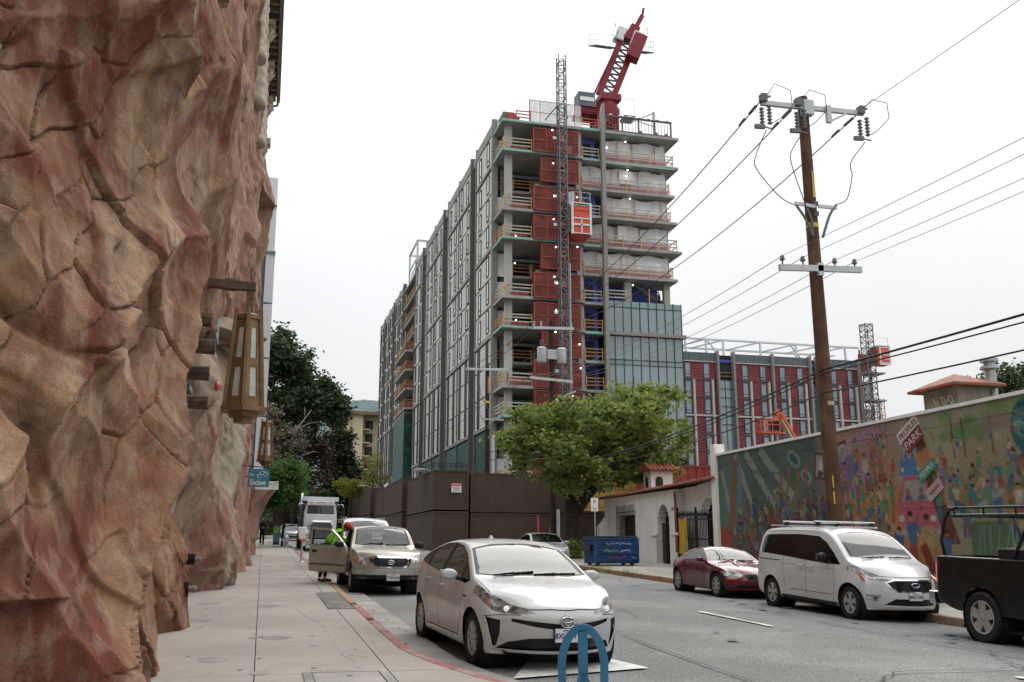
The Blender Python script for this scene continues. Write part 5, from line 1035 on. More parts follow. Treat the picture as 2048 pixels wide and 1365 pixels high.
msign(23.08, 4.93, 1.02, .36, .52, m_swd, m_sred, 'PEOPLES', .235); msign(22.9, 4.63, .86, .40, .52, m_sred, m_swd, 'PARK', .33); msign(22.45, 3.73, .80, .30, .55, m_sgr, m_swd, 'PEOPLE', .2)
o = msign(22.2, 3.2, .68, .34, .55, m_spk, m_smr, 'PARKING', .12)
# white pier at the mural end
MB().b2((WX - .10, 34.93, .6), (WX + .35, 35.35, 5.75)).b2((WX - .06, 34.9, .6), (WX + .1, 34.93, 5.0)).build('end_pier', M('white_stucco', (.74, .73, .69), .85, var=.06, streak=.35, bump=.2), mw, bevel=.03)
# chimney block and flue above the wall
ch = wthing('rooftop_chimney', 'stained square chimney with tiled cap rising behind the mural wall', 'chimney', (21.8, 26.2, 4))
m_cst = M('stained_render', (.26, .235, .20), .9, var=.2, scale=2, col2=(.30, .17, .09), streak=.5); m_tile = M('terracotta_tile', (.26, .085, .05), .75, var=.35, scale=3, col2=(.19, .11, .08), bump=.2)
MB().b2((21.1, 25.3, 3.5), (22.35, 26.9, 6.75)).build('shaft', m_cst, ch)
MB().add([(20.75, 24.95, 6.78), (22.7, 24.95, 6.78), (22.7, 27.25, 6.78), (20.75, 27.25, 6.78), (21.72, 26.1, 7.25), (20.75, 24.95, 6.70), (22.7, 24.95, 6.70), (22.7, 27.25, 6.70), (20.75, 27.25, 6.70)], [(0, 1, 4), (1, 2, 4), (2, 3, 4), (3, 0, 4), (5, 6, 1, 0), (6, 7, 2, 1), (7, 8, 3, 2), (8, 5, 0, 3), (8, 7, 6, 5)]).build('tiled_cap', m_tile, ch)
for q in range(3): MB().tube([(21.09, 25.6 + q * .35 + .13 * math.cos(a), 6.25 + .2 * math.sin(a * 1.3)) for a in np.linspace(q, q + 5, 12)], .012, 4).build('graffiti_line', m_sw, ch)
fl = wthing('roof_flue', 'round metal flue pipe beside the square chimney', 'flue', (22.75, 26.0, 4)); MB().lathe([(.17, 4), (.17, 7.35), (.3, 7.36), (.3, 7.44), (.18, 7.46), (.18, 7.58), (.28, 7.6), (.28, 7.7), (0, 7.76)], 16, (22.7, 25.6, 0)).build('pipe', m_steel, fl, smooth=True, sharp=35)
# ================================================================= low white stucco house with tiled eaves
hs = wthing('stucco_house', 'low white stucco house with arched doorway and red tile eaves', 'house', (WX, 43, .9))
m_st = M('white_stucco_wall', (.74, .73, .70), .88, var=.06, scale=1.1, streak=.25, bump=.25, bscale=25)
def wall_openings(y0, y1, ztop, ops, x, th, name, dy=.07):
    mb = MB(); ys_ = sorted(set([y0, y1] + [v for o in ops for v in np.linspace(o[0], o[1], 15)])); 
    for a, b in zip(ys_[:-1], ys_[1:]):
        m = (a + b) / 2; lo = [(rz_(m) - .1, None)]; spans = [(rz_(m) - .1, ztop(m))]
        for o in ops:
            if o[0] < m < o[1]:
                u = (m - (o[0] + o[1]) / 2) / ((o[1] - o[0]) / 2); t = o[3] + o[4] * math.sqrt(max(0, 1 - u * u)); spans = [(t, ztop(m))] + ([(rz_(m) - .1, o[2])] if o[2] > rz_(m) else [])
        for s0, s1 in spans: mb.b2((x, a, s0), (x + th, b, s1))
    return mb.build(name, m_st, hs)
wall_openings(39.0, 48.2, lambda y: 4.2, [(39.85, 41.15, 0, 2.75, .85), (43.9, 46.0, 1.75, 3.25, .02)], WX, .45, 'front_wall')
wall_openings(35.55, 39.0, lambda y: 4.2 + (39 - y) * .06, [(35.6, 37.5, 0, 2.6, 1.1)], WX + .32, .4, 'porch_wall')
MB().b2((WX + .45, 38.95, .6), (WX + 1.4, 39.4, 4.2)).build('return_wall', m_st, hs)
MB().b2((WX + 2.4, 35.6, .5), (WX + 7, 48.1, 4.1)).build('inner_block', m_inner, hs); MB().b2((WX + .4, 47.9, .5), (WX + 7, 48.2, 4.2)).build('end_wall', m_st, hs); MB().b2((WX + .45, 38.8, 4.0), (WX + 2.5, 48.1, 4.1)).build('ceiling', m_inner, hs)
MB().prism([(WX - .5, .9), (WX + .3, .9), (WX + .3, 3.35), (WX - .05, 3.3), (WX - .5, 2.75)], 47.6, 48.1).build('buttress', m_st, hs, bevel=.04)
for y in (39.15, 41.4): MB().b2((WX - .12, y - .22, .7), (WX, y + .22, 2.2)).b2((WX - .16, y - .28, 2.2), (WX, y + .28, 2.32)).build('pier', m_st, hs, bevel=.02)
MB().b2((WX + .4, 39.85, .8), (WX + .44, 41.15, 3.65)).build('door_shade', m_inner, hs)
dg = MB()
for q in range(11): dg.bar((WX + .22, 39.9 + q * .12, .95), (WX + .22, 39.9 + q * .12, 2.75), .025)
for z in (1.2, 1.95, 2.75): dg.bar((WX + .22, 39.85, z), (WX + .22, 41.15, z), .04)
dg.build('door_gate', m_black, hs)
gr = MB()
for q in range(15): gr.bar((WX - .12, 43.8 + q * .165, 1.65), (WX - .12, 43.8 + q * .165, 3.75), .022)
for z in (1.8, 2.6, 3.4): gr.bar((WX - .12, 43.75, z), (WX - .12, 46.15, z), .035)
for z in (1.8, 3.4): gr.bar((WX - .12, 43.8, z), (WX + .02, 43.8, z), .03).bar((WX - .12, 46.1, z), (WX + .02, 46.1, z), .03)
gr.build('window_grille', m_black, hs); MB().b2((WX + .3, 43.9, 1.75), (WX + .35, 46.0, 3.25)).build('window_pane', m_inner, hs)
text('house_number', '286', .2, m_black, (WX - .006, 39.45, 3.35), (R(90), 0, R(-90)), hs)
MB().tube([(WX - .1, 38.95, 4.1), (WX - .08, 38.95, 3.6), (WX - .08, 38.95, 1.5)], .06, 8).build('downpipe', M('brown_pipe', (.20, .08, .055), .6), hs)
roof = MB().add([(WX - .2, 34.95, 4.40), (WX - .2, 48.5, 4.22), (WX + 3.2, 48.5, 4.62), (WX + 3.2, 34.95, 4.9), (WX - .2, 34.95, 4.36), (WX - .2, 48.5, 4.18), (WX + 3.2, 48.5, 4.56), (WX + 3.2, 34.95, 4.84)], [(0, 1, 2, 3), (4, 7, 6, 5), (0, 4, 5, 1), (1, 5, 6, 2), (2, 6, 7, 3), (3, 7, 4, 0)]).build('roof', m_tile, hs)
tl = MB(); n_ = 7
vs = [(a, .095 * math.cos(t), .085 * math.sin(t) + .0) for a in (0, .46) for t in np.linspace(0, math.pi, n_)]; tl.add(vs, [(i, i + 1, n_ + i + 1, n_ + i) for i in range(n_ - 1)] + [tuple(range(n_))]); tmesh = tl.mesh('tile', m_tile, True)
for c in range(61):
    y = 35.1 + c * .22; z0 = 4.39 - (y - 34.95) * .0133; sl = .14
    for r_ in range(4): link('tile', tmesh, roof, (WX - .24 + r_ * .42, y + rt.uniform(-.012, .012), z0 + r_ * .42 * sl + rt.uniform(-.006, .01)), (0, -math.atan(sl) + rt.uniform(-.02, .02), rt.uniform(-.03, .03)))
bt = wthing('bell_turret', 'little white turret with arched opening and tiled cap on the house roof', 'turret', (19.6, 46, 4.4))
wl_ = MB().b2((19.1, 45.6, 4.5), (20.3, 46.6, 5.55)).build('shaft', m_st, bt); MB().prism([(45.95, 4.75), (46.3, 4.75), (46.3, 5.1), (46.22, 5.25), (46.03, 5.25), (45.95, 5.1)], 19.07, 19.12, 'x').build('opening', m_inner, bt); MB().prism([(19.35, 4.75), (19.75, 4.75), (19.75, 5.1), (19.65, 5.25), (19.45, 5.25), (19.35, 5.1)], 45.57, 45.62).build('opening', m_inner, bt)
cp = MB().add([(18.9, 45.3, 5.55), (20.5, 45.3, 5.55), (20.5, 46.9, 5.55), (18.9, 46.9, 5.55), (18.9, 46.1, 5.95), (20.5, 46.1, 5.95)], [(0, 1, 5, 4), (2, 3, 4, 5), (0, 4, 3), (1, 2, 5), (0, 3, 2, 1)]).build('cap', m_tile, bt)
for q in range(7): link('tile', tmesh, bt, (19.0 + q * .23, 45.25, 5.56), (0, -.45, R(90)), (1.9, 1, 1))
# iron fence in front of the porch
fe = wthing('iron_fence', 'black iron fence with spear tips between the house and the mural', 'fence', (WX, 37, .9)); 
for q in range(27): 
    y = 38.85 - q * .135; z = rz_(y); bb = MB().bar((WX, y, z + .06), (WX, y, z + 2.15), .026); bb.lathe([(.03, 2.1 + z), (.035, 2.16 + z), (0, 2.33 + z)], 5, (WX, y, 0)).build('bar', m_black, fe)
for h in (.2, 1.15, 1.95): MB().bar((WX, 38.9, rz_(38.9) + h), (WX, 35.3, rz_(35.3) + h), .045).build('rail', m_black, fe)
for y in (38.95, 37.1, 35.3): MB().bar((WX, y, rz_(y)), (WX, y, rz_(y) + 2.45), .07).build('post', m_black, fe)
bn = wthing('banner', 'yellow cloth banner tied to the iron fence', 'banner', (WX - .04, 38.3, 1.5)); U, V = np.meshgrid(np.linspace(0, 1, 16), np.linspace(0, 1, 16), indexing='ij')
link('cloth', grid_mesh('cloth', np.stack([WX - .05 + .03 * np.sin(U * 9 + V * 3), 38.8 - U * .95, 1.45 + V * 1.5 - .05 * np.sin(U * 3.1)], 2), M('yellow_cloth', (.50, .32, .03), .8, var=.15, scale=4, col2=(.22, .20, .16))), bn)
# parking sign, dumpster
ps = thing('parking_sign', 'white parking sign on a grey post in front of the stucco house', 'sign', (15.2, 43.2, rz_(43.2) + .02)); MB().tube([(0, 0, 0), (0, 0, 2.95)], .035, 8).build('post', m_steel, ps); MB().box((-.03, -.045, 2.6), (.36, .012, .62)).build('plate', m_sw, ps, bevel=.02); text('lettering', 'P', .26, m_dark, (-.03, -.053, 2.72), (R(90), 0, 0), ps); text('lettering', '2 HR', .1, m_dark, (-.03, -.053, 2.42), (R(90), 0, 0), ps)
dm = thing('dumpster', 'dented blue dumpster with graffiti standing at the kerb', 'dumpster', (14.5, 39.3, gz(13, 39.6) + .02), R(3)); m_db = M('dumpster_blue', (.018, .065, .19), .55, var=.3, scale=3, col2=(.03, .07, .14), streak=.3, bump=.15)
MB().prism([(-.6, .18), (.6, .18), (.66, .95), (.66, 1.22), (-.66, 1.22), (-.66, .95)], -.98, .98, 'x').build('bin', m_db, dm, bevel=.02)
rb2 = MB()
for z in (.30, .58, .86): rb2.b2((-.99, -.69, z), (.99, -.6, z + .05))
for x in (-.97, .97): rb2.b2((x - .05, -.70, .2), (x + .05, -.58, 1.2))
rb2.b2((-1.03, -.71, 1.17), (1.03, .7, 1.24)).build('ribs', m_db, dm, bevel=.01)
for x in (-.5, .5): MB().box((x, 0, 1.285), (.97, 1.36, .06)).build('lid', m_black, dm, bevel=.02)
for x in (-1, 1): MB().b2((x * 1.0, -.45, .7), (x * 1.14, .45, .95)).build('fork_pocket', m_black, dm)
for x in (-.78, .78):
    for y in (-.45, .45): cst = MB().box((x, y, .15), (.14, .12, .1)).build('caster_fork', m_black, dm); MB().lathe([(.03, -.04), (.09, -.035), (.09, .035), (.03, .04)], 12, (x, y, .09), 'x').build('wheel', m_dark, cst)
rg_ = random.Random(8)
for k, (x0, z0, w, h, c) in enumerate(((-.1, 1.0, .8, .13, (.35, .42, .55)), (.45, 1.0, .5, .12, (.30, .36, .5)), (-.25, .72, .65, .14, (.20, .62, .22)), (.35, .70, .45, .12, (.5, .55, .62)), (-.05, .42, .8, .12, (.45, .05, .16)), (-.6, .98, .4, .12, (.02, .02, .03)), (.78, .42, .2, .1, (.1, .45, .45)))):
    pts = []
    for i in range(22): pts.append((x0 - w / 2 + w * i / 21 + rg_.uniform(-.03, .03), -.715, z0 + h * rg_.uniform(-.5, .5)))
    MB().tube(pts, .011, 4).build('graffiti_tag', M('spray_%d' % k, c, .6), dm)
# ================================================================= trees
def leafmat(name, c, c2, tr=.35):
    if name in _mats: return _mats[name]
    m = bpy.data.materials.new(name); m.use_nodes = True; N = m.node_tree.nodes; L = m.node_tree.links; b = N['Principled BSDF']; out = N['Material Output']
    g = N.new('ShaderNodeNewGeometry'); t = N.new('ShaderNodeTexNoise'); t.inputs['Scale'].default_value = .9; t.inputs['Detail'].default_value = 5; L.new(g.outputs['Position'], t.inputs['Vector'])
    r = N.new('ShaderNodeMapRange'); r.inputs['From Min'].default_value = .36; r.inputs['From Max'].default_value = .64; L.new(t.outputs['Fac'], r.inputs['Value'])
    rn = N.new('ShaderNodeMath'); rn.operation = 'MULTIPLY_ADD'; rn.inputs[1].default_value = .5; rn.inputs[2].default_value = -.25; L.new(g.outputs['Random Per Island'], rn.inputs[0])
    ad = N.new('ShaderNodeMath'); ad.operation = 'ADD'; ad.use_clamp = True; L.new(r.outputs[0], ad.inputs[0]); L.new(rn.outputs[0], ad.inputs[1])
    mx = N.new('ShaderNodeMix'); mx.data_type = 'RGBA'; mx.inputs[6].default_value = (*c, 1); mx.inputs[7].default_value = (*c2, 1); L.new(ad.outputs[0], mx.inputs[0]); L.new(mx.outputs[2], b.inputs['Base Color'])
    b.inputs['Roughness'].default_value = .5; b.inputs['Specular IOR Level'].default_value = .3
    tl = N.new('ShaderNodeBsdfTranslucent'); L.new(mx.outputs[2], tl.inputs[0]); ms = N.new('ShaderNodeMixShader'); ms.inputs[0].default_value = tr; L.new(b.outputs[0], ms.inputs[1]); L.new(tl.outputs[0], ms.inputs[2]); L.new(ms.outputs[0], out.inputs[0])
    _mats[name] = m; return m
def crown(name, lobes, nclump, nleaf, size, seed, mat, parent, spread=.5, shell=.55, flat=.75, hang=0.0):
    """leaf-sized faces in clumps through a set of ellipsoid lobes (cx,cy,cz,rx,ry,rz)"""
    rg = np.random.RandomState(seed); L = np.array(lobes, float); wts = L[:, 3] * L[:, 4] * L[:, 5]; wts /= wts.sum()
    k = rg.choice(len(L), nclump, p=wts); d = rg.normal(size=(nclump, 3)); d /= np.linalg.norm(d, axis=1)[:, None]; rr = shell + (1 - shell) * rg.rand(nclump) ** .6; rr[: nclump // 5] = rg.rand(nclump // 5)
    C_ = L[k, :3] + d * L[k, 3:] * rr[:, None]; cs = spread * rg.uniform(.55, 1.35, nclump)
    i = np.repeat(np.arange(nclump), nleaf); n = len(i)
    P = C_[i] + rg.normal(size=(n, 3)) * cs[i][:, None] * np.array([1, 1, flat]) * .6; P[:, 2] -= hang * rg.rand(n) * cs[i]
    s = size * rg.uniform(.6, 1.35, n)[:, None]; a = rg.normal(size=(n, 3)); a[:, 2] *= .55; a /= np.linalg.norm(a, axis=1)[:, None]; b = np.cross(a, rg.normal(size=(n, 3))); b /= np.linalg.norm(b, axis=1)[:, None]
    nrm = np.cross(a, b); V = np.stack([P - a * s, P - b * s * .6 + nrm * s * .12, P + a * s, P + b * s * .6 + nrm * s * .12], 1).reshape(-1, 3)
    me = bpy.data.meshes.new(name); me.vertices.add(n * 4); me.vertices.foreach_set('co', V.astype(np.float32).ravel()); quads(me, np.arange(n * 4).reshape(-1, 4)); me.materials.append(mat); me.update()
    return link(name, me, parent), C_
def limbs(name, paths, mat, parent):
    mb = MB()
    for pts, r0, r1 in paths:
        k = len(pts); mb.tube(pts, [r0 + (r1 - r0) * i / (k - 1) for i in range(k)], 9, True)
    return mb.build(name, mat, parent, smooth=True)
m_bark = M('dark_bark', (.045, .036, .028), .95, var=.35, scale=6, bump=.7, bscale=14); m_barkp = M('pale_bark', (.26, .23, .19), .9, var=.25, scale=4, bump=.4, bscale=10)
lf_plane = leafmat('plane_leaf', (.11, .165, .034), (.31, .36, .10), .45); lf_dark = leafmat('dark_leaf', (.035, .058, .024), (.09, .115, .05), .25); lf_grey = leafmat('gum_leaf', (.12, .115, .07), (.24, .21, .14), .25)
lf_con = leafmat('conifer_leaf', (.026, .040, .02), (.06, .075, .036), .15); lf_brt = leafmat('fresh_leaf', (.04, .10, .018), (.11, .20, .04), .4); lf_yel = leafmat('yellow_leaf', (.20, .22, .04), (.34, .33, .08), .45); lf_rust = leafmat('rust_leaf', (.06, .035, .02), (.10, .06, .035), .2)
# the plane tree by the house
tr = wthing('plane_tree', 'broad leafy green plane tree standing in front of the brown containers', 'tree', (15.9, 48.8, 1.2))
limbs('trunk', [([(15.9, 48.8, .9), (15.85, 48.8, 2.2), (15.9, 48.8, 3.4), (15.75, 48.8, 4.6)], .52, .36), ([(15.9, 48.8, .85), (16.2, 48.9, 1.15), (16.3, 48.6, 1.0)], .4, .2)], m_bark, tr)
limbs('limbs', [([(15.85, 48.8, 3.2), (16.8, 48.7, 4.5), (18.2, 48.6, 6.0), (19.6, 48.7, 7.6), (20.6, 48.8, 8.8)], .34, .07), ([(15.8, 48.8, 4.3), (15.5, 48.7, 6.0), (14.6, 48.6, 7.4), (13.4, 48.5, 8.3)], .28, .05), ([(15.8, 48.8, 4.4), (16.4, 49.2, 6.5), (17.0, 49.5, 8.8)], .25, .05), ([(18.0, 48.6, 5.8), (19.8, 49, 6.4), (21.8, 49.2, 7.0)], .18, .04), ([(16.6, 48.6, 4.3), (17.6, 46.8, 6.0), (18.4, 45.8, 7.4)], .2, .04), ([(15.6, 48.6, 5.6), (15.0, 46.8, 7.0), (14.6, 46.0, 8.0)], .17, .04), ([(16, 49, 5), (16.8, 51, 6.8), (17.4, 52.5, 8)], .2, .04)], m_bark, tr)
lob = [(13.7, 48.6, 7.7, 1.7, 2.2, 1.5), (15.0, 48.6, 7.0, 2.2, 3.2, 2.0), (16.6, 48.4, 8.1, 2.3, 3.6, 1.5), (18.6, 48.6, 8.4, 2.3, 3.8, 1.7), (20.4, 48.8, 8.8, 2.1, 3.4, 1.8), (21.4, 48.8, 7.9, 1.5, 2.6, 1.6), (17.0, 48.5, 6.0, 2.6, 3.4, 1.5), (19.6, 48.6, 6.5, 2.4, 3.2, 1.5), (21.0, 48.8, 6.6, 1.5, 2.4, 1.0), (16.2, 47.6, 5.2, 1.7, 1.8, .8)]
lob = [(a - .35, *q) for a, *q in lob]; crown('crown', lob, 370, 80, .13, 3, lf_plane, tr, .44, .62, .75)
tw_ = MB()
for k in range(46): x = rt.uniform(13, 22); y = 48.8 + rt.uniform(-2, 2); z = 9.0 + .9 * math.sin((x - 12) / 10 * 3.1) ; tw_.tube([(x, y, z - .8), (x + rt.uniform(-.2, .2), y, z + rt.uniform(.3, .9))], .012, 3)
tag(tw_.build('twigs', m_bark, tr), kind='stuff'); limbs('cut_branch', [([(14.6, 46.6, 8.6), (14.9, 46.4, 9.4), (15.4, 46.4, 9.6)], .08, .06)], m_barkp, tr)
# small bushes and weeds by the kerb
for k, (x, y, z, r_, lab) in enumerate(((18.0, 49.8, 1.9, .8, 'dark bush growing at the left end of the stucco house'), (15.4, 47.2, 1.5, .35, 'low weeds at the foot of the plane tree'))):
    t = wthing('bush', lab, 'bush', (x, y, z - r_)); crown('foliage', [(x, y, z, r_ * .9, r_, r_ * 1.1)], 40, 60, .07, 30 + k, lf_dark if not k else lf_plane, t, .3)
wd = MB(); rw_ = random.Random(2)
for k in range(260):
    x, y = rw_.uniform(12.9, 13.5), rw_.choice((36.2, 37.4, 44.6, 33.8)) + rw_.gauss(0, .5); z = gz(13, y); h = rw_.uniform(.06, .2); wd.add([(x, y, z), (x + .03, y + .02, z), (x + rw_.uniform(-.08, .08), y + rw_.uniform(-.1, .1), z + h + .1)], [(0, 1, 2)])
tag(wd.build('kerb_weeds', lf_plane), 'tufts of weeds growing along the right kerb', 'weeds', kind='stuff')
# street trees on the left pavement
for k, (x, y, lab, lb) in enumerate(((1.25, 62.5, 'nearest young street tree with fresh green crown past the rock building', [(1.1, 62.5, 5.6, 1.5, 1.8, 1.3), (.6, 62.5, 5.0, 1.3, 1.5, .9), (1.7, 62.5, 6.5, 1.0, 1.2, .9)]), (1.1, 68.5, 'middle young street tree beside the pavement past the rock building', [(.6, 68.5, 5.6, 1.6, 1.8, 1.2), (1.7, 68.5, 6.8, 1.2, 1.4, 1.1)]), (1.0, 75, 'farthest young street tree along the left pavement', [(0, 75, 5.9, 1.6, 2, 1.3), (1.8, 75, 6.4, 1.4, 1.6, 1.3)]))):
    t = wthing('street_tree', lab, 'tree', (x, y, lz(y)), 'young street trees'); limbs('trunk', [([(x, y, lz(y)), (x + .05, y, lz(y) + 1.4), (x + .15, y, lz(y) + 2.8), (x + .3, y, lz(y) + 3.9)], .085, .05), ([(x + .1, y, lz(y) + 2.2), (x - .5, y, lz(y) + 3.2)], .05, .025)], m_bark, t)
    crown('crown', lb, 120, 75, .10, 50 + k, lf_brt, t, .36, .4, .8)
    MB().b2((x - .6, y - .6, lz(y) - .03), (x + .6, y + .6, lz(y) + .012)).build('tree_pit', m_dirt, t)
def btree(nm, lab, base, tr_paths, lobes, nc, nl, sz, seed, lm, bark=m_bark, spread=1.0, grp='trees at the far end of the street', hang=0.0, **kw):
    t = wthing(nm, lab, 'tree', base, grp); limbs('trunk', tr_paths, bark, t); crown('crown', lobes, nc, nl, sz, seed, lm, t, spread, kw.get('shell', .5), .8, hang); return t
btree('eucalyptus_tree', 'tall dark eucalyptus towering over the far end of the street', (1, 112, 3), [([(.5, 112, 2), (1, 112, 10), (2.2, 112, 17), (2.0, 112, 24)], .7, .12), ([(1.4, 112, 12), (4.5, 111, 17), (7, 111, 19)], .3, .06)],
      [(.2, 112, 24.0, 2.6, 3, 2.6), (2.4, 112, 22.6, 2.6, 3, 2.2), (-1.6, 112, 22, 2.5, 3, 3), (4.4, 112, 20.4, 2.2, 3, 2.0), (6.6, 112, 18.9, 2.0, 2.5, 1.7), (7.8, 112, 17.4, 1.3, 2, 1.6), (2, 112, 18, 3.4, 3, 2.6), (5.4, 112, 17.2, 2.0, 2.4, 1.4)], 250, 80, .26, 61, lf_dark, spread=.95)
btree('gum_tree', 'grey green gum tree with pale bare branches beside the dark eucalyptus', (0, 100, 3), [([(-1, 100, 2), (0, 100, 9), (1.0, 100, 13)], .45, .1)], [(-.6, 100, 14.6, 1.7, 2, 1.9), (.9, 100, 12.2, 2.1, 2, 1.6), (-.6, 100, 10.8, 2.6, 2, 1.7), (1.6, 100, 9.8, 1.6, 2, 1.2), (2.6, 100, 12.5, 1.3, 2, 1.2)], 170, 75, .17, 63, lf_grey, spread=.6)
t = bpy.data.objects['gum_tree']; limbs('bare_branch', [([(2.2, 99, 12.0), (3.2, 99, 14.0), (4.3, 99, 15.6)], .1, .03), ([(3.0, 99, 13.6), (4.2, 99, 14.2), (5.0, 99, 14.3)], .06, .02), ([(3.6, 99, 14.6), (3.6, 99, 15.8)], .05, .02), ([(3, 99, 10.6), (4.6, 99, 11.3), (5.2, 99, 11.2)], .06, .02)], m_barkp, t)
btree('rust_tree', 'rusty brown tree standing between the gum and the conifer', (3.5, 118, 3), [([(3.5, 118, 2), (3.8, 118, 12), (4, 118, 17)], .4, .1)], [(3.2, 118, 17.2, 2.2, 2.5, 2.2), (4.6, 118, 14.0, 2.2, 2.5, 2.2), (5.6, 118, 11, 2.2, 2.5, 2), (2.2, 118, 12, 2.5, 2.5, 3), (0, 118, 12, 2.5, 2.5, 4)], 170, 70, .22, 65, lf_rust, spread=.9)
btree('conifer_tree', 'dense dark conifer standing in front of the cream apartment block', (9.4, 130, 3.2), [([(9.4, 130, 3), (9.4, 130, 12), (9.3, 130, 19)], .5, .08)], [(9.2, 130, 18.2, 1.0, 1.2, 1.6), (9.4, 130, 16.2, 1.9, 2, 1.7), (9.5, 130, 13.8, 2.7, 2.6, 1.9), (9.7, 130, 11.2, 3.1, 3, 2.0), (9.6, 130, 8.6, 3.3, 3, 2.0), (9.6, 130, 6.2, 3.4, 3, 2)], 340, 75, .2, 67, lf_con, spread=.7, hang=.8)
btree('yellow_tree', 'pale yellow green tree in front of the cream block', (13.0, 118, 5), [([(12.9, 118, 5), (13.0, 118, 8), (12.8, 118, 11)], .15, .04), ([(13, 118, 7.5), (13.9, 118, 10)], .08, .03)], [(12.9, 118, 11.6, 1.3, 1.5, 1.4), (13.3, 118, 9.6, 1.5, 1.5, 1.3), (12.0, 118, 9.6, 1.0, 1.5, .9)], 80, 30, .11, 69, lf_yel, spread=.55)
btree('yellow_shrub', 'yellow green shrub showing over the far containers', (9.6, 112, 4.5), [([(9.5, 112, 4), (9.5, 112, 7)], .12, .05)], [(9.4, 112, 8.6, 1.5, 1.3, 1.0), (10.3, 112, 8.0, 1.0, 1.3, .8)], 60, 50, .12, 70, lf_yel, spread=.45)
for k, (x, y, z, r_) in enumerate(((-3.5, 88, 6.0, 3.0), (-2.5, 96, 8.0, 3.4), (3.8, 128, 7.5, 3.0), (6.4, 122, 6.5, 2.4), (1.5, 140, 8, 4.0))):
    btree('shrub_tree', ['dark shrubby tree behind the street trees on the left', 'taller dark shrubby tree left of the gum tree', 'dark undergrowth tree at the end of the street', 'low dark tree to the left of the conifer', 'broad dark tree closing the street end'][k], (x, y, 3), [([(x, y, 2), (x, y, z)], .25, .08)], [(x, y, z, r_, r_, r_), (x + .6, y, z - 2, r_, r_, 2.4)], 110, 70, .17, 80 + k, [lf_dark, lf_dark, lf_rust, lf_dark, lf_dark][k], spread=.8)
btree('distant_tree', 'round dark tree behind the rooftop chimney on the right', (41, 45, 1), [([(41, 45, 1), (41, 45, 10)], .4, .1)], [(40.2, 45, 10.2, 1.5, 1.6, 1.2), (41.4, 45, 10.9, 1.3, 1.6, 1.0), (42.0, 45, 9.8, 1.4, 1.6, 1.3)], 130, 60, .12, 90, lf_dark, spread=.5, grp='distant tree on the right')
# ================================================================= utility poles and wires
m_pole = M('creosoted_pole', (.115, .062, .040), .9, var=.3, scale=2.5, bump=.4, bscale=30, streak=.6)
m_poled = M('dark_pole', (.03, .022, .017), .9, var=.3, bump=.3)
m_galv = M('pale_galvanised', (.50, .52, .53), .5, metal=.3, var=.08); m_ins = M('grey_polymer_insulator', (.14, .15, .16), .5); m_wire = M('wire_dark', (.03, .03, .032), .6); m_wireg = M('wire_grey', (.20, .205, .21), .6)
m_ytag = M('yellow_tag', (.55, .40, .08), .6)
def insul(mb, p, L_=.55, r=.075, n=6, ax=(0, 0, -1)):
    a = Vector(ax).normalized(); p = Vector(p)
    pts = []; rs = []
    for i in range(n): pts += [p + a * L_ * (i + .1) / n, p + a * L_ * (i + .5) / n, p + a * L_ * (i + .9) / n]; rs += [r * .45, r, r * .45]
    mb.tube(pts, rs, 8)
P1 = Vector((13.92, 21.5, rz_(21.5)))
up = wthing('utility_pole', 'large brown wooden utility pole with two crossarms in front of the mural', 'utility pole', P1)
MB().tube([(13.96, 21.5, .3), (13.93, 21.5, 5), (13.88, 21.5, 10), (13.85, 21.5, 13.85)], [.215, .195, .165, .14], 16).build('shaft', m_pole, up, smooth=True, sharp=50)
MB().bar((12.45, 21.3, 13.43), (15.6, 21.3, 13.5), .10, .13).build('top_crossarm', m_galv, up); MB().bar((12.7, 21.3, 8.82), (15.14, 21.3, 8.93), .10, .16).build('lower_crossarm', m_galv, up)
MB().box((13.86, 21.3, 13.45), (.3, .2, .42)).build('bracket', m_galv, up); MB().box((14.45, 21.22, 13.3), (.14, .1, .5)).bar((14.5, 21.22, 13.1), (15.0, 21.22, 13.38), .05).build('arm_brace', m_galv, up)
MB().box((13.9, 21.3, 8.85), (.16, .1, .34)).build('bracket', m_galv, up)
ends = []
for k, x in enumerate((12.5, 13.55, 15.5)):
    hd = MB().box((x, 21.25, 13.55), (.16, .2, .22)).bar((x, 21.3, 13.6), (x + .25, 21.3, 13.66), .05).build('insulator_head', m_ins, up)
    for dx, dz in ((-.1, -.1), (.13, .0)): q = MB(); insul(q, (x + dx, 21.2, 13.35 + dz), .58); q.build('cutout_insulator', m_ins, up, smooth=True)
    MB().bar((x - .38, 21.1, 12.62), (x - .1, 21.1, 12.64), .09, .11).bar((x - .1, 21.1, 12.64), (x + .14, 21.1, 12.6), .03).build('switch_blade', m_ins, up)
    MB().tube([(x + .1, 21.25, 13.62), (x + .35, 21.2, 14.0 - .05 * k), (x + .75, 21.1, 13.8), (x + .78, 21.1, 13.35), (x + .4, 21.1, 12.95), (x + .15, 21.1, 12.78)], .012, 5).build('jumper_loop', m_wire, up, smooth=True)
    ends.append((x, 21.3, 13.6))
def smoothpath(pts, n=24):
    pts = [Vector(p) for p in pts]; out = []
    for i in range(len(pts) - 1):
        p0, p1, p2, p3 = pts[max(i - 1, 0)], pts[i], pts[i + 1], pts[min(i + 2, len(pts) - 1)]
        for t in np.linspace(0, 1, 7)[: (7 if i == len(pts) - 2 else 6)]: out.append(.5 * ((2 * p1) + (p2 - p0) * t + (2 * p0 - 5 * p1 + 4 * p2 - p3) * t * t + (3 * p1 - p0 - 3 * p2 + p3) * t ** 3))
    return out
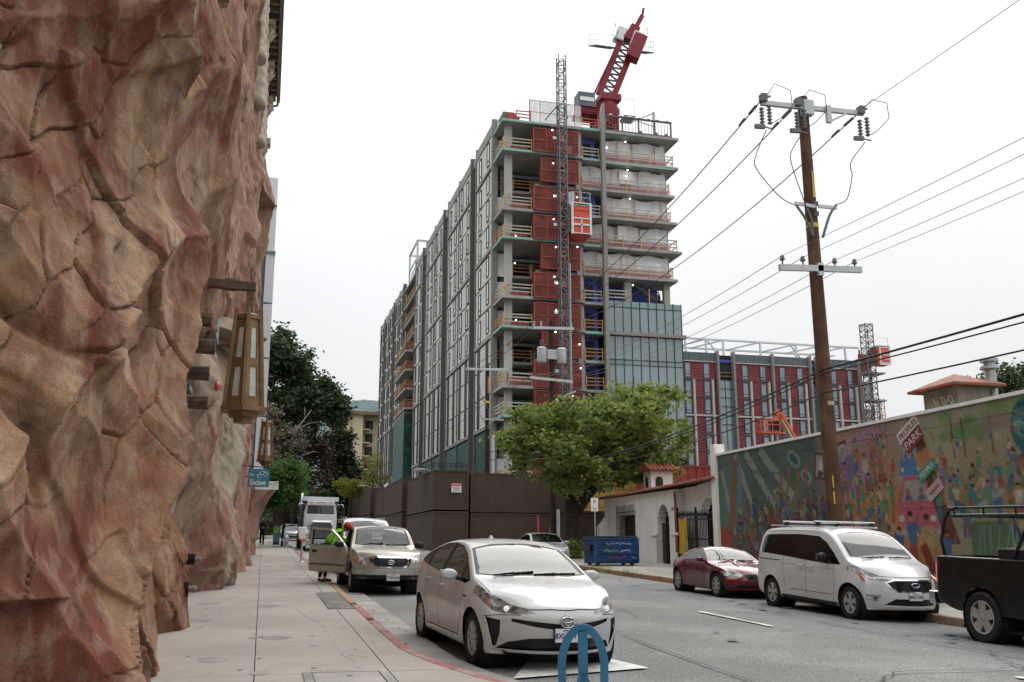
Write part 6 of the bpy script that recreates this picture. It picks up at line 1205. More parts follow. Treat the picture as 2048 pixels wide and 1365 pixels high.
for x, mid, e in ((12.45, (12.1, 21.1, 11.4), (13.3, 21.25, 10.55)), (13.5, (13.15, 21.1, 11.6), (13.6, 21.25, 10.5)), (15.45, (14.95, 21.1, 11.5), (14.5, 21.25, 10.7))):
    MB().tube(smoothpath([(x, 21.1, 12.55), (mid[0], mid[1], mid[2] + .4), mid, ((mid[0] + e[0]) / 2 + .05, 21.15, (mid[2] + e[2]) / 2 - .25), e]), .013, 5).build('drop_lead', m_wire, up, smooth=True)
    MB().tube(smoothpath([e, ((e[0] * .6 + 13.9 * .4), 21.25, e[2] - .35), (13.9 + (.15 if e[0] > 13.9 else -.15), 21.3, 9.75)]), [.035] * 13, 6).build('cable_termination', m_ins, up, smooth=True)
MB().bar((13.25, 21.25, 10.62), (13.85, 21.25, 10.58), .05, .09).bar((13.95, 21.25, 10.6), (14.5, 21.25, 10.6), .05, .09).build('standoff_bracket', m_galv, up)
for z, h in ((10.05, .12),): MB().lathe([(.172, z), (.172, z + h)], 16, (13.88, 21.5, 0)).build('yellow_band', m_ytag, up)
MB().box((13.9, 21.325, 11.25), (.07, .01, .75)).build('number_strip', m_ytag, up); [MB().box((13.93, 21.32, z), (.13, .02, .13)).build('dark_plate', m_sl, up) for z in (10.7, 10.42)]
MB().lathe([(.194, 5.25), (.194, 5.35)], 16, (13.93, 21.5, 0)).build('pale_band', m_wood, up); [MB().box((13.82, 21.28, z), (.03, .02, .3)).build('yellow_marker', m_ytag, up) for z in (3.3, 2.9)]
for k, x in enumerate((12.8, 13.4, 14.35, 14.95)): q = MB(); q.lathe([(.02, 0), (.02, .08), (.06, .1), (.075, .14), (.04, .16), (.06, .2), (.03, .24)], 10, (x, 21.3, 8.92 + .02 * k)); q.build('pin_insulator', m_ins, up, smooth=True)
# two further poles
p2 = wthing('utility_pole', 'dark utility pole with pale crossarm at the corner of the tower', 'utility pole', (16.4, 71, rz_(71)))
MB().tube([(16.4, 71, 1.5), (16.35, 71, 15.5)], [.22, .16], 10).build('shaft', m_poled, p2); MB().bar((14.6, 70.8, 15.2), (18.1, 70.8, 15.3), .14, .18).build('top_crossarm', m_galv, p2); MB().bar((15.9, 70.8, 11.35), (17.6, 70.8, 11.35), .1, .12).build('lower_crossarm', m_steel, p2)
for x in (14.7, 15.6, 17.9): q = MB(); insul(q, (x, 70.75, 15.1), .7, .1); q.tube([(x, 70.7, 14.4), (x + .2, 70.7, 13.2), (x + .8 if x < 16 else x - .5, 70.7, 12.0), (16.4, 70.7, 10.6)], .025, 5); q.build('insulator_and_lead', m_ins, p2)
MB().tube([(16.75, 70.75, 1.6), (16.75, 70.75, 10.2)], .14, 8).build('riser_conduit', m_galv, p2); MB().lathe([(.21, 12.6), (.21, 12.8)], 10, (16.36, 71, 0)).build('yellow_band', m_ytag, p2); MB().box((16.4, 70.82, 14.0), (.13, .02, 1.3)).build('number_strip', M('orange_strip', (.4, .2, .06), .6), p2)
p3 = wthing('utility_pole', 'dark utility pole carrying two grey transformers behind the plane tree', 'utility pole', (16.8, 55, rz_(55)))
MB().tube([(16.75, 55, .9), (16.7, 55, 15.45)], [.21, .15], 10).build('shaft', m_poled, p3); MB().bar((15.5, 54.8, 14.92), (18.1, 54.8, 15.0), .12, .16).build('top_crossarm', m_galv, p3); MB().bar((15.3, 54.8, 11.8), (18.0, 54.8, 11.65), .12, .16).build('lower_crossarm', m_galv, p3)
for x in (16.02, 17.28): MB().lathe([(.0, 12.75), (.26, 12.75), (.29, 12.8), (.29, 13.55), (.31, 13.57), (.31, 13.63), (.2, 13.72), (0, 13.76)], 14, (x, 54.75, 0)).build('transformer', m_galv, p3, smooth=True, sharp=35)
for x in (15.95, 16.1, 17.2, 17.36): q = MB(); insul(q, (x, 54.75, 14.15), .42, .07); q.build('bushing', m_ins, p3)
for x in (15.55, 16.0, 17.95): q = MB(); insul(q, (x, 54.8, 15.35), .4, .08, 4); q.build('pin_insulator', m_galv, p3)
MB().box((16.7, 54.8, 13.3), (.6, .12, .6)).build('transformer_mount', m_steel, p3); MB().tube([(16.95, 54.72, 1.1), (16.95, 54.72, 3.9)], .1, 8).build('riser_conduit', m_galv, p3)
sn = thing('small_notice', 'small white notice hung on the brown wall beside the transformer pole', 'sign', (19.3, 62.95, 2.1)); MB().box((0, 0, 0), (.7, .02, .36)).build('board', m_sw, sn); text('lettering', 'STREET', .13, m_dark, (0, -.014, .07), (R(90), 0, 0), sn); text('lettering', 'CLOSED', .13, m_dark, (0, -.014, -.08), (R(90), 0, 0), sn)
def wire(a, b, sag, r, mt=m_wire, n=26, lab='thin overhead wire strung between the utility poles', grp='overhead wires between the poles', nm='overhead_wire'):
    a, b = Vector(a), Vector(b); mb = MB(); mb.tube([a.lerp(b, t) - Vector((0, 0, sag * 4 * t * (1 - t))) for t in np.linspace(0, 1, n)], r, 5, False)
    return tag(mb.build(nm, mt), lab, 'wire', grp)
LMR = ('left', 'middle', 'right'); N4 = ('leftmost', 'second', 'third', 'rightmost'); G_ = 'overhead wires between the poles'
for k, (x2, z2) in enumerate(((15.55, 15.35), (16.0, 15.35), (17.95, 15.35))):
    x = (12.5, 13.55, 15.5)[k]; wire((x - .1, 21.2, 13.45), (x2, 54.8, z2), .9, .017, lab=f'{LMR[k]} of three dark wires from the top crossarm towards the transformers'); wire((x2, 54.8, z2), ((14.7, 15.6, 17.9)[k], 70.8, 15.25), .3, .02, lab=f'{LMR[k]} wire joining the transformer pole to the pole at the tower corner')
    p_, d_ = Vector((x - .1, 21.2, 13.45)), (Vector((x2, 54.8, z2 - .9 * 3)) - Vector((x, 21.2, 13.45))).normalized(); q = MB(); insul(q, p_ + d_ * .3, .5, .05, 6, d_); q.build('strain_insulator', m_ins, up, smooth=True); MB().tube([p_ + d_ * 1.1, p_ + d_ * 1.5], [.05, .03], 6).build('wire_clamp', m_ins, up, smooth=True)
wire((15.5, 21.3, 13.6), (14.6, -18, 13.9), .6, .010, m_wireg, lab='single thin wire rising from the top crossarm to the upper right corner')
for k, x in enumerate((12.8, 13.4, 14.35, 14.95)): wire((x, 21.3, 9.14), (x + .1, -18, 9.3), .5, .007, m_wireg, lab=f'{N4[k]} of four thin wires from the lower crossarm out to the right edge'); wire((x, 21.3, 9.14), ((15.5, 16.1, 17.3, 17.9)[k], 54.8, 11.9), .6, .010, m_wireg, lab=f'{N4[k]} of four thin wires from the lower crossarm down towards the tree')
for k, (z, zz, r_, s_) in enumerate(((6.15, 6.4, .028, .35), (6.05, 6.35, .018, .45), (5.55, 5.7, .02, .45))):
    nm_ = ('thickest upper', 'thin upper', 'lower')[k]; wire((13.75, 21.3, z), (13.8, -18, zz), s_, r_, lab=f'{nm_} black cable over the mural right of the large pole', grp='thick cables along the street'); wire((13.75, 21.3, z), (16.7, 54.8, z + .5 + k * .3), s_ * 1.5, r_, lab=f'{nm_} black cable running left from the large pole into the tree', grp='thick cables along the street')
for k, (z, s_) in enumerate(((13.0, .7), (9.0, .8), (8.4, .9), (6.9, .6))): h_ = ('highest', 'second highest', 'third highest', 'lowest')[k]; wire((16.7, 54.8, z), (16.4, 70.8, z - .2), s_ * .3, .022, lab=f'{h_} side wire between the transformer pole and the tower corner pole'); wire((16.4, 70.8, z - .2), (16.0, 110, z + .8), .8, .022, lab=f'{h_} wire running on from the tower corner pole along its clad side')
wire((16.7, 54.8, 6.0), (18.2, 40.5, 4.3), .4, .015, lab='black service drop wire running to the stucco house', grp=None)
# ================================================================= vehicles
def interp(tab):
    xs = [t[0] for t in tab]; ys = [t[1] for t in tab]
    if xs[0] > xs[-1]: xs, ys = xs[::-1], ys[::-1]
    xs, ys = np.array(xs, float), np.array(ys, float)
    def f(x):      # monotone cubic (smooth but no overshoot)
        x = np.asarray(x, float); h = np.diff(xs); d = np.diff(ys) / h; m = np.zeros(len(xs)); m[0], m[-1] = d[0], d[-1]
        for i in range(1, len(xs) - 1): m[i] = 0 if d[i - 1] * d[i] <= 0 else 2 * d[i - 1] * d[i] / (d[i - 1] + d[i])
        k = np.clip(np.searchsorted(xs, x) - 1, 0, len(xs) - 2); t = np.clip((x - xs[k]) / h[k], 0, 1)
        return (2 * t ** 3 - 3 * t ** 2 + 1) * ys[k] + (t ** 3 - 2 * t ** 2 + t) * h[k] * m[k] + (-2 * t ** 3 + 3 * t ** 2) * ys[k + 1] + (t ** 3 - t ** 2) * h[k] * m[k + 1]
    return f
def inpoly(px, py, P):
    r = np.zeros(len(px), bool); n = len(P)
    for i in range(n):
        (x0, y0), (x1, y1) = P[i], P[(i + 1) % n]
        c = ((y0 > py) != (y1 > py)) & (px < (x1 - x0) * (py - y0) / ((y1 - y0) if y1 != y0 else 1e-12) + x0); r ^= c
    return r
AX = {'side': (0, 2), 'front': (1, 2), 'rear': (1, 2), 'top': (0, 1)}
def shell(spec, cuts, root, paint, body_name='body'):
    """car body: a dense box grid bent onto profile, plan and section curves, relaxed, then cut along outline polygons into separate parts"""
    L, nx, ny, nz = spec['L'], spec.get('nx', 110), spec.get('ny', 36), spec.get('nz', 34)
    zt, zb, hw, belt, roofw = interp(spec['top']), interp(spec['bot']), interp(spec['plan']), interp(spec['belt']), spec.get('tumble', .22)
    sec = interp(spec['sec']); nose = interp(spec['nose']); tail = interp(spec['tail'])
    idx = {}; V = []; F = []; FID = []
    A, B, C_ = [np.linspace(-1, 1, k + 1) for k in (nx, ny, nz)]
    def vid(i, j, k):
        t = (i, j, k)
        if t not in idx: idx[t] = len(V); V.append(t)
        return idx[t]
    for i in range(nx):
        for j in range(ny):
            for k, s in ((nz, 'T'), (0, 'B')): F.append((vid(i, j, k), vid(i + 1, j, k), vid(i + 1, j + 1, k), vid(i, j + 1, k))[:: 1 if k else -1]); FID.append(s)
        for k in range(nz):
            for j in (0, ny): F.append((vid(i, j, k), vid(i + 1, j, k), vid(i + 1, j, k + 1), vid(i, j, k + 1))[:: 1 if j == 0 else -1]); FID.append('S')
    for j in range(ny):
        for k in range(nz):
            for i, s in ((nx, 'F'), (0, 'R')): F.append((vid(i, j, k), vid(i, j + 1, k), vid(i, j + 1, k + 1), vid(i, j, k + 1))[:: 1 if i else -1]); FID.append(s)
    T = np.array(V); a, b, c = A[T[:, 0]], B[T[:, 1]], C_[T[:, 2]]
    x0 = a * L / 2; bt = zb(x0); tp = zt(x0); z = bt + (tp - bt) * (c + 1) / 2
    x = x0 - np.clip(a, 0, 1) ** 5 * (spec.get('rf', .3) * np.abs(b) ** 2.6 + nose(z)) + np.clip(-a, 0, 1) ** 5 * (spec.get('rr', .2) * np.abs(b) ** 2.6 + tail(z))
    bl = belt(x0); rf = np.maximum(tp, bl + .05); up = np.clip((z - bl) / np.maximum(spec['H'] - bl, .05), 0, 1.2)
    h = hw(x0) * np.where(z < bl, sec(np.clip(z / np.maximum(bl, .1), 0, 1)), sec(1.0) - roofw * up ** 1.15)
    for xa in (spec['ax_f'], spec['ax_r']): h += spec.get('flare', .03) * np.exp(-((x0 - xa) / .42) ** 4) * np.exp(-((z - .5) / .32) ** 4)
    y = b * h
    top = T[:, 2] == nz; z = np.where(top, z - spec.get('crown', .05) * (np.abs(b) ** 2.2), z)
    P = np.stack([x, y, z], 1); Fa = np.array(F)
    E = np.concatenate([Fa[:, [0, 1]], Fa[:, [1, 2]], Fa[:, [2, 3]], Fa[:, [3, 0]]]); E = np.concatenate([E, E[:, ::-1]]); cnt = np.bincount(E[:, 0], minlength=len(P))[:, None]
    for _ in range(spec.get('relax', 5)):
        s = np.zeros_like(P); np.add.at(s, E[:, 0], P[E[:, 1]]); P = P + .5 * (s / cnt - P)
    if 'post' in spec: P = spec['post'](P)
    bm = bmesh.new(); vs = [bm.verts.new(p) for p in P]; lay = bm.faces.layers.int.new('fid'); code = {k: i for i, k in enumerate('TBSFR')}
    for f_, s in zip(F, FID): bm.faces.new([vs[i] for i in f_])[lay] = code[s]
    bm.verts.ensure_lookup_table(); bm.normal_update()
    # ---- cut along the outlines
    polys = []
    for cu in cuts:
        pl = cu['poly']
        if cu['view'] in ('front', 'rear', 'top') and cu.get('mirror', True): polys += [(cu, pl), (cu, [(-p[0], p[1]) if cu['view'] != 'top' else (p[0], -p[1]) for p in pl])]
        else: polys.append((cu, pl))
    def okf(cu, f):
        n, ce = f.normal, f.calc_center_median(); v = cu['view']
        if 'x' in cu and not (cu['x'][0] < ce.x < cu['x'][1]): return False
        if v == 'side': return abs(n.y) > .25 and (cu.get('sgn', 0) == 0 or ce.y * cu['sgn'] > 0)
        if v == 'front': return n.x > cu.get('nmin', .12)
        if v == 'rear': return n.x < -.12
        return n.z > .2 and f[lay] == 0
    for cu, pl in polys:
        i0, i1 = AX[cu['view']]; q = np.array(pl); lo, hi = q.min(0) - .01, q.max(0) + .01
        cand = [f for f in bm.faces if lo[0] - .12 < f.calc_center_median()[i0] < hi[0] + .12 and lo[1] - .12 < f.calc_center_median()[i1] < hi[1] + .12 and okf(cu, f)]
        for e in range(len(pl)):
            p, r = pl[e], pl[(e + 1) % len(pl)]; a0, a1 = min(p[0], r[0]) - .004, max(p[0], r[0]) + .004; b0, b1 = min(p[1], r[1]) - .004, max(p[1], r[1]) + .004
            dd = (r[0] - p[0], r[1] - p[1]); l = math.hypot(*dd)
            if l < 1e-6: continue
            nn = [0, 0, 0]; nn[i0], nn[i1] = dd[1] / l, -dd[0] / l; co = [0, 0, 0]; co[i0], co[i1] = p
            fs = []
            for f in cand:
                if not f.is_valid: continue
                u = [v.co[i0] for v in f.verts]; w = [v.co[i1] for v in f.verts]
                if max(u) >= a0 and min(u) <= a1 and max(w) >= b0 and min(w) <= b1: fs.append(f)
            if not fs: continue
            es = {ed for f in fs for ed in f.edges}; vv = {v for f in fs for v in f.verts}
            res = bmesh.ops.bisect_plane(bm, geom=list(fs) + list(es) + list(vv), plane_co=co, plane_no=nn, dist=1e-5)
            cand = [f for f in cand if f.is_valid] + [g for g in res['geom'] if isinstance(g, bmesh.types.BMFace)]
            cand = list(dict.fromkeys(cand))
    bm.normal_update(); bm.verts.index_update(); bm.faces.ensure_lookup_table(); bm.verts.ensure_lookup_table()
    CO = np.array([v.co for v in bm.verts]); NO = np.array([v.normal for v in bm.verts]); ctr = np.array([f.calc_center_median() for f in bm.faces]); lab = np.full(len(bm.faces), -1)
    for ci, cu in enumerate(cuts):
        i0, i1 = AX[cu['view']]; pl = cu['poly']; m = inpoly(ctr[:, i0], ctr[:, i1], pl)
        if cu['view'] in ('front', 'rear', 'top') and cu.get('mirror', True): m |= inpoly(ctr[:, i0], ctr[:, i1], [(-p[0], p[1]) if cu['view'] != 'top' else (p[0], -p[1]) for p in pl])
        for fi in np.nonzero(m)[0]:
            if okf(cu, bm.faces[fi]) and (lab[fi] < 0 or cu.get('over')): lab[fi] = ci
    faces = [[v.index for v in f.verts] for f in bm.faces]; bm.free()
    def make(name, sel, off, mat, parent):
        if not len(sel): return None
        used = sorted({v for i in sel for v in faces[i]}); mp = {v: k for k, v in enumerate(used)}; co = CO[used] + NO[used] * off
        me = bpy.data.meshes.new(name); me.from_pydata(co.tolist(), [], [[mp[v] for v in faces[i]] for i in sel]); me.materials.append(mat)
        me.polygons.foreach_set('use_smooth', np.ones(len(sel), bool)); me.update(); me.normals_split_custom_set_from_vertices(NO[used].tolist()); return link(name, me, parent)
    body = make(body_name, np.nonzero(lab == -1)[0], 0.0, paint, root)
    for ci, cu in enumerate(cuts):
        if cu['mat'] is None: continue
        sel = np.nonzero(lab == ci)[0]
        if not len(sel): continue
        groups = [sel]
        if cu.get('split', cu['view'] in ('front', 'rear') and cu.get('mirror', True) or cu['view'] == 'side' and cu.get('sgn', 0) == 0): groups = [sel[ctr[sel, 1] > 0], sel[ctr[sel, 1] <= 0]]
        for g in groups: make(cu['name'], g, cu.get('off', -.006), cu['mat'], root if not cu.get('sub') else body)
    return body
def circ(cx, cz, r, n=22, z0=None): 
    p = [(cx + r * math.cos(t), cz + r * math.sin(t)) for t in np.linspace(0, 2 * math.pi, n, endpoint=False)]
    return p
def arch(cx, cz, r, zlow, n=16): return [(cx + r * math.cos(t), cz + r * math.sin(t)) for t in np.linspace(-.15, math.pi + .15, n)] + [(cx - r * 1.0, zlow), (cx + r * 1.0, zlow)]
def line_poly(pts, w=.008):
    """thin closed strip along a polyline"""
    L_, R_ = [], []
    for i, p in enumerate(pts):
        a, b = pts[max(i - 1, 0)], pts[min(i + 1, len(pts) - 1)]; d = (b[0] - a[0], b[1] - a[1]); l = math.hypot(*d) or 1; n = (-d[1] / l * w / 2, d[0] / l * w / 2)
        L_.append((p[0] + n[0], p[1] + n[1])); R_.append((p[0] - n[0], p[1] - n[1]))
    return L_ + R_[::-1]
m_tyre = M('tyre_rubber', (.016, .016, .017), .85, var=.2, bump=.1); m_rim = M('alloy_rim', (.42, .42, .41), .35, metal=.7, var=.1); m_rimd = M('brake_shadow', (.02, .02, .02), .7)
m_trim = M('black_trim', (.013, .013, .014), .45); m_seam = M('panel_gap', (.01, .01, .01), .9); m_chrome = M('chrome', (.62, .63, .64), .12, metal=1.0, var=.05)
m_gls = glass('car_glass', (.60, .65, .64), 1.6); m_dgl = glass('door_glass', (.88, .92, .91), 1.4); m_glsd = M('privacy_glass', (.004, .004, .005), .06, spec=.22, var=.1); m_glsw = glass('windscreen_glass', (.60, .65, .64), 1.55)
m_lens = M('clear_lens', (.34, .35, .36), .08, coat=1.0, var=.7, scale=9); m_lensg = M('smoky_lens', (.16, .165, .17), .08, coat=1.0, var=.8, scale=14); m_lensd = M('dark_lens', (.05, .052, .055), .08, coat=1.0, var=.5, scale=9); m_amber = M('amber_lens', (.55, .11, .03), .2, coat=.6); m_redl = M('red_lens', (.34, .012, .012), .18, coat=.8); m_seat = M('seat_cloth', (.05, .05, .052), .9); m_plate = M('plate_white', (.62, .63, .66), .5, var=.05); m_pblue = M('plate_blue', (.03, .04, .12), .6); m_hl = M('lit_headlamp', (.9, .9, .9), .3, emit=(1, .96, .85, .25))
def wheel(root, x, y, r, w, rim, style, tyre_mat=None):
    s = 1 if y > 0 else -1; h = link('wheel', None, root, (x, y, r)); o = w / 2
    def lz_(prof, n, nm, mt, sm=True): return MB().lathe([(a, b * s) for a, b in prof], n, (0, 0, 0), 'y', False).build(nm, mt, h, smooth=sm, sharp=40)
    lz_([(rim * .96, -o * .9), (r * .90, -o), (r * .97, -o * .86), (r, -o * .6), (r, o * .6), (r * .97, o * .86), (r * .92, o), (rim * 1.04, o * .95), (rim, o * .86)], 40, 'tyre', tyre_mat or m_tyre)
    rm_ = lz_([(rim * .99, -o * .8), (rim * .99, o * .86), (rim * .95, o * .92), (rim * .90, o * .86), (rim * .87, o * .4), (rim * .87, -o * .5)], 40, 'rim', m_rim)
    MB().lathe([(rim * .86, o * .05 * s), (0, o * .06 * s)], 24, (0, 0, 0), 'y').build('brake_disc', m_rimd, h)
    n, wd, dbl = style; sp = MB()
    for k in range(n):
        t = 2 * math.pi * k / n + .3
        for dt in ((-.16, .16) if dbl else (0,)):
            c0, s0 = math.cos(t + dt * .4), math.sin(t + dt * .4); c1, s1 = math.cos(t + dt), math.sin(t + dt); q = (-s1, c1); w0, w1 = wd * rim * .30, wd * rim * .42
            a = [(rim * .14 * c0 - q[0] * w0, rim * .14 * s0 - q[1] * w0), (rim * .14 * c0 + q[0] * w0, rim * .14 * s0 + q[1] * w0), (rim * .93 * c1 + q[0] * w1, rim * .93 * s1 + q[1] * w1), (rim * .93 * c1 - q[0] * w1, rim * .93 * s1 - q[1] * w1)]
            d0, d1 = o * .80 * s, o * .84 * s; e = o * .35 * s
            sp.add([(a[0][0], d0, a[0][1]), (a[1][0], d0, a[1][1]), (a[2][0], d1, a[2][1]), (a[3][0], d1, a[3][1])] + [(p[0], e, p[1]) for p in a], [(0, 1, 2, 3), (0, 4, 5, 1), (1, 5, 6, 2), (2, 6, 7, 3), (3, 7, 4, 0), (4, 7, 6, 5)])
    sp.lathe([(rim * .24, o * .3 * s), (rim * .22, o * .82 * s), (rim * .12, o * .90 * s), (0, o * .92 * s)], 16, (0, 0, 0), 'y'); sp.build('spokes', m_rim, h, bevel=.004)
    for k in range(5): MB().lathe([(.011, o * .8 * s), (.009, o * .87 * s), (0, o * .88 * s)], 6, (rim * .17 * math.cos(k * 1.257), 0, rim * .17 * math.sin(k * 1.257)), 'y').build('lug_nut', m_steel, h)
    return h
def wells(root, spec, r):
    for xa in (spec['ax_f'], spec['ax_r']):
        for s in (-1, 1):
            w = spec['W'] / 2; mb = MB().lathe([(r, (w - .42) * s), (r, (w - .03) * s)], 22, (xa, 0, spec['wr']), 'y', False); mb.lathe([(r, (w - .42) * s), (0, (w - .421) * s)], 22, (xa, 0, spec['wr']), 'y'); mb.build('wheel_well', m_seam, root)
    MB().b2((-spec['L'] / 2 + .6, -spec['W'] / 2 + .12, .19), (spec['L'] / 2 - .8, spec['W'] / 2 - .12, .24)).build('underbody', m_seam, root)
def cabin(root, xs, zf, w, steer_y=.35):
    xf, xr, zfl = xs; MB().b2((xr - .3, -w, zfl - .5), (xf + .5, w, zfl - .45)).build('cabin_floor', m_seat, root)
    MB().b2((xf - .05, -w, zfl - .12), (xf + .42, w, zfl - .02)).build('dashboard', m_trim, root, bevel=.04)
    for y in (-.36, .36):
        st = MB().box((xf - .95, y, zfl - .05), (.16, .46, .75), ry=-.2).box((xf - .7, y, zfl - .38), (.5, .48, .14)).build('seat', m_seat, root, bevel=.05); MB().box((xf - 1.06, y, zfl + .42), (.1, .27, .2)).build('headrest', m_seat, st, bevel=.04)
    MB().tube([(xf - .28 - .06 * math.sin(t), steer_y + .18 * math.cos(t), zfl + .02 + .17 * math.sin(t)) for t in np.linspace(0, 6.283, 25)], .016, 6).build('steering_wheel', m_trim, root, smooth=True)
def mirror(root, x, y, z, mt, size=(.17, .25, .17)):
    s = 1 if y > 0 else -1; m_ = MB(); bm_ = MB().lathe([(0, -.5), (.55, -.45), (.95, -.2), (1, .1), (.9, .45), (.5, .5), (0, .5)], 14, (0, 0, 0), 'x'); o = bm_.build('mirror', mt, root, smooth=True); o.location = (x, y, z); o.scale = (size[0], size[1] / 2, size[2] / 2)
    f = MB().bar((x, y - s * size[1] * .45, z - size[2] * .3), (x + .06, y - s * (size[1] * .45 + .12), z - size[2] * .45), .05, .05).build('mirror_arm', m_trim, root); MB().box((x - size[0] * .51, y, z), (.01, size[1] * .8, size[2] * .75)).build('mirror_glass', m_chrome, root)
def wiper(root, p, q): MB().bar(p, q, .02, .02).bar(((p[0] + q[0]) / 2 + .02, (p[1] + q[1]) / 2, (p[2] + q[2]) / 2 + .012), p, .014, .014).build('wiper', m_trim, root)
def plate(root, x, z, txt, y=0.0, frame=True, rx=1, top='California'):
    p = link('number_plate', None, root, (x, y, z)); p.rotation_euler = (0, 0, 0 if rx > 0 else math.pi)
    if frame: MB().b2((-.014, -.165, -.088), (.0, .165, .088)).build('plate_frame', m_trim, p)
    MB().b2((-.002, -.152, -.075), (.006, .152, .075)).build('plate_face', m_plate, p); text('plate_number', txt, .085, m_pblue, (.008, 0, -.008), (R(90), 0, R(90)), p, sx=.92, bold=.001); text('plate_state', top, .03, m_redl, (.008, 0, .056), (R(90), 0, R(90)), p)
def place(root, x, y, yaw=0.0, dz=0.0):
    """stand a vehicle (local +x forward) on the sloping road, facing down the street"""
    n = Vector((.0186, -.0262, 1)).normalized(); f = Vector((math.sin(yaw), -math.cos(yaw), 0)); f = (f - n * f.dot(n)).normalized(); l = n.cross(f)
    root.matrix_world = Matrix.Translation((x, y, gz(x, y) + .05 * math.cos((x - 7.5) / 5.6 * math.pi / 2) - .02 + dz)) @ Matrix((f, l, n)).transposed().to_4x4()
def paint_m(name, c, metal=0.0, rough=.32): return M(name, c, rough, metal=metal, var=.03, scale=.8, coat=.6)
def oval_badge(root, x, z, a, b, rings):
    p = link('badge', None, root, (x, 0, z)); MB().tube([(0, a * math.cos(t), b * math.sin(t)) for t in np.linspace(0, 6.2832, 29)], a * .1, 6).build('badge_ring', m_chrome, p, smooth=True)
    for q in rings: MB().tube([(.004, q[0] + q[2] * math.cos(t), q[1] + q[3] * math.sin(t)) for t in np.linspace(0, 6.2832, 25)], a * .09, 6).build('badge_ring', m_chrome, p, smooth=True)
    return p
def handle(root, x, y, z, mt): s = 1 if y > 0 else -1; MB().box((x, y + s * .012, z), (.2, .03, .032)).build('door_handle', mt, root, bevel=.012)
# ---------------------------------------------------------------- white hybrid hatchback
pw = paint_m('pearl_white_paint', (.47, .475, .47)); 
pri = thing('parked_hatchback', 'white hybrid hatchback parked nearest the camera at the red kerb', 'car')
S = dict(L=4.56, W=1.76, H=1.47, ax_f=1.34, ax_r=-1.36, wr=.31,
    top=[(2.28, .74), (2.12, .80), (1.9, .875), (1.5, .965), (1.22, 1.015), (1.12, 1.04), (.7, 1.245), (.3, 1.405), (-.05, 1.465), (-.4, 1.47), (-.9, 1.425), (-1.4, 1.31), (-1.8, 1.18), (-2.05, 1.11), (-2.2, 1.06), (-2.28, .98)],
    bot=[(2.28, .20), (1.9, .17), (0, .17), (-1.9, .2), (-2.28, .30)], plan=[(2.28, .76), (1.9, .845), (1.3, .875), (0, .88), (-1.2, .88), (-1.8, .85), (-2.28, .76)],
    belt=[(2.28, .70), (1.9, .78), (1.2, .90), (.6, .93), (-.6, 1.01), (-1.5, 1.09), (-2.28, 1.06)], sec=[(0, .93), (.15, .965), (.4, .985), (.62, 1.0), (.82, .985), (1, .945)],
    nose=[(.15, .16), (.28, .08), (.45, .02), (.6, 0), (.70, .05), (.8, .12)], tail=[(.2, .15), (.5, .02), (.8, 0), (1.0, .08), (1.1, .12)], rf=.42, rr=.3, tumble=.27, crown=.035, relax=5)
sw = [(1.03, .965), (.80, 1.10), (.45, 1.275), (.1, 1.375), (-.3, 1.405), (-.75, 1.385), (-1.15, 1.305), (-1.5, 1.19), (-1.62, 1.13), (-1.2, 1.075), (-.5, 1.01), (.3, .955), (.85, .92)]
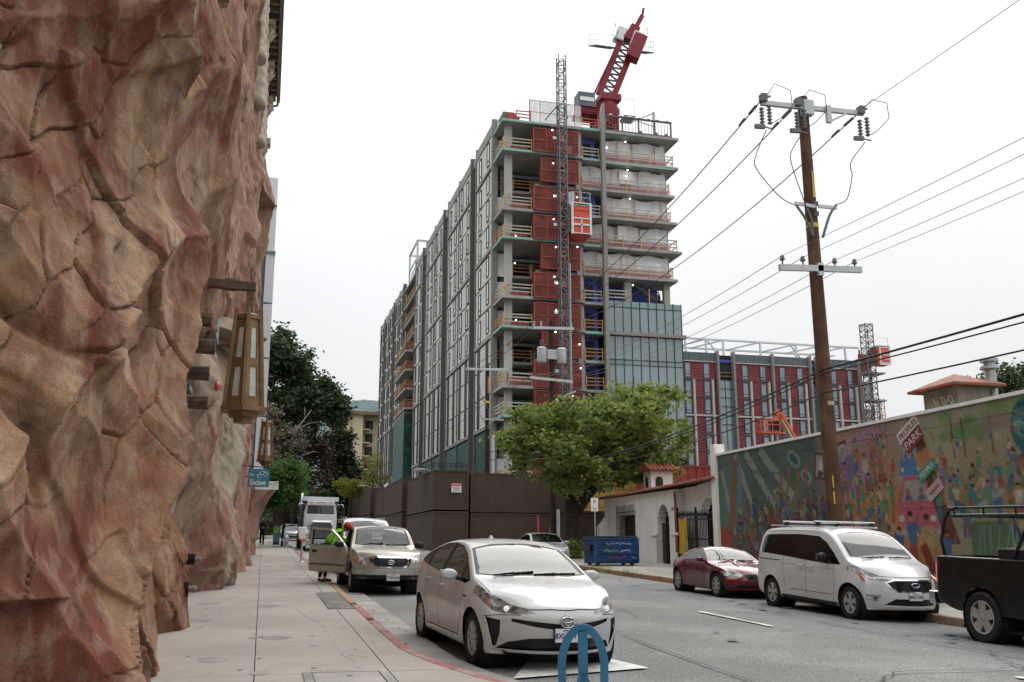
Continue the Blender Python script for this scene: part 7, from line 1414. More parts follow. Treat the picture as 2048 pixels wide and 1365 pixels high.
cuts = [dict(name='wheel_arch', view='side', poly=arch(1.34, .31, .365, .0), mat=None), dict(name='wheel_arch', view='side', poly=arch(-1.36, .31, .36, .0), mat=None),
    dict(name='side_window', view='side', poly=[(.44, 1.265), (.1, 1.365), (-.25, 1.395), (-.28, 1.0), (.36, .955), (.55, .95), (.62, 1.15)], mat=m_gls), dict(name='rear_door_window', view='side', poly=[(-.36, 1.395), (-.75, 1.375), (-1.12, 1.295), (-1.1, 1.075), (-.38, 1.01)], mat=m_gls),
    dict(name='quarter_glass', view='side', poly=[(-1.18, 1.275), (-1.5, 1.17), (-1.55, 1.13), (-1.17, 1.085)], mat=m_gls), dict(name='quarter_glass', view='side', poly=[(.96, .965), (.70, 1.12), (.63, 1.11), (.62, .945), (.82, .93)], mat=m_glsd),
    dict(name='window_surround', view='side', poly=sw, mat=m_trim, off=-.002),
    dict(name='windscreen', view='top', poly=[(1.10, 0), (1.09, .42), (1.00, .69), (.40, .575), (.31, .3), (.29, 0)], mat=m_glsw), dict(name='windscreen_frit', view='top', poly=[(1.15, 0), (1.14, .45), (1.03, .745), (.39, .62), (.275, .32), (.255, 0)], mat=m_trim, off=-.003, split=False),
    dict(name='headlamp', view='front', poly=[(.36, .66), (.60, .645), (.76, .665), (.83, .76), (.875, .92), (.83, .94), (.73, .845), (.58, .75), (.42, .70)], mat=m_lensg, off=-.002, nmin=.05, x=(1.2, 2.4)),
    dict(name='amber_marker', view='side', poly=[(1.79, .695), (1.75, .71), (1.62, .83), (1.635, .85), (1.70, .785)], mat=m_amber, off=-.001, over=True),
    dict(name='upper_grille', view='front', poly=[(0, .545), (.35, .575), (.60, .60), (.60, .565), (.35, .515), (0, .475)], mat=m_trim, off=-.02), dict(name='lower_grille', view='front', poly=[(0, .40), (.42, .385), (.62, .335), (.72, .25), (.30, .245), (0, .245)], mat=m_trim, off=-.03),
    dict(name='corner_intake', view='front', poly=[(.70, .57), (.83, .60), (.80, .45), (.745, .27), (.715, .28), (.70, .42)], mat=m_trim, off=-.018, nmin=.02, x=(1.5, 2.4)),
    dict(name='chin_trim', view='front', poly=[(0, .205), (.6, .215), (.66, .24), (.62, .175), (0, .16)], mat=m_trim, off=-.006),
    dict(name='bonnet_gap', view='front', poly=line_poly([(0, .70), (.18, .71), (.42, .70), (.60, .745), (.74, .83), (.80, .90)], .012), mat=m_seam, off=-.008, x=(1.3, 2.4)),
    dict(name='bonnet_gap', view='top', poly=line_poly([(1.85, .735), (1.5, .765), (1.12, .775)], .012), mat=m_seam, off=-.008),
    dict(name='door_gap', view='side', poly=line_poly([(.80, .92), (.86, .75), (.80, .42), (.72, .285)], .011), mat=m_seam, off=-.008), dict(name='door_gap', view='side', poly=line_poly([(-.32, 1.0), (-.33, .6), (-.30, .285)], .011), mat=m_seam, off=-.008), dict(name='door_gap', view='side', poly=line_poly([(-1.12, 1.07), (-1.02, .85), (-.98, .62), (-.90, .42)], .011), mat=m_seam, off=-.008), dict(name='sill_gap', view='side', poly=line_poly([(.72, .285), (-.85, .285)], .014), mat=m_seam, off=-.008),
    dict(name='bumper_gap', view='side', poly=line_poly([(1.72, .60), (1.9, .63), (2.1, .64)], .009), mat=m_seam, off=-.006), dict(name='tail_lamp', view='side', poly=[(-1.95, 1.03), (-2.15, .98), (-2.2, .75), (-2.1, .8)], mat=m_redl, off=-.002)]
shell(S, cuts, pri, pw); wells(pri, S, .37); cabin(pri, (.95, -1.2, .90), 0, .66, .36)
for x in (1.34, -1.36):
    for y in (-.775, .775): wheel(pri, x, y, .31, .195, .205, (10, .34, False))
for s in (-1, 1):
    mirror(pri, .62, s * .99, 1.02, pw, (.16, .23, .145)); handle(pri, .12 - .28, s * .862, .845, pw); handle(pri, -.95, s * .86, .895, pw)
    MB().lathe([(0, -.02), (.030, -.01), (.036, .02), (.0, .03)], 14, (1.935, s * .635, .70), 'x').build('lamp_projector', m_hl, pri)
wiper(pri, (1.12, .0, 1.05), (1.02, .60, 1.06)); wiper(pri, (1.13, -.55, 1.04), (1.03, .02, 1.08)); oval_badge(pri, 2.285, .575, .085, .06, [(0, .015, .03, .055), (0, .025, .075, .028)]); MB().lathe([(0, 0), (.078, .001), (.078, .01), (0, .012)], 20, (2.265, 0, .575), 'x').build('badge_disc', m_sl, pri)
plate(pri, 2.285, .43, '8XU1071', 0, True); MB().lathe([(.0, .07), (.02, .06), (.06, .0)], 8, (-.75, 0, 1.44)).build('antenna_fin', pw, pri); MB().box((.36, 0, 1.30), (.10, .18, .05)).build('sensor_housing', m_seat, pri, bevel=.02)
text('fender_badge', 'HYBRID', .035, m_trim, (1.02, -.886, .78), (R(90), 0, 0), pri)
place(pri, 3.28, 13.12, R(4.2))
# ---------------------------------------------------------------- white passenger van
vw = paint_m('van_white_paint', (.54, .545, .55))
def build_van(label, group=None, detail=True):
    van = thing('parked_van', label, 'van', group=group)
    S = dict(L=4.82, W=1.83, H=1.83, ax_f=1.53, ax_r=-1.53, wr=.325,
        top=[(2.41, .86), (2.25, .98), (1.95, 1.085), (1.62, 1.155), (1.5, 1.19), (1.05, 1.50), (.72, 1.70), (.45, 1.79), (.0, 1.83), (-1.2, 1.84), (-2.0, 1.815), (-2.28, 1.77), (-2.36, 1.70), (-2.41, 1.6)],
        bot=[(2.41, .24), (1.9, .2), (0, .22), (-1.9, .24), (-2.41, .34)], plan=[(2.41, .74), (2.1, .85), (1.6, .90), (0, .915), (-1.8, .91), (-2.41, .86)],
        belt=[(2.41, .82), (1.6, 1.02), (.8, 1.06), (-.5, 1.13), (-2.41, 1.2)], sec=[(0, .93), (.15, .965), (.35, .99), (.6, 1.0), (.82, .99), (1, .965)],
        nose=[(.15, .12), (.3, .03), (.5, .0), (.75, .03), (.9, .12), (1.0, .2)], tail=[(.2, .03), (.5, 0), (1.0, .02), (1.5, .07), (1.8, .2)], rf=.42, rr=.12, tumble=.19, crown=.05, relax=5, flare=.035)
    gb = [(1.22, 1.055), (.95, 1.28), (.62, 1.50), (.30, 1.62), (-.4, 1.655), (-1.3, 1.65), (-1.95, 1.63), (-2.06, 1.56), (-2.1, 1.26), (-2.02, 1.215), (-1.2, 1.175), (-.2, 1.11), (.7, 1.055)]
    cuts = [dict(name='wheel_arch', view='side', poly=arch(1.53, .325, .395, .0), mat=None), dict(name='wheel_arch', view='side', poly=arch(-1.53, .325, .395, .0), mat=None),
        dict(name='side_glass', view='side', poly=gb, mat=m_glsd, off=-.004), dict(name='windscreen', view='top', poly=[(1.47, 0), (1.45, .45), (1.34, .735), (.74, .635), (.66, .35), (.65, 0)], mat=m_glsw),
        dict(name='headlamp', view='front', poly=[(.42, .80), (.52, .765), (.74, .80), (.86, .90), (.90, 1.02), (.86, 1.05), (.74, .94), (.55, .86)], mat=m_lens, off=-.002, nmin=.03, x=(1.4, 2.5)),
        dict(name='grille', view='front', poly=[(0, .80), (.38, .795), (.50, .745), (.44, .66), (.34, .60), (0, .59)], mat=m_trim, off=-.02), dict(name='lower_intake', view='front', poly=[(0, .45), (.40, .45), (.56, .33), (0, .32)], mat=m_trim, off=-.03),
        dict(name='fog_pocket', view='front', poly=[(.60, .50), (.80, .52), (.80, .42), (.66, .40)], mat=vw, off=-.025, x=(1.6, 2.5), nmin=.03),
        dict(name='grille_surround', view='front', poly=[(0, .825), (.40, .82), (.535, .755), (.47, .65), (.35, .575), (0, .565)], mat=m_chrome, off=.002),
        dict(name='bonnet_gap', view='front', poly=line_poly([(0, .86), (.35, .86), (.56, .87), (.75, .955), (.84, 1.05)], .01), mat=m_seam, off=-.008, x=(1.3, 2.5)),
        dict(name='door_gap', view='side', poly=line_poly([(.98, 1.06), (1.02, .8), (1.0, .42), (.92, .3)], .011), mat=m_seam, off=-.008), dict(name='door_gap', view='side', poly=line_poly([(-.08, 1.12), (-.06, .7), (-.05, .3)], .011), mat=m_seam, off=-.008), dict(name='door_gap', view='side', poly=line_poly([(-1.02, 1.16), (-1.0, .8), (-.95, .5)], .011), mat=m_seam, off=-.008),
        dict(name='slide_rail', view='side', poly=line_poly([(-1.15, 1.06), (-2.2, 1.08)], .022), mat=m_trim, off=-.006), dict(name='roof_gap', view='side', poly=line_poly([(.3, 1.70), (-.3, 1.73), (-2.0, 1.71)], .008), mat=m_seam, off=-.006), dict(name='side_crease', view='side', poly=line_poly([(.98, .95), (-1.1, 1.0)], .006), mat=m_seam, off=-.003), dict(name='sill_trim', view='side', poly=[(1.1, .22), (1.1, .295), (-1.1, .325), (-1.1, .22)], mat=m_trim, off=-.002), dict(name='rubbing_gap', view='side', poly=line_poly([(.95, .44), (-.65, .46), (-.72, .42)], .012), mat=m_seam, off=-.005),
        dict(name='tail_lamp', view='side', poly=[(-2.25, 1.15), (-2.42, 1.15), (-2.42, .75), (-2.3, .78)], mat=m_redl, off=-.002)]
    shell(S, cuts, van, vw); wells(van, S, .40)
    cabin(van, (1.25, -1.6, 1.12), 0, .7, .38)
    for x in (1.53, -1.53):
        for y in (-.81, .81): wheel(van, x, y, .325, .205, .215, (5, .40, True))
    for s in (-1, 1):
        mirror(van, .80, s * 1.03, 1.19, m_trim, (.15, .23, .20)); handle(van, .12, s * .925, .98, vw); handle(van, -.25, s * .925, .985, vw)
        MB().prism([(1.85, .83), (1.98, .81), (1.62, 1.0), (1.56, 1.02)], s * .80, s * .845, 'y').build('amber_marker', m_amber, van)
        MB().lathe([(0, -.02), (.045, 0), (.04, .02), (0, .03)], 12, (2.10, s * .70, .465), 'x').build('fog_lamp', m_lensd, van); MB().bar((.35, s * .64, 1.83), (-1.9, s * .66, 1.85), .04, .04).build('roof_rail', vw, van)
    for x in (.1, -1.2):
        MB().tube([(x, -.76, 1.93), (x, .76, 1.93)], .022, 8).build('roof_bar', m_galv, van)
        for s in (-1, 1): MB().box((x, s * .66, 1.885), (.12, .07, .07)).build('bar_foot', m_trim, van)
    for z in (.63, .68, .73, .77): MB().b2((2.31, -.36, z - .008), (2.345, .36, z + .008)).build('grille_bar', m_seam, van)
    oval_badge(van, 2.405, .715, .09, .038, []); MB().lathe([(0, 0), (.085, .001), (.085, .01), (0, .012)], 20, (2.385, 0, .715), 'x').build('badge_disc', m_pblue, van).scale = (1, 1, 1)
    plate(van, 2.40, .50, '8MGT263'); plate(van, -2.43, .62, '8MGT263', .3, True, -1); wiper(van, (1.47, .1, 1.22), (1.40, .68, 1.22)); wiper(van, (1.48, -.55, 1.20), (1.42, .02, 1.24)); MB().tube([(.45, 0, 1.80), (.40, 0, 2.05)], .006, 5).build('antenna', m_trim, van)
    return van
van = build_van('white passenger van with roof bars parked in front of the mural'); place(van, 12.45, 19.05, R(0))
v2 = copy_tree(van); v2['label'] = 'white van partly hidden behind the beige pickup, before the dump truck'; v2['group'] = 'white vans'; van['group'] = 'white vans'
for ch in list(v2.children):
    if ch.name.startswith(('roof_bar', 'bar_foot')): bpy.data.objects.remove(ch)
place(v2, 3.35, 33.5, 0)
# ---------------------------------------------------------------- dark red roadster
rd = paint_m('dark_red_paint', (.11, .006, .014), .1, .28)
slk = thing('parked_roadster', 'dark red two door roadster parked behind the white van', 'car')
S = dict(L=4.0, W=1.71, H=1.27, ax_f=1.21, ax_r=-1.19, wr=.31, top=[(2.0, .60), (1.88, .685), (1.6, .76), (1.1, .84), (.75, .885), (.65, .905), (.35, 1.08), (.05, 1.215), (-.25, 1.265), (-.5, 1.26), (-.8, 1.19), (-1.1, 1.04), (-1.3, .955), (-1.5, .935), (-1.85, .91), (-2.0, .84)],
    bot=[(2.0, .2), (1.6, .17), (0, .17), (-1.6, .2), (-2.0, .28)], plan=[(2.0, .70), (1.7, .80), (1.2, .85), (0, .845), (-1.2, .855), (-1.7, .82), (-2.0, .74)], belt=[(2.0, .58), (1.2, .76), (.6, .85), (-.4, .875), (-2.0, .86)], sec=[(0, .92), (.2, .965), (.5, .995), (.7, 1.0), (.88, .98), (1, .94)],
    nose=[(.15, .12), (.3, .03), (.42, 0), (.55, .04), (.7, .12)], tail=[(.2, .1), (.5, 0), (.8, .04)], rf=.36, rr=.32, tumble=.30, crown=.05, relax=5, flare=.03)
cuts = [dict(name='wheel_arch', view='side', poly=arch(1.21, .31, .355, 0), mat=None), dict(name='wheel_arch', view='side', poly=arch(-1.19, .31, .355, 0), mat=None),
    dict(name='side_window', view='side', poly=[(.42, .905), (.22, 1.07), (-.05, 1.185), (-.4, 1.20), (-.72, 1.10), (-.98, .93), (-.6, .905)], mat=m_gls), dict(name='windscreen', view='top', poly=[(.64, 0), (.62, .45), (.54, .665), (.10, .575), (.045, .3), (.04, 0)], mat=m_glsw), dict(name='rear_window', view='top', poly=[(-.72, 0), (-.74, .5), (-1.05, .62), (-1.12, 0)], mat=m_gls),
    dict(name='headlamp', view='front', poly=[(.40, .56), (.50, .50), (.66, .50), (.77, .565), (.80, .66), (.72, .715), (.56, .70), (.44, .645)], mat=m_lens, off=.004, nmin=.05, x=(1.2, 2.1)), dict(name='grille', view='front', poly=[(0, .60), (.32, .60), (.37, .57), (.28, .48), (0, .455)], mat=m_trim, off=-.015), dict(name='lower_intake', view='front', poly=[(0, .34), (.52, .34), (.56, .27), (0, .26)], mat=m_trim, off=-.02),
    dict(name='door_gap', view='side', poly=line_poly([(.45, .90), (.52, .7), (.48, .35)], .01), mat=m_seam, off=-.008), dict(name='door_gap', view='side', poly=line_poly([(-.62, .90), (-.66, .6), (-.58, .35)], .01), mat=m_seam, off=-.008), dict(name='bonnet_gap', view='top', poly=line_poly([(1.7, .56), (1.2, .66), (.7, .69)], .01), mat=m_seam, off=-.008), dict(name='tail_lamp', view='side', poly=[(-1.78, .82), (-2.0, .80), (-2.0, .62), (-1.82, .64)], mat=m_redl, off=-.002), dict(name='side_marker', view='side', poly=[(1.62, .50), (1.80, .50), (1.80, .46), (1.63, .46)], mat=m_amber, off=.002)]
shell(S, cuts, slk, rd); wells(slk, S, .36); cabin(slk, (.5, -.5, .72), 0, .6, .34)
for x in (1.21, -1.19):
    for y in (-.745, .745): wheel(slk, x, y, .31, .215, .215, (7, .42, False))
for s in (-1, 1): mirror(slk, .42, s * .93, .93, rd, (.14, .2, .12)); handle(slk, -.5, s * .838, .78, rd)
for z in (.49, .525, .56): MB().b2((1.93, -.28, z), (1.955, .28, z + .008)).build('grille_bar', m_trim, slk)
MB().tube([(1.985, .085 * math.cos(t), .53 + .085 * math.sin(t)) for t in np.linspace(0, 6.2832, 25)], .01, 6).build('badge_ring', m_chrome, slk); st_ = MB()
for t in (math.pi / 2, math.pi * 7 / 6, -math.pi / 6): st_.bar((1.985, 0, .53), (1.985, .08 * math.cos(t), .53 + .08 * math.sin(t)), .016)
st_.build('badge_star', m_chrome, slk); MB().b2((1.96, -.155, .31), (1.97, .155, .4)).build('front_plate_mount', m_trim, slk); wiper(slk, (.65, .05, .925), (.60, .58, .92)); wiper(slk, (.66, -.5, .92), (.61, .0, .935)); MB().box((.35, -.45, .98), (.02, .28, .08)).build('windscreen_permit', m_sw, slk)
for s in (-.22, .22): MB().prism([(1.3, s - .03), (.95, s - .02), (.95, s + .02), (1.3, s + .03)], .855, .87, 'z').build('bonnet_ridge', rd, slk, bevel=.01)
place(slk, 12.38, 24.65, 0)
# ---------------------------------------------------------------- black pickup with ladder rack
bk_ = M('black_paint', (.004, .004, .0045), .3, var=.05, spec=.25, coat=.12)
pk = thing('parked_pickup', 'black pickup truck with ladder rack cut off by the right edge of the picture', 'pickup')
S = dict(L=5.8, W=2.0, H=1.88, ax_f=1.85, ax_r=-1.72, wr=.40, top=[(2.9, 1.05), (2.7, 1.15), (1.5, 1.25), (1.3, 1.28), (.6, 1.80), (.3, 1.87), (-.35, 1.87), (-.52, 1.80), (-.60, 1.40), (-.66, 1.36), (-2.85, 1.36), (-2.9, 1.33)], bot=[(2.9, .4), (0, .42), (-2.3, .45), (-2.9, .60)], plan=[(2.9, .88), (2.4, .98), (0, .99), (-2.9, .97)], belt=[(2.9, 1.0), (0, 1.25), (-2.9, 1.34)], sec=[(0, .96), (.3, 1.0), (.7, 1.0), (1, .975)], nose=[(.3, .05), (1, 0)], tail=[(.3, .1), (.6, .03), (1.36, 0)], rf=.2, rr=.06, tumble=.16, crown=.02, relax=3, flare=.03)
cuts = [dict(name='wheel_arch', view='side', poly=arch(1.85, .42, .46, 0), mat=None), dict(name='wheel_arch', view='side', poly=arch(-1.72, .42, .46, 0), mat=None), dict(name='side_window', view='side', poly=[(1.0, 1.30), (.55, 1.70), (-.40, 1.74), (-.46, 1.30)], mat=m_glsd), dict(name='tail_lamp', view='side', poly=[(-2.74, 1.27), (-2.95, 1.27), (-2.95, .86), (-2.76, .88)], mat=m_redl, off=.002), dict(name='tail_lamp', view='rear', poly=[(.84, 1.27), (1.0, 1.27), (1.0, .86), (.86, .88)], mat=m_redl, off=.002), dict(name='bed_well', view='top', poly=[(-.75, 0), (-.75, .84), (-2.8, .84), (-2.8, 0)], mat=None), dict(name='cab_gap', view='side', poly=line_poly([(-.56, 1.36), (-.56, .5)], .02), mat=m_seam, off=-.02)]
shell(S, cuts, pk, bk_); wells(pk, S, .47)
MB().b2((-2.78, -.84, .75), (-.72, .84, .8)).build('bed_floor', m_trim, pk); MB().b2((-2.95, -.85, .55), (-2.88, .85, .72)).b2((-3.06, -.95, .52), (-2.9, .95, .74)).build('rear_bumper', m_chrome, pk, bevel=.03)
for x in (1.85, -1.72):
    for y in (-.88, .88): wheel(pk, x, y, .40, .27, .27, (5, .78, False))
MB().b2((-1.35, -.93, 1.30), (-.74, .93, 1.48)).build('tool_box', m_black, pk, bevel=.02); MB().b2((-1.36, -.94, 1.48), (-.73, .94, 1.51)).build('tool_box_lid', M('brushed_lid', (.3, .3, .3), .3, metal=.8), pk)
rk = MB()
for s in (-1, 1):
    y = s * .93; rk.tube([(-2.6, y, 1.36), (-2.66, y, 1.6), (-2.55, y, 1.95), (-2.4, y, 2.12), (-2.2, y, 2.16)], .028, 8).tube([(-2.45, y, 2.15), (2.0, y, 2.16)], .022, 8).tube([(-2.4, y, 2.02), (2.0, y, 2.03)], .032, 8).tube([(-1.0, y, 1.36), (-.75, y, 1.75), (-.55, y, 2.03)], .032, 8).tube([(-.55, y, 1.36), (-.85, y, 1.75), (-.98, y, 2.03)], .022, 8)
    for x in (-2.3, -1.6, -.9, -.2): rk.tube([(x, y, 2.02), (x, y, 2.16)], .016, 6)
for x in (-2.4, -1.0, 1.0): rk.tube([(x, -.93, 2.03), (x, .93, 2.03)], .028, 8)
rk.build('ladder_rack', m_black, pk, smooth=True); plate(pk, -2.97, .85, '7R31466', 0, False, -1)
place(pk, 12.34, 11.85, 0)
# ---------------------------------------------------------------- beige pickup with its door open
bg = paint_m('beige_metallic_paint', (.37, .335, .28), .25, .34); bgd = M('worn_grey_bumper', (.42, .42, .41), .35, metal=.6)
tc = thing('parked_pickup', 'beige pickup truck parked at the left kerb with its door open', 'pickup')
S = dict(L=4.9, W=1.70, H=1.60, ax_f=1.62, ax_r=-1.35, wr=.345, top=[(2.45, .86), (2.35, .955), (2.1, 1.02), (1.4, 1.08), (1.1, 1.10), (.98, 1.13), (.62, 1.42), (.40, 1.545), (.1, 1.59), (-.5, 1.60), (-.72, 1.55), (-.80, 1.2), (-.86, 1.12), (-2.3, 1.12), (-2.45, 1.10)], bot=[(2.45, .36), (2.0, .34), (0, .36), (-2.0, .42), (-2.45, .5)], plan=[(2.45, .74), (2.1, .825), (1.2, .845), (-2.0, .845), (-2.45, .82)], belt=[(2.45, .84), (1.2, 1.0), (0, 1.04), (-2.45, 1.08)], sec=[(0, .94), (.35, .99), (.65, 1.0), (.9, .985), (1, .96)], nose=[(.3, .02), (.5, 0), (.75, .02), (.95, .1)], tail=[(.3, .05), (1.1, 0)], rf=.30, rr=.08, tumble=.18, crown=.045, relax=4, flare=.035)
door_p = [(.80, .50), (.86, .9), (.78, 1.08), (.50, 1.30), (.25, 1.47), (-.48, 1.50), (-.52, 1.0), (-.52, .50)]
win_p = [(.66, 1.10), (.46, 1.28), (.24, 1.42), (-.42, 1.45), (-.44, 1.08)]
cuts = [dict(name='wheel_arch', view='side', poly=arch(1.62, .36, .40, 0), mat=None), dict(name='wheel_arch', view='side', poly=arch(-1.35, .36, .40, 0), mat=None), dict(name='door_opening', view='side', poly=door_p, mat=None, sgn=-1), dict(name='side_window', view='side', poly=win_p, mat=m_gls, sgn=1),
    dict(name='windscreen', view='top', poly=[(.98, 0), (.96, .45), (.88, .665), (.42, .585), (.36, .3), (.35, 0)], mat=m_glsw), dict(name='windscreen_frit', view='top', poly=[(1.02, 0), (1.0, .46), (.91, .70), (.41, .615), (.335, .3), (.325, 0)], mat=m_trim, off=-.003, split=False),
    dict(name='headlamp', view='front', poly=[(.545, .86), (.72, .865), (.735, .70), (.56, .69)], mat=m_lens, off=-.004, x=(1.8, 2.5)), dict(name='turn_lamp', view='front', poly=[(.74, .85), (.80, .84), (.80, .71), (.75, .70)], mat=m_amber, off=-.003, x=(1.7, 2.5), nmin=.03),
    dict(name='grille', view='front', poly=[(0, .855), (.38, .855), (.43, .80), (.38, .70), (.30, .665), (0, .66)], mat=m_trim, off=-.02), dict(name='grille_surround', view='front', poly=[(0, .90), (.42, .90), (.535, .86), (.49, .78), (.46, .68), (.34, .63), (0, .625)], mat=m_chrome, off=.006),
    dict(name='bumper', view='front', poly=[(0, .60), (.85, .60), (.85, .47), (0, .48)], mat=bgd, off=.03, nmin=.03, x=(1.9, 2.5)), dict(name='lower_valance', view='front', poly=[(0, .47), (.85, .46), (.85, .33), (0, .33)], mat=m_trim, off=-.005, nmin=.03, x=(1.9, 2.5)), dict(name='rear_window', view='top', poly=[(-.745, 0), (-.745, .5), (-.8, .5), (-.8, 0)], mat=m_gls)]
shell(S, cuts, tc, bg); wells(tc, S, .41); cabin(tc, (.72, -.5, 1.08), 0, .66, .36)
for x in (1.62, -1.35):
    for y in (-.75, .75): wheel(tc, x, y, .345, .225, .205, (6, .5, False))
mirror(tc, .60, .98, 1.13, m_trim, (.14, .24, .17)); oval_badge(tc, 2.46, .76, .075, .05, [(0, .01, .026, .046), (0, .018, .064, .022)])
for k in range(11): MB().b2((2.33, -.35 + k * .066, .68), (2.36, -.335 + k * .066, .845)).build('grille_bar', m_seam, tc)
for s in (-1, 1): MB().prism([(s * .44, .84), (s * .50, .86), (s * .48, .76), (s * .45, .72)], 2.33, 2.36, 'x').build('side_slot', m_trim, tc); MB().b2((2.28, s * .62 - .1, .375), (2.32, s * .62 + .1, .425)).build('lower_lamp', m_lensd, tc)
for k, c in enumerate(((.10, .30, .25), (.4, .1, .08), (.1, .35, .38), (.42, .2, .1), (.3, .3, .3))): MB().b2((2.40 - k * .008, -.60 - k * .05, .515), (2.415 - k * .008, -.56 - k * .05, .57)).build('bumper_sticker', M('sticker_%d' % k, c, .6), tc)
plate(tc, 2.475, .42, '7D01640', .06, False); wiper(tc, (1.0, .05, 1.145), (.92, .62, 1.15)); wiper(tc, (1.01, -.5, 1.14), (.93, .0, 1.17))
dr = link('open_door', None, tc, (.82, -.86, 0)); dr.rotation_euler = (0, 0, R(38))          # hinged on its front edge, swung over the pavement
def dxy(p): return (p[0] - .82, p[1])
def ringmesh(outer, inner, y0, y1):
    mb = MB(); n = len(outer)
    for yy in (y0, y1): pass
    vs = [(p[0], y0, p[1]) for p in outer] + [(p[0], y0, p[1]) for p in inner] + [(p[0], y1, p[1]) for p in outer] + [(p[0], y1, p[1]) for p in inner]; fs = []
    for i in range(n): j = (i + 1) % n; fs += [(i, j, n + j, n + i), (2 * n + i, 3 * n + i, 3 * n + j, 2 * n + j), (i, 2 * n + i, 2 * n + j, j), (n + i, n + j, 3 * n + j, 3 * n + i)]
    return mb.add(vs, fs)
lower = [dxy(p) for p in ((.80, .42), (.86, .9), (.79, 1.07), (-.52, 1.05), (-.54, .8), (-.52, .42))]
MB().prism(lower, -.06, .05).build('door_panel', bg, dr, bevel=.03); MB().b2((-1.30, -.068, .60), (-.02, -.06, .625)).build('door_moulding', m_trim, dr)
out_ = [dxy(p) for p in ((.80, 1.05), (.50, 1.31), (.24, 1.485), (-.50, 1.515), (-.53, 1.05))]; in_ = [dxy(p) for p in ((.70, 1.09), (.46, 1.28), (.22, 1.435), (-.45, 1.46), (-.47, 1.09))]
ringmesh(out_, in_, -.045, .03).build('window_frame', bg, dr, bevel=.008); MB().quad(*[(p[0], -.007, p[1]) for p in in_]).build('door_glass', m_dgl, dr)
ringmesh(in_, [(p[0] * .97 - .02, 1.0 + (p[1] - 1.0) * .93 + .02) for p in in_], -.03, .01).build('window_seal', m_trim, dr); MB().box((-1.14, -.065, .93), (.17, .03, .06)).build('door_handle', m_trim, dr, bevel=.012)
mi = MB().lathe([(0, -.5), (.6, -.4), (1, 0), (.9, .4), (.5, .5), (0, .5)], 12, (0, 0, 0), 'x').build('mirror', m_trim, dr, smooth=True); mi.location = (-.16, -.17, 1.13); mi.scale = (.16, .14, .085)
MB().b2((-1.2, .05, .62), (-.15, .09, .95)).build('door_lining', m_seat, dr, bevel=.02)
place(tc, 2.92, 25.35, R(1.0))
# ---------------------------------------------------------------- silver car on the far right side
sv = paint_m('silver_paint', (.34, .35, .36), .4, .3)
sc2 = thing('parked_sedan', 'silver sedan parked in front of the brown containers near the tree', 'car')
S = dict(L=4.6, W=1.8, H=1.45, ax_f=1.36, ax_r=-1.34, wr=.32, top=[(2.3, .70), (2.15, .80), (1.8, .90), (1.3, .985), (1.15, 1.02), (.6, 1.30), (.3, 1.41), (-.3, 1.45), (-.9, 1.40), (-1.5, 1.2), (-1.9, 1.1), (-2.3, 1.0)], bot=[(2.3, .2), (0, .18), (-2.3, .3)], plan=[(2.3, .76), (1.8, .87), (0, .9), (-1.8, .88), (-2.3, .78)], belt=[(2.3, .68), (1.2, .88), (0, .95), (-2.3, 1.0)], sec=[(0, .93), (.3, .98), (.65, 1.0), (1, .95)], nose=[(.15, .12), (.4, .0), (.65, .03), (.8, .12)], tail=[(.2, .1), (.6, 0), (1, .08)], rf=.42, rr=.3, tumble=.27, crown=.04, relax=5, nx=80, ny=28, nz=26)
cuts = [dict(name='wheel_arch', view='side', poly=arch(1.36, .32, .37, 0), mat=None), dict(name='wheel_arch', view='side', poly=arch(-1.34, .32, .37, 0), mat=None), dict(name='side_window', view='side', poly=[(.92, .97), (.45, 1.25), (-.1, 1.36), (-.8, 1.33), (-1.4, 1.12), (-.6, 1.02), (.4, .96)], mat=m_glsd), dict(name='windscreen', view='top', poly=[(1.12, 0), (1.08, .5), (.98, .72), (.38, .6), (.30, 0)], mat=m_glsw), dict(name='headlamp', view='front', poly=[(.44, .66), (.7, .70), (.84, .82), (.80, .88), (.62, .78), (.46, .73)], mat=m_lens, off=-.002, nmin=.03, x=(1.2, 2.4)), dict(name='grille', view='front', poly=[(0, .60), (.36, .61), (.36, .55), (0, .53)], mat=m_trim, off=-.02), dict(name='lower_intake', view='front', poly=[(0, .42), (.56, .42), (.62, .28), (0, .28)], mat=m_trim, off=-.02)]
shell(S, cuts, sc2, sv); wells(sc2, S, .375); cabin(sc2, (.95, -1.0, .88), 0, .66)
for x in (1.36, -1.34):
    for y in (-.78, .78): wheel(sc2, x, y, .32, .2, .215, (10, .4, False))
for s in (-1, 1): mirror(sc2, .6, s * 1.0, 1.03, sv)
place(sc2, 12.75, 43.8, R(-2))
# ---------------------------------------------------------------- white dump truck
dt = thing('dump_truck', 'white dump truck with tall grille parked along the left kerb', 'truck'); m_tw = paint_m('truck_white_paint', (.60, .61, .61))
MB().prism([(-.95, 1.0), (.95, 1.0), (.98, 1.9), (.90, 2.15), (-.90, 2.15), (-.98, 1.9)], .0, .3, 'x').prism([(-.98, 1.0), (.98, 1.0), (.98, 2.15), (.86, 2.78), (.75, 2.86), (-.75, 2.86), (-.86, 2.78), (-.98, 2.15)], -1.6, .0, 'x').build('cab', m_tw, dt, bevel=.04)
MB().prism([(-.70, .75), (.70, .75), (.72, 1.55), (.58, 1.78), (-.58, 1.78), (-.72, 1.55)], .3, 1.75, 'x').build('bonnet', m_tw, dt, bevel=.1)
MB().prism([(-.82, 2.12), (.82, 2.12), (.76, 2.66), (-.76, 2.66)], .001, .02, 'x').build('windscreen', m_glsw, dt); MB().b2((.02, -.02, 2.12), (.04, .02, 2.66)).build('screen_pillar', m_trim, dt); MB().b2((-.9, -.8, 1.3), (-.1, .8, 2.0)).build('cabin_dark', m_seat, dt)
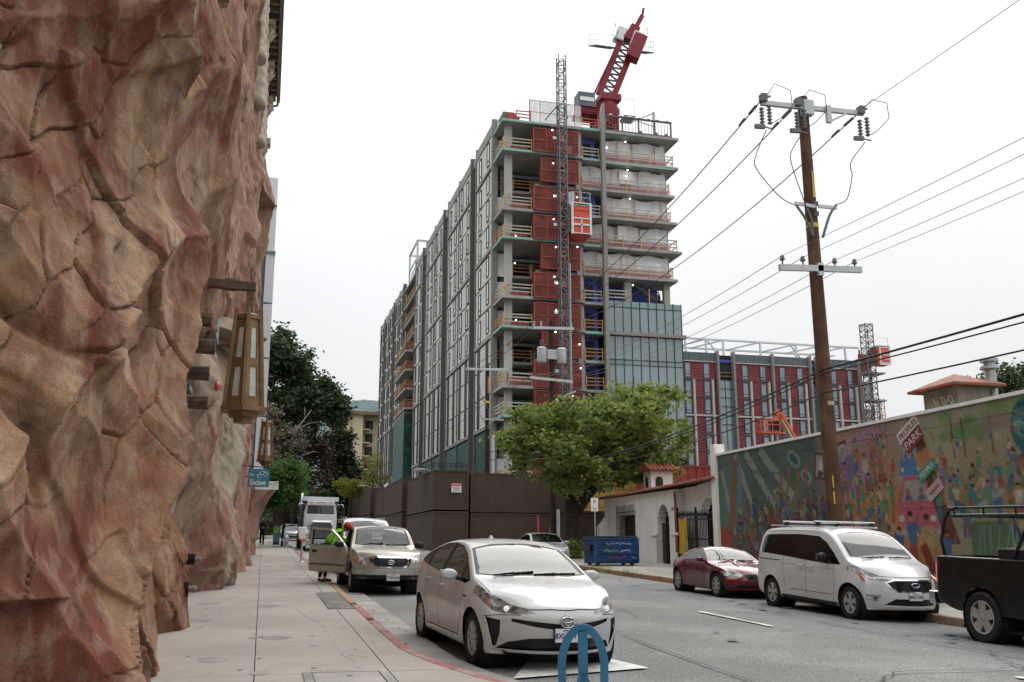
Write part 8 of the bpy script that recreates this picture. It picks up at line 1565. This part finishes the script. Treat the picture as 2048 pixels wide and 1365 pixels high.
MB().prism([(-.85, 2.68), (.85, 2.68), (.80, 2.92), (-.80, 2.92)], -.1, .16, 'x').build('sun_visor', m_tw, dt, bevel=.03)
for y in (-.55, -.2, 0, .2, .6): MB().box((.17, y, 2.84), (.03, .11, .04)).build('marker_lamp', m_amber, dt)
gp = MB().b2((1.74, -.56, .80), (1.80, .56, 1.60)).build('grille', m_trim, dt, bevel=.03)
for k in range(11): MB().b2((1.80, -.53, .83 + k * .068), (1.815, .53, .848 + k * .068)).build('grille_bar', m_rim, gp)
for s in (-1, 1):
    MB().prism([(1.7, .55), (1.75, 1.0), (1.55, 1.22), (.9, 1.25), (.5, 1.1), (.45, .6), (.6, .6), (.75, .98), (1.2, 1.05), (1.4, .9), (1.45, .55)], s * .68, s * 1.12).build('fender', m_tw, dt, bevel=.04); MB().b2((1.68, s * .72, .86), (1.76, s * 1.06, 1.06)).build('headlamp', m_lens, dt, bevel=.02)
    wh = link('wheel', None, dt, (1.08, s * .95, .5)); MB().lathe([(.28, -.14), (.5, -.13), (.5, .13), (.28, .14)], 24, (0, 0, 0), 'y').build('tyre', m_tyre, wh); MB().lathe([(.28, -.05), (.1, -.1), (0, -.1)], 16, (0, 0, 0), 'y').build('rim', m_rim, wh)
    for x in (-2.6, -3.9): wh = link('wheel', None, dt, (x, s * .92, .5)); MB().lathe([(.26, -.26), (.5, -.25), (.5, .25), (.26, .26)], 20, (0, 0, 0), 'y').build('tyre', m_tyre, wh)
    MB().tube([(.0, s * .92, 2.72), (.15, s * 1.28, 2.76), (.2, s * 1.34, 2.6), (.2, s * 1.34, 1.9), (.1, s * 1.0, 1.85)], .022, 6).build('mirror_arm', m_chrome, dt, smooth=True); MB().box((.18, s * 1.36, 2.3), (.1, .2, .62)).build('mirror', m_trim, dt, bevel=.02)
MB().tube([(-.9, -1.16, 1.0), (-.9, -1.16, 3.1), (-1.0, -1.12, 3.32), (-1.25, -1.1, 3.4)], .085, 10).build('exhaust_stack', m_chrome, dt, smooth=True); MB().lathe([(.13, 1.2), (.13, 2.5)], 12, (-.9, -1.16, 0)).build('exhaust_guard', m_fin, dt)
MB().b2((1.70, -1.08, .34), (1.95, 1.08, .68)).build('bumper', bgd, dt, bevel=.04); MB().b2((-5.6, -1.12, 1.05), (-1.75, 1.12, 2.95)).build('dump_body', m_fin, dt, bevel=.03); MB().b2((-5.7, -1.16, 2.95), (-1.5, 1.16, 3.22)).build('body_rim', m_pan, dt, bevel=.02); MB().b2((-5, -.45, .6), (1.6, .45, .9)).build('chassis', m_seam, dt)
plate(dt, 1.96, .5, '64921K2', 0, False); MB().tube([(1.79, -.6, .78), (1.79, -.6, 1.5), (1.77, -.5, 1.68), (1.77, .5, 1.68), (1.79, .6, 1.5), (1.79, .6, .78)], .045, 8).build('grille_surround', m_chrome, dt); place(dt, 3.35, 59.8, 0)
# distant cars
for k, (x, y, lab) in enumerate(((3.0, 92, 'distant silver car parked past the dump truck'), (3.0, 104, 'farther silver car parked past the dump truck'), (3.1, 116, 'farthest silver car at the end of the left kerb'))):
    c = copy_tree(sc2); c['label'] = lab; c['group'] = 'distant cars along the left kerb'; place(c, x - .2, y, 0)
# ---------------------------------------------------------------- people: one skinned surface each
def skin(name, J, E, mat, parent, root=0, sub=2):
    me = bpy.data.meshes.new(name); me.from_pydata([j[:3] for j in J], E, []); o = bpy.data.objects.new(name, me); COL.objects.link(o); md = o.modifiers.new('s', 'SKIN'); md.use_smooth_shade = True
    for i, j in enumerate(J): sv_ = me.skin_vertices[0].data[i]; sv_.radius = (j[3], j[4] if len(j) > 4 else j[3]); sv_.use_root = i == root
    m2 = o.modifiers.new('u', 'SUBSURF'); m2.levels = m2.render_levels = sub
    dg = bpy.context.evaluated_depsgraph_get(); nm = bpy.data.meshes.new_from_object(o.evaluated_get(dg)); bpy.data.objects.remove(o); nm.materials.clear(); nm.materials.append(mat); nm.polygons.foreach_set('use_smooth', np.ones(len(nm.polygons), bool)); return link(name, nm, parent)
def head(parent, p, s, skin_m, hair_m, yaw=0.0, pitch=0.0, cap=None, longhair=False):
    h = MB(); pr = [(0, -.118), (.045, -.112), (.058, -.09), (.068, -.05), (.076, 0), (.079, .04), (.072, .085), (.045, .115), (0, .125)]; h.lathe(pr, 16); h.v = [(x * (1.18 if x > 0 else 1.12), y * .95, z) for x, y, z in h.v]
    h.add([(.085, -.014, .02), (.085, .014, .02), (.112, .017, -.03), (.112, -.017, -.03), (.08, .0, -.036)], [(0, 1, 2, 3), (3, 2, 4), (0, 3, 4), (1, 4, 2)])
    for s_ in (-1, 1): h.lathe([(0, -.025), (.018, -.01), (.02, .01), (0, .028)], 6, (0, s_ * .078, 0))
    o = h.build('head', skin_m, parent, smooth=True); o.location = p; o.rotation_euler = (0, pitch, yaw); o.scale = (s, s, s)
    for s_ in (-1, 1): MB().lathe([(0, -.01), (.011, 0), (0, .01)], 8, (.082, s_ * .032, .012), 'x').build('eye', m_dark, o)
    MB().box((.086, 0, -.062), (.008, .042, .008)).build('mouth', M('lip', (.25, .09, .07), .6), o)
    if cap:
        MB().lathe([(.088, .02), (.092, .05), (.080, .095), (.05, .128), (0, .135)], 16).build('cap_crown', cap, o, smooth=True).scale = (1.2, 1, 1); MB().prism([(.06, -.075), (.13, -.07), (.185, -.035), (.19, 0), (.185, .035), (.13, .07), (.06, .075)], .025, .037, 'z').build('cap_peak', cap, o)
        MB().lathe([(.082, -.05), (.086, .0), (.085, .04)], 14, (-.012, 0, 0)).build('hair', hair_m, o, smooth=True)
    else:
        q = MB().lathe([(.086, -.02), (.09, .04), (.08, .095), (.045, .13), (0, .138)], 14, (-.022, 0, 0)); q.build('hair', hair_m, o, smooth=True)
        if longhair: MB().lathe([(.05, -.36), (.085, -.28), (.098, -.12), (.09, .05)], 12, (-.04, 0, 0)).build('long_hair', hair_m, o, smooth=True)
    return o
def hand(parent, p, d, nrm, mat, s=1.0, curl=.6):
    d = Vector(d).normalized(); n = Vector(nrm); n = (n - d * n.dot(d)).normalized(); t = d.cross(n); p = Vector(p); J = [(*p, .026 * s, .02 * s), (*(p + d * .05 * s), .036 * s, .017 * s), (*(p + d * .085 * s), .038 * s, .015 * s)]; E_ = [(0, 1), (1, 2)]; b = skin('hand', J, E_, mat, parent, 0, 1)
    for k, (o, l) in enumerate(((-.033, .068), (-.011, .078), (.011, .073), (.032, .058))):
        q = p + d * .085 * s + t * o * s; r = q + (d * math.cos(curl * .5) - n * math.sin(curl * .5)) * l * .5 * s; e = r + (d * math.cos(curl * 1.4) - n * math.sin(curl * 1.4)) * l * .5 * s; MB().tube([q - d * .02 * s, q, r, e], [.0095 * s, .0095 * s, .0085 * s, .006 * s], 6).build('finger', mat, b, smooth=True)
    q = p + d * .03 * s - t * .03 * s; MB().tube([q, q - t * .025 * s + d * .03 * s, q - t * .03 * s + d * .065 * s], [.012 * s, .011 * s, .007 * s], 6).build('thumb', mat, b, smooth=True)
    return b
m_hv = M('hi_vis_green', (.14, .52, .03), .8, var=.12, scale=6); m_hvy = M('hi_vis_yellow', (.55, .62, .05), .7); m_trs = M('dark_work_trousers', (.035, .032, .03), .9, var=.2); m_boot = M('brown_boot', (.07, .045, .03), .8); m_cap = M('red_cap', (.50, .035, .025), .7); m_skn = M('skin_tone', (.32, .18, .12), .6, var=.06); m_skd = M('skin_tone_tan', (.24, .13, .085), .6, var=.06); m_blk = M('black_clothes', (.012, .012, .014), .85, var=.2); m_hair = M('dark_hair', (.02, .014, .01), .7)
# worker leaning into the beige pickup (local +x towards the cab)
gx, gy = 1.66, 25.55; gzz = lz(gy) if gx < 1.68 else gz(gx, gy) + .13
wk = thing('person', 'person in green jacket and red cap leaning into the beige pickup', 'person', (gx, gy, gzz), R(8))
skin('trousers', [(0, 0, .93, .15, .12), (.0, .10, .88, .10), (.04, .11, .5, .065), (-.02, .11, .1, .05), (.0, -.10, .88, .10), (-.10, -.11, .5, .065), (-.2, -.11, .1, .05)], [(0, 1), (1, 2), (2, 3), (0, 4), (4, 5), (5, 6)], m_trs, wk)
skin('jacket', [(-.02, 0, .90, .16, .14), (.10, 0, 1.06, .155, .15), (.26, 0, 1.20, .15, .17), (.36, 0, 1.27, .10, .12), (.28, -.19, 1.22, .085), (.12, -.30, 1.02, .066), (.02, -.33, .84, .05), (.28, .19, 1.22, .085), (.46, .30, 1.06, .06), (.62, .24, 1.0, .048)], [(0, 1), (1, 2), (2, 3), (2, 4), (4, 5), (5, 6), (2, 7), (7, 8), (8, 9)], m_hv, wk)
skin('neck', [(.34, 0, 1.26, .055), (.44, 0, 1.33, .052)], [(0, 1)], m_skd, wk, 0, 1); head(wk, (.50, 0, 1.38), 1.02, m_skd, m_hair, R(-8), R(32), m_cap)
hand(wk, (.02, -.335, .83), (-.2, -.1, -1), (1, 0, 0), m_skd); hand(wk, (.63, .24, 1.0), (1, -.2, -.15), (0, 0, 1), m_skd)
for y, x in ((.11, -.02), (-.11, -.2)): skin('boot', [(x - .02, y, .1, .058), (x, y, .045, .055, .045), (x + .13, y, .035, .05, .035), (x + .2, y, .03, .035, .028)], [(0, 1), (1, 2), (2, 3)], m_boot, wk, 0, 1)
MB().tube([(.24, -.13, 1.33), (.12, -.17, 1.18), (.02, -.15, 1.0)], .018, 6).tube([(.24, .13, 1.33), (.12, .17, 1.18), (.02, .15, 1.0)], .018, 6).build('reflective_braces', m_hvy, wk)
# woman in black walking on the left pavement
wm_ = thing('person', 'person in black clothes with a shoulder bag walking on the left sidewalk', 'person', (.02, 64.9, lz(64.9)), R(-90))
skin('body', [(0, 0, .92, .15, .12), (0, 0, 1.12, .125, .10), (0, 0, 1.34, .16, .11), (0, 0, 1.43, .07), (0, .17, 1.34, .06), (.03, .22, 1.12, .045), (.2, .12, 1.08, .036), (0, -.17, 1.34, .06), (.03, -.22, 1.12, .045), (.2, -.05, 1.14, .036), (0, .09, .85, .10), (.08, .09, .46, .075), (.06, .09, .08, .06), (0, -.09, .85, .10), (-.05, -.09, .46, .075), (-.16, -.09, .1, .06)], [(0, 1), (1, 2), (2, 3), (2, 4), (4, 5), (5, 6), (2, 7), (7, 8), (8, 9), (0, 10), (10, 11), (11, 12), (0, 13), (13, 14), (14, 15)], m_blk, wm_)
skin('neck', [(0, 0, 1.42, .05), (.01, 0, 1.5, .048)], [(0, 1)], m_skn, wm_, 0, 1); head(wm_, (.02, 0, 1.58), .98, m_skn, m_hair, 0, .1, None, True); hand(wm_, (.21, .11, 1.08), (.7, -.7, .1), (0, 0, 1), m_skn); hand(wm_, (.21, -.05, 1.14), (.6, .8, 0), (0, 0, 1), m_skn)
skin('forearm', [(.05, .21, 1.11, .036), (.2, .12, 1.09, .04)], [(0, 1)], m_skn, wm_, 0, 1)
for y, x in ((.09, .06), (-.09, -.16)): skin('shoe', [(x - .03, y, .07, .045), (x + .06, y, .035, .045, .03), (x + .17, y, .025, .03, .02)], [(0, 1), (1, 2)], m_blk, wm_, 0, 1)
bg_ = MB().lathe([(.0, -.16), (.12, -.15), (.15, 0), (.12, .14), (0, .16)], 10).build('shoulder_bag', m_dark, wm_, smooth=True); bg_.location = (.0, -.30, .88); bg_.scale = (1, .55, 1); MB().tube([(.0, -.28, 1.0), (.02, -.2, 1.36), (-.02, -.12, 1.4)], .014, 5).build('bag_strap', m_dark, wm_)
# worker on the tower
tk = thing('person', 'person in white helmet and yellow vest working on the tower above the glass', 'person', (36.0, 82.5, 24.3), R(180))
skin('body', [(0, 0, .9, .14, .11), (0, 0, 1.1, .14, .11), (.05, 0, 1.33, .17, .12), (.06, 0, 1.43, .07), (.05, .2, 1.3, .06), (.12, .25, 1.05, .05), (.3, .2, 1.0, .04), (.05, -.2, 1.3, .06), (.12, -.25, 1.05, .05), (.3, -.2, 1.0, .04), (0, .1, .85, .1), (.03, .1, .45, .07), (0, .1, .05, .06), (0, -.1, .85, .1), (.03, -.1, .45, .07), (0, -.1, .05, .06)], [(0, 1), (1, 2), (2, 3), (2, 4), (4, 5), (5, 6), (2, 7), (7, 8), (8, 9), (0, 10), (10, 11), (11, 12), (0, 13), (13, 14), (14, 15)], m_trs, tk, 0, 1)
skin('vest', [(0, 0, .95, .16, .13), (0, 0, 1.1, .155, .125), (.05, 0, 1.33, .185, .14), (.06, 0, 1.40, .09)], [(0, 1), (1, 2), (2, 3)], m_hvy, tk, 0, 1); head(tk, (.08, 0, 1.56), 1, m_skd, m_hair, 0, .2, m_sw); hand(tk, (.3, .2, 1.0), (1, 0, 0), (0, 0, 1), m_skd); hand(tk, (.3, -.2, 1.0), (1, 0, 0), (0, 0, 1), m_skd)
# ---------------------------------------------------------------- street furniture on the left pavement
pm_ = thing('parking_meter', 'parking meter wrapped in a pale bag beside the red kerb', 'parking meter', (1.52, 38.3, lz(38.3)))
MB().lathe([(.10, 0), (.08, .02), (.04, .03), (.04, .8)], 12).build('post', m_steel, pm_, smooth=True, sharp=40); MB().prism([(-.13, .84), (.11, .84), (.17, 1.30), (-.19, 1.32)], -.09, .09).build('bag', m_paper, pm_, bevel=.05); MB().box((.03, -.03, .82), (.24, .2, .07)).build('orange_tie', m_or, pm_, bevel=.02); MB().box((.07, -.09, .7), (.07, .02, .22)).build('bag_tag', m_paper, pm_)
hy = thing('fire_hydrant', 'silver fire hydrant at the red kerb near the street trees', 'hydrant', (1.45, 59.9, lz(59.9)))
MB().lathe([(.2, 0), (.2, .05), (.13, .07), (.13, .5), (.17, .52), (.17, .58), (.14, .62), (.08, .72), (.04, .75), (.04, .8), (0, .81)], 16).build('barrel', m_galv, hy, smooth=True, sharp=40)
for s in (-1, 1): MB().lathe([(.06, 0), (.06, .1 * s), (.075, .1 * s), (.075, .15 * s), (0, .16 * s)], 10, (s * .1, 0, .42), 'x').build('outlet_cap', m_steel, hy)
MB().lathe([(.08, 0), (.08, -.12), (.1, -.12), (.1, -.18), (0, -.19)], 12, (0, -.1, .36), 'y').build('pumper_cap', m_steel, hy)
nb = thing('news_box', 'teal box standing on the sidewalk near the walking person', 'news box', (.95, 66.5, lz(66.5))); MB().b2((-.22, -.2, .12), (.22, .2, 1.2)).build('cabinet', M('teal_enamel', (.10, .22, .22), .5), nb, bevel=.02); MB().b2((-.18, -.21, .75), (.18, -.2, 1.1)).build('window', M('green_notice', (.22, .5, .08), .5), nb); MB().b2((-.2, -.18, 0), (.2, .18, .12)).build('plinth', m_dark, nb)
# blue bike rack
m_rk = M('blue_rack_paint', (.022, .125, .225), .42, var=.12, scale=6, coat=.3)
rk_ = thing('bike_rack', 'blue arched bike rack on the sidewalk corner in front of the hatchback', 'bike rack', (2.50, 7.45, lz(7.45)), R(-8))
def flat(pts, w, t, nm):
    mb = MB()
    for a, b in zip(pts[:-1], pts[1:]): pass
    n = len(pts); vs = []
    for i, p in enumerate(pts):
        d = Vector(pts[min(i + 1, n - 1)]) - Vector(pts[max(i - 1, 0)]); d.normalize(); q = Vector((d.z, 0, -d.x)) * t / 2; c = Vector(p)
        vs += [c + q + Vector((0, -w / 2, 0)), c + q + Vector((0, w / 2, 0)), c - q + Vector((0, w / 2, 0)), c - q + Vector((0, -w / 2, 0))]
    fs = [(4 * i + j, 4 * i + (j + 1) % 4, 4 * i + 4 + (j + 1) % 4, 4 * i + 4 + j) for i in range(n - 1) for j in range(4)] + [(0, 3, 2, 1), tuple(4 * n - 4 + j for j in range(4))]
    return mb.add(vs, fs).build(nm, m_rk, rk_, smooth=True, bevel=.004, sharp=40)
flat([(.17 * math.cos(t), 0, .40 + .30 * math.sin(t)) for t in np.linspace(-.05, math.pi + .05, 25)][::-1] + [(.165, 0, .2), (.15, 0, -.02)], .03, .062, 'arch_hoop'); flat([(-.17, 0, .40), (-.165, 0, .2), (-.15, 0, -.02)], .03, .062, 'arch_leg'); flat([(0, 0, .69), (0, 0, .34)], .03, .075, 'centre_bar'); flat([(0, 0, .36), (-.05, 0, .2), (-.07, 0, -.02)], .03, .055, 'centre_leg'); flat([(0, 0, .36), (.05, 0, .2), (.07, 0, -.02)], .03, .055, 'centre_leg')
# orange stakes by the containers
for k, (x, dx) in enumerate(((17.7, -.05), (18.35, .25))):
    t = thing('survey_stake', ['thin orange stake leaning on the brown containers', 'second orange stake leaning to the right by the containers'][k], 'stake', (x, 61.5, rz_(61.5))); MB().bar((0, 0, 0), (dx, 0, 2.3), .07).build('stake', m_or, t)
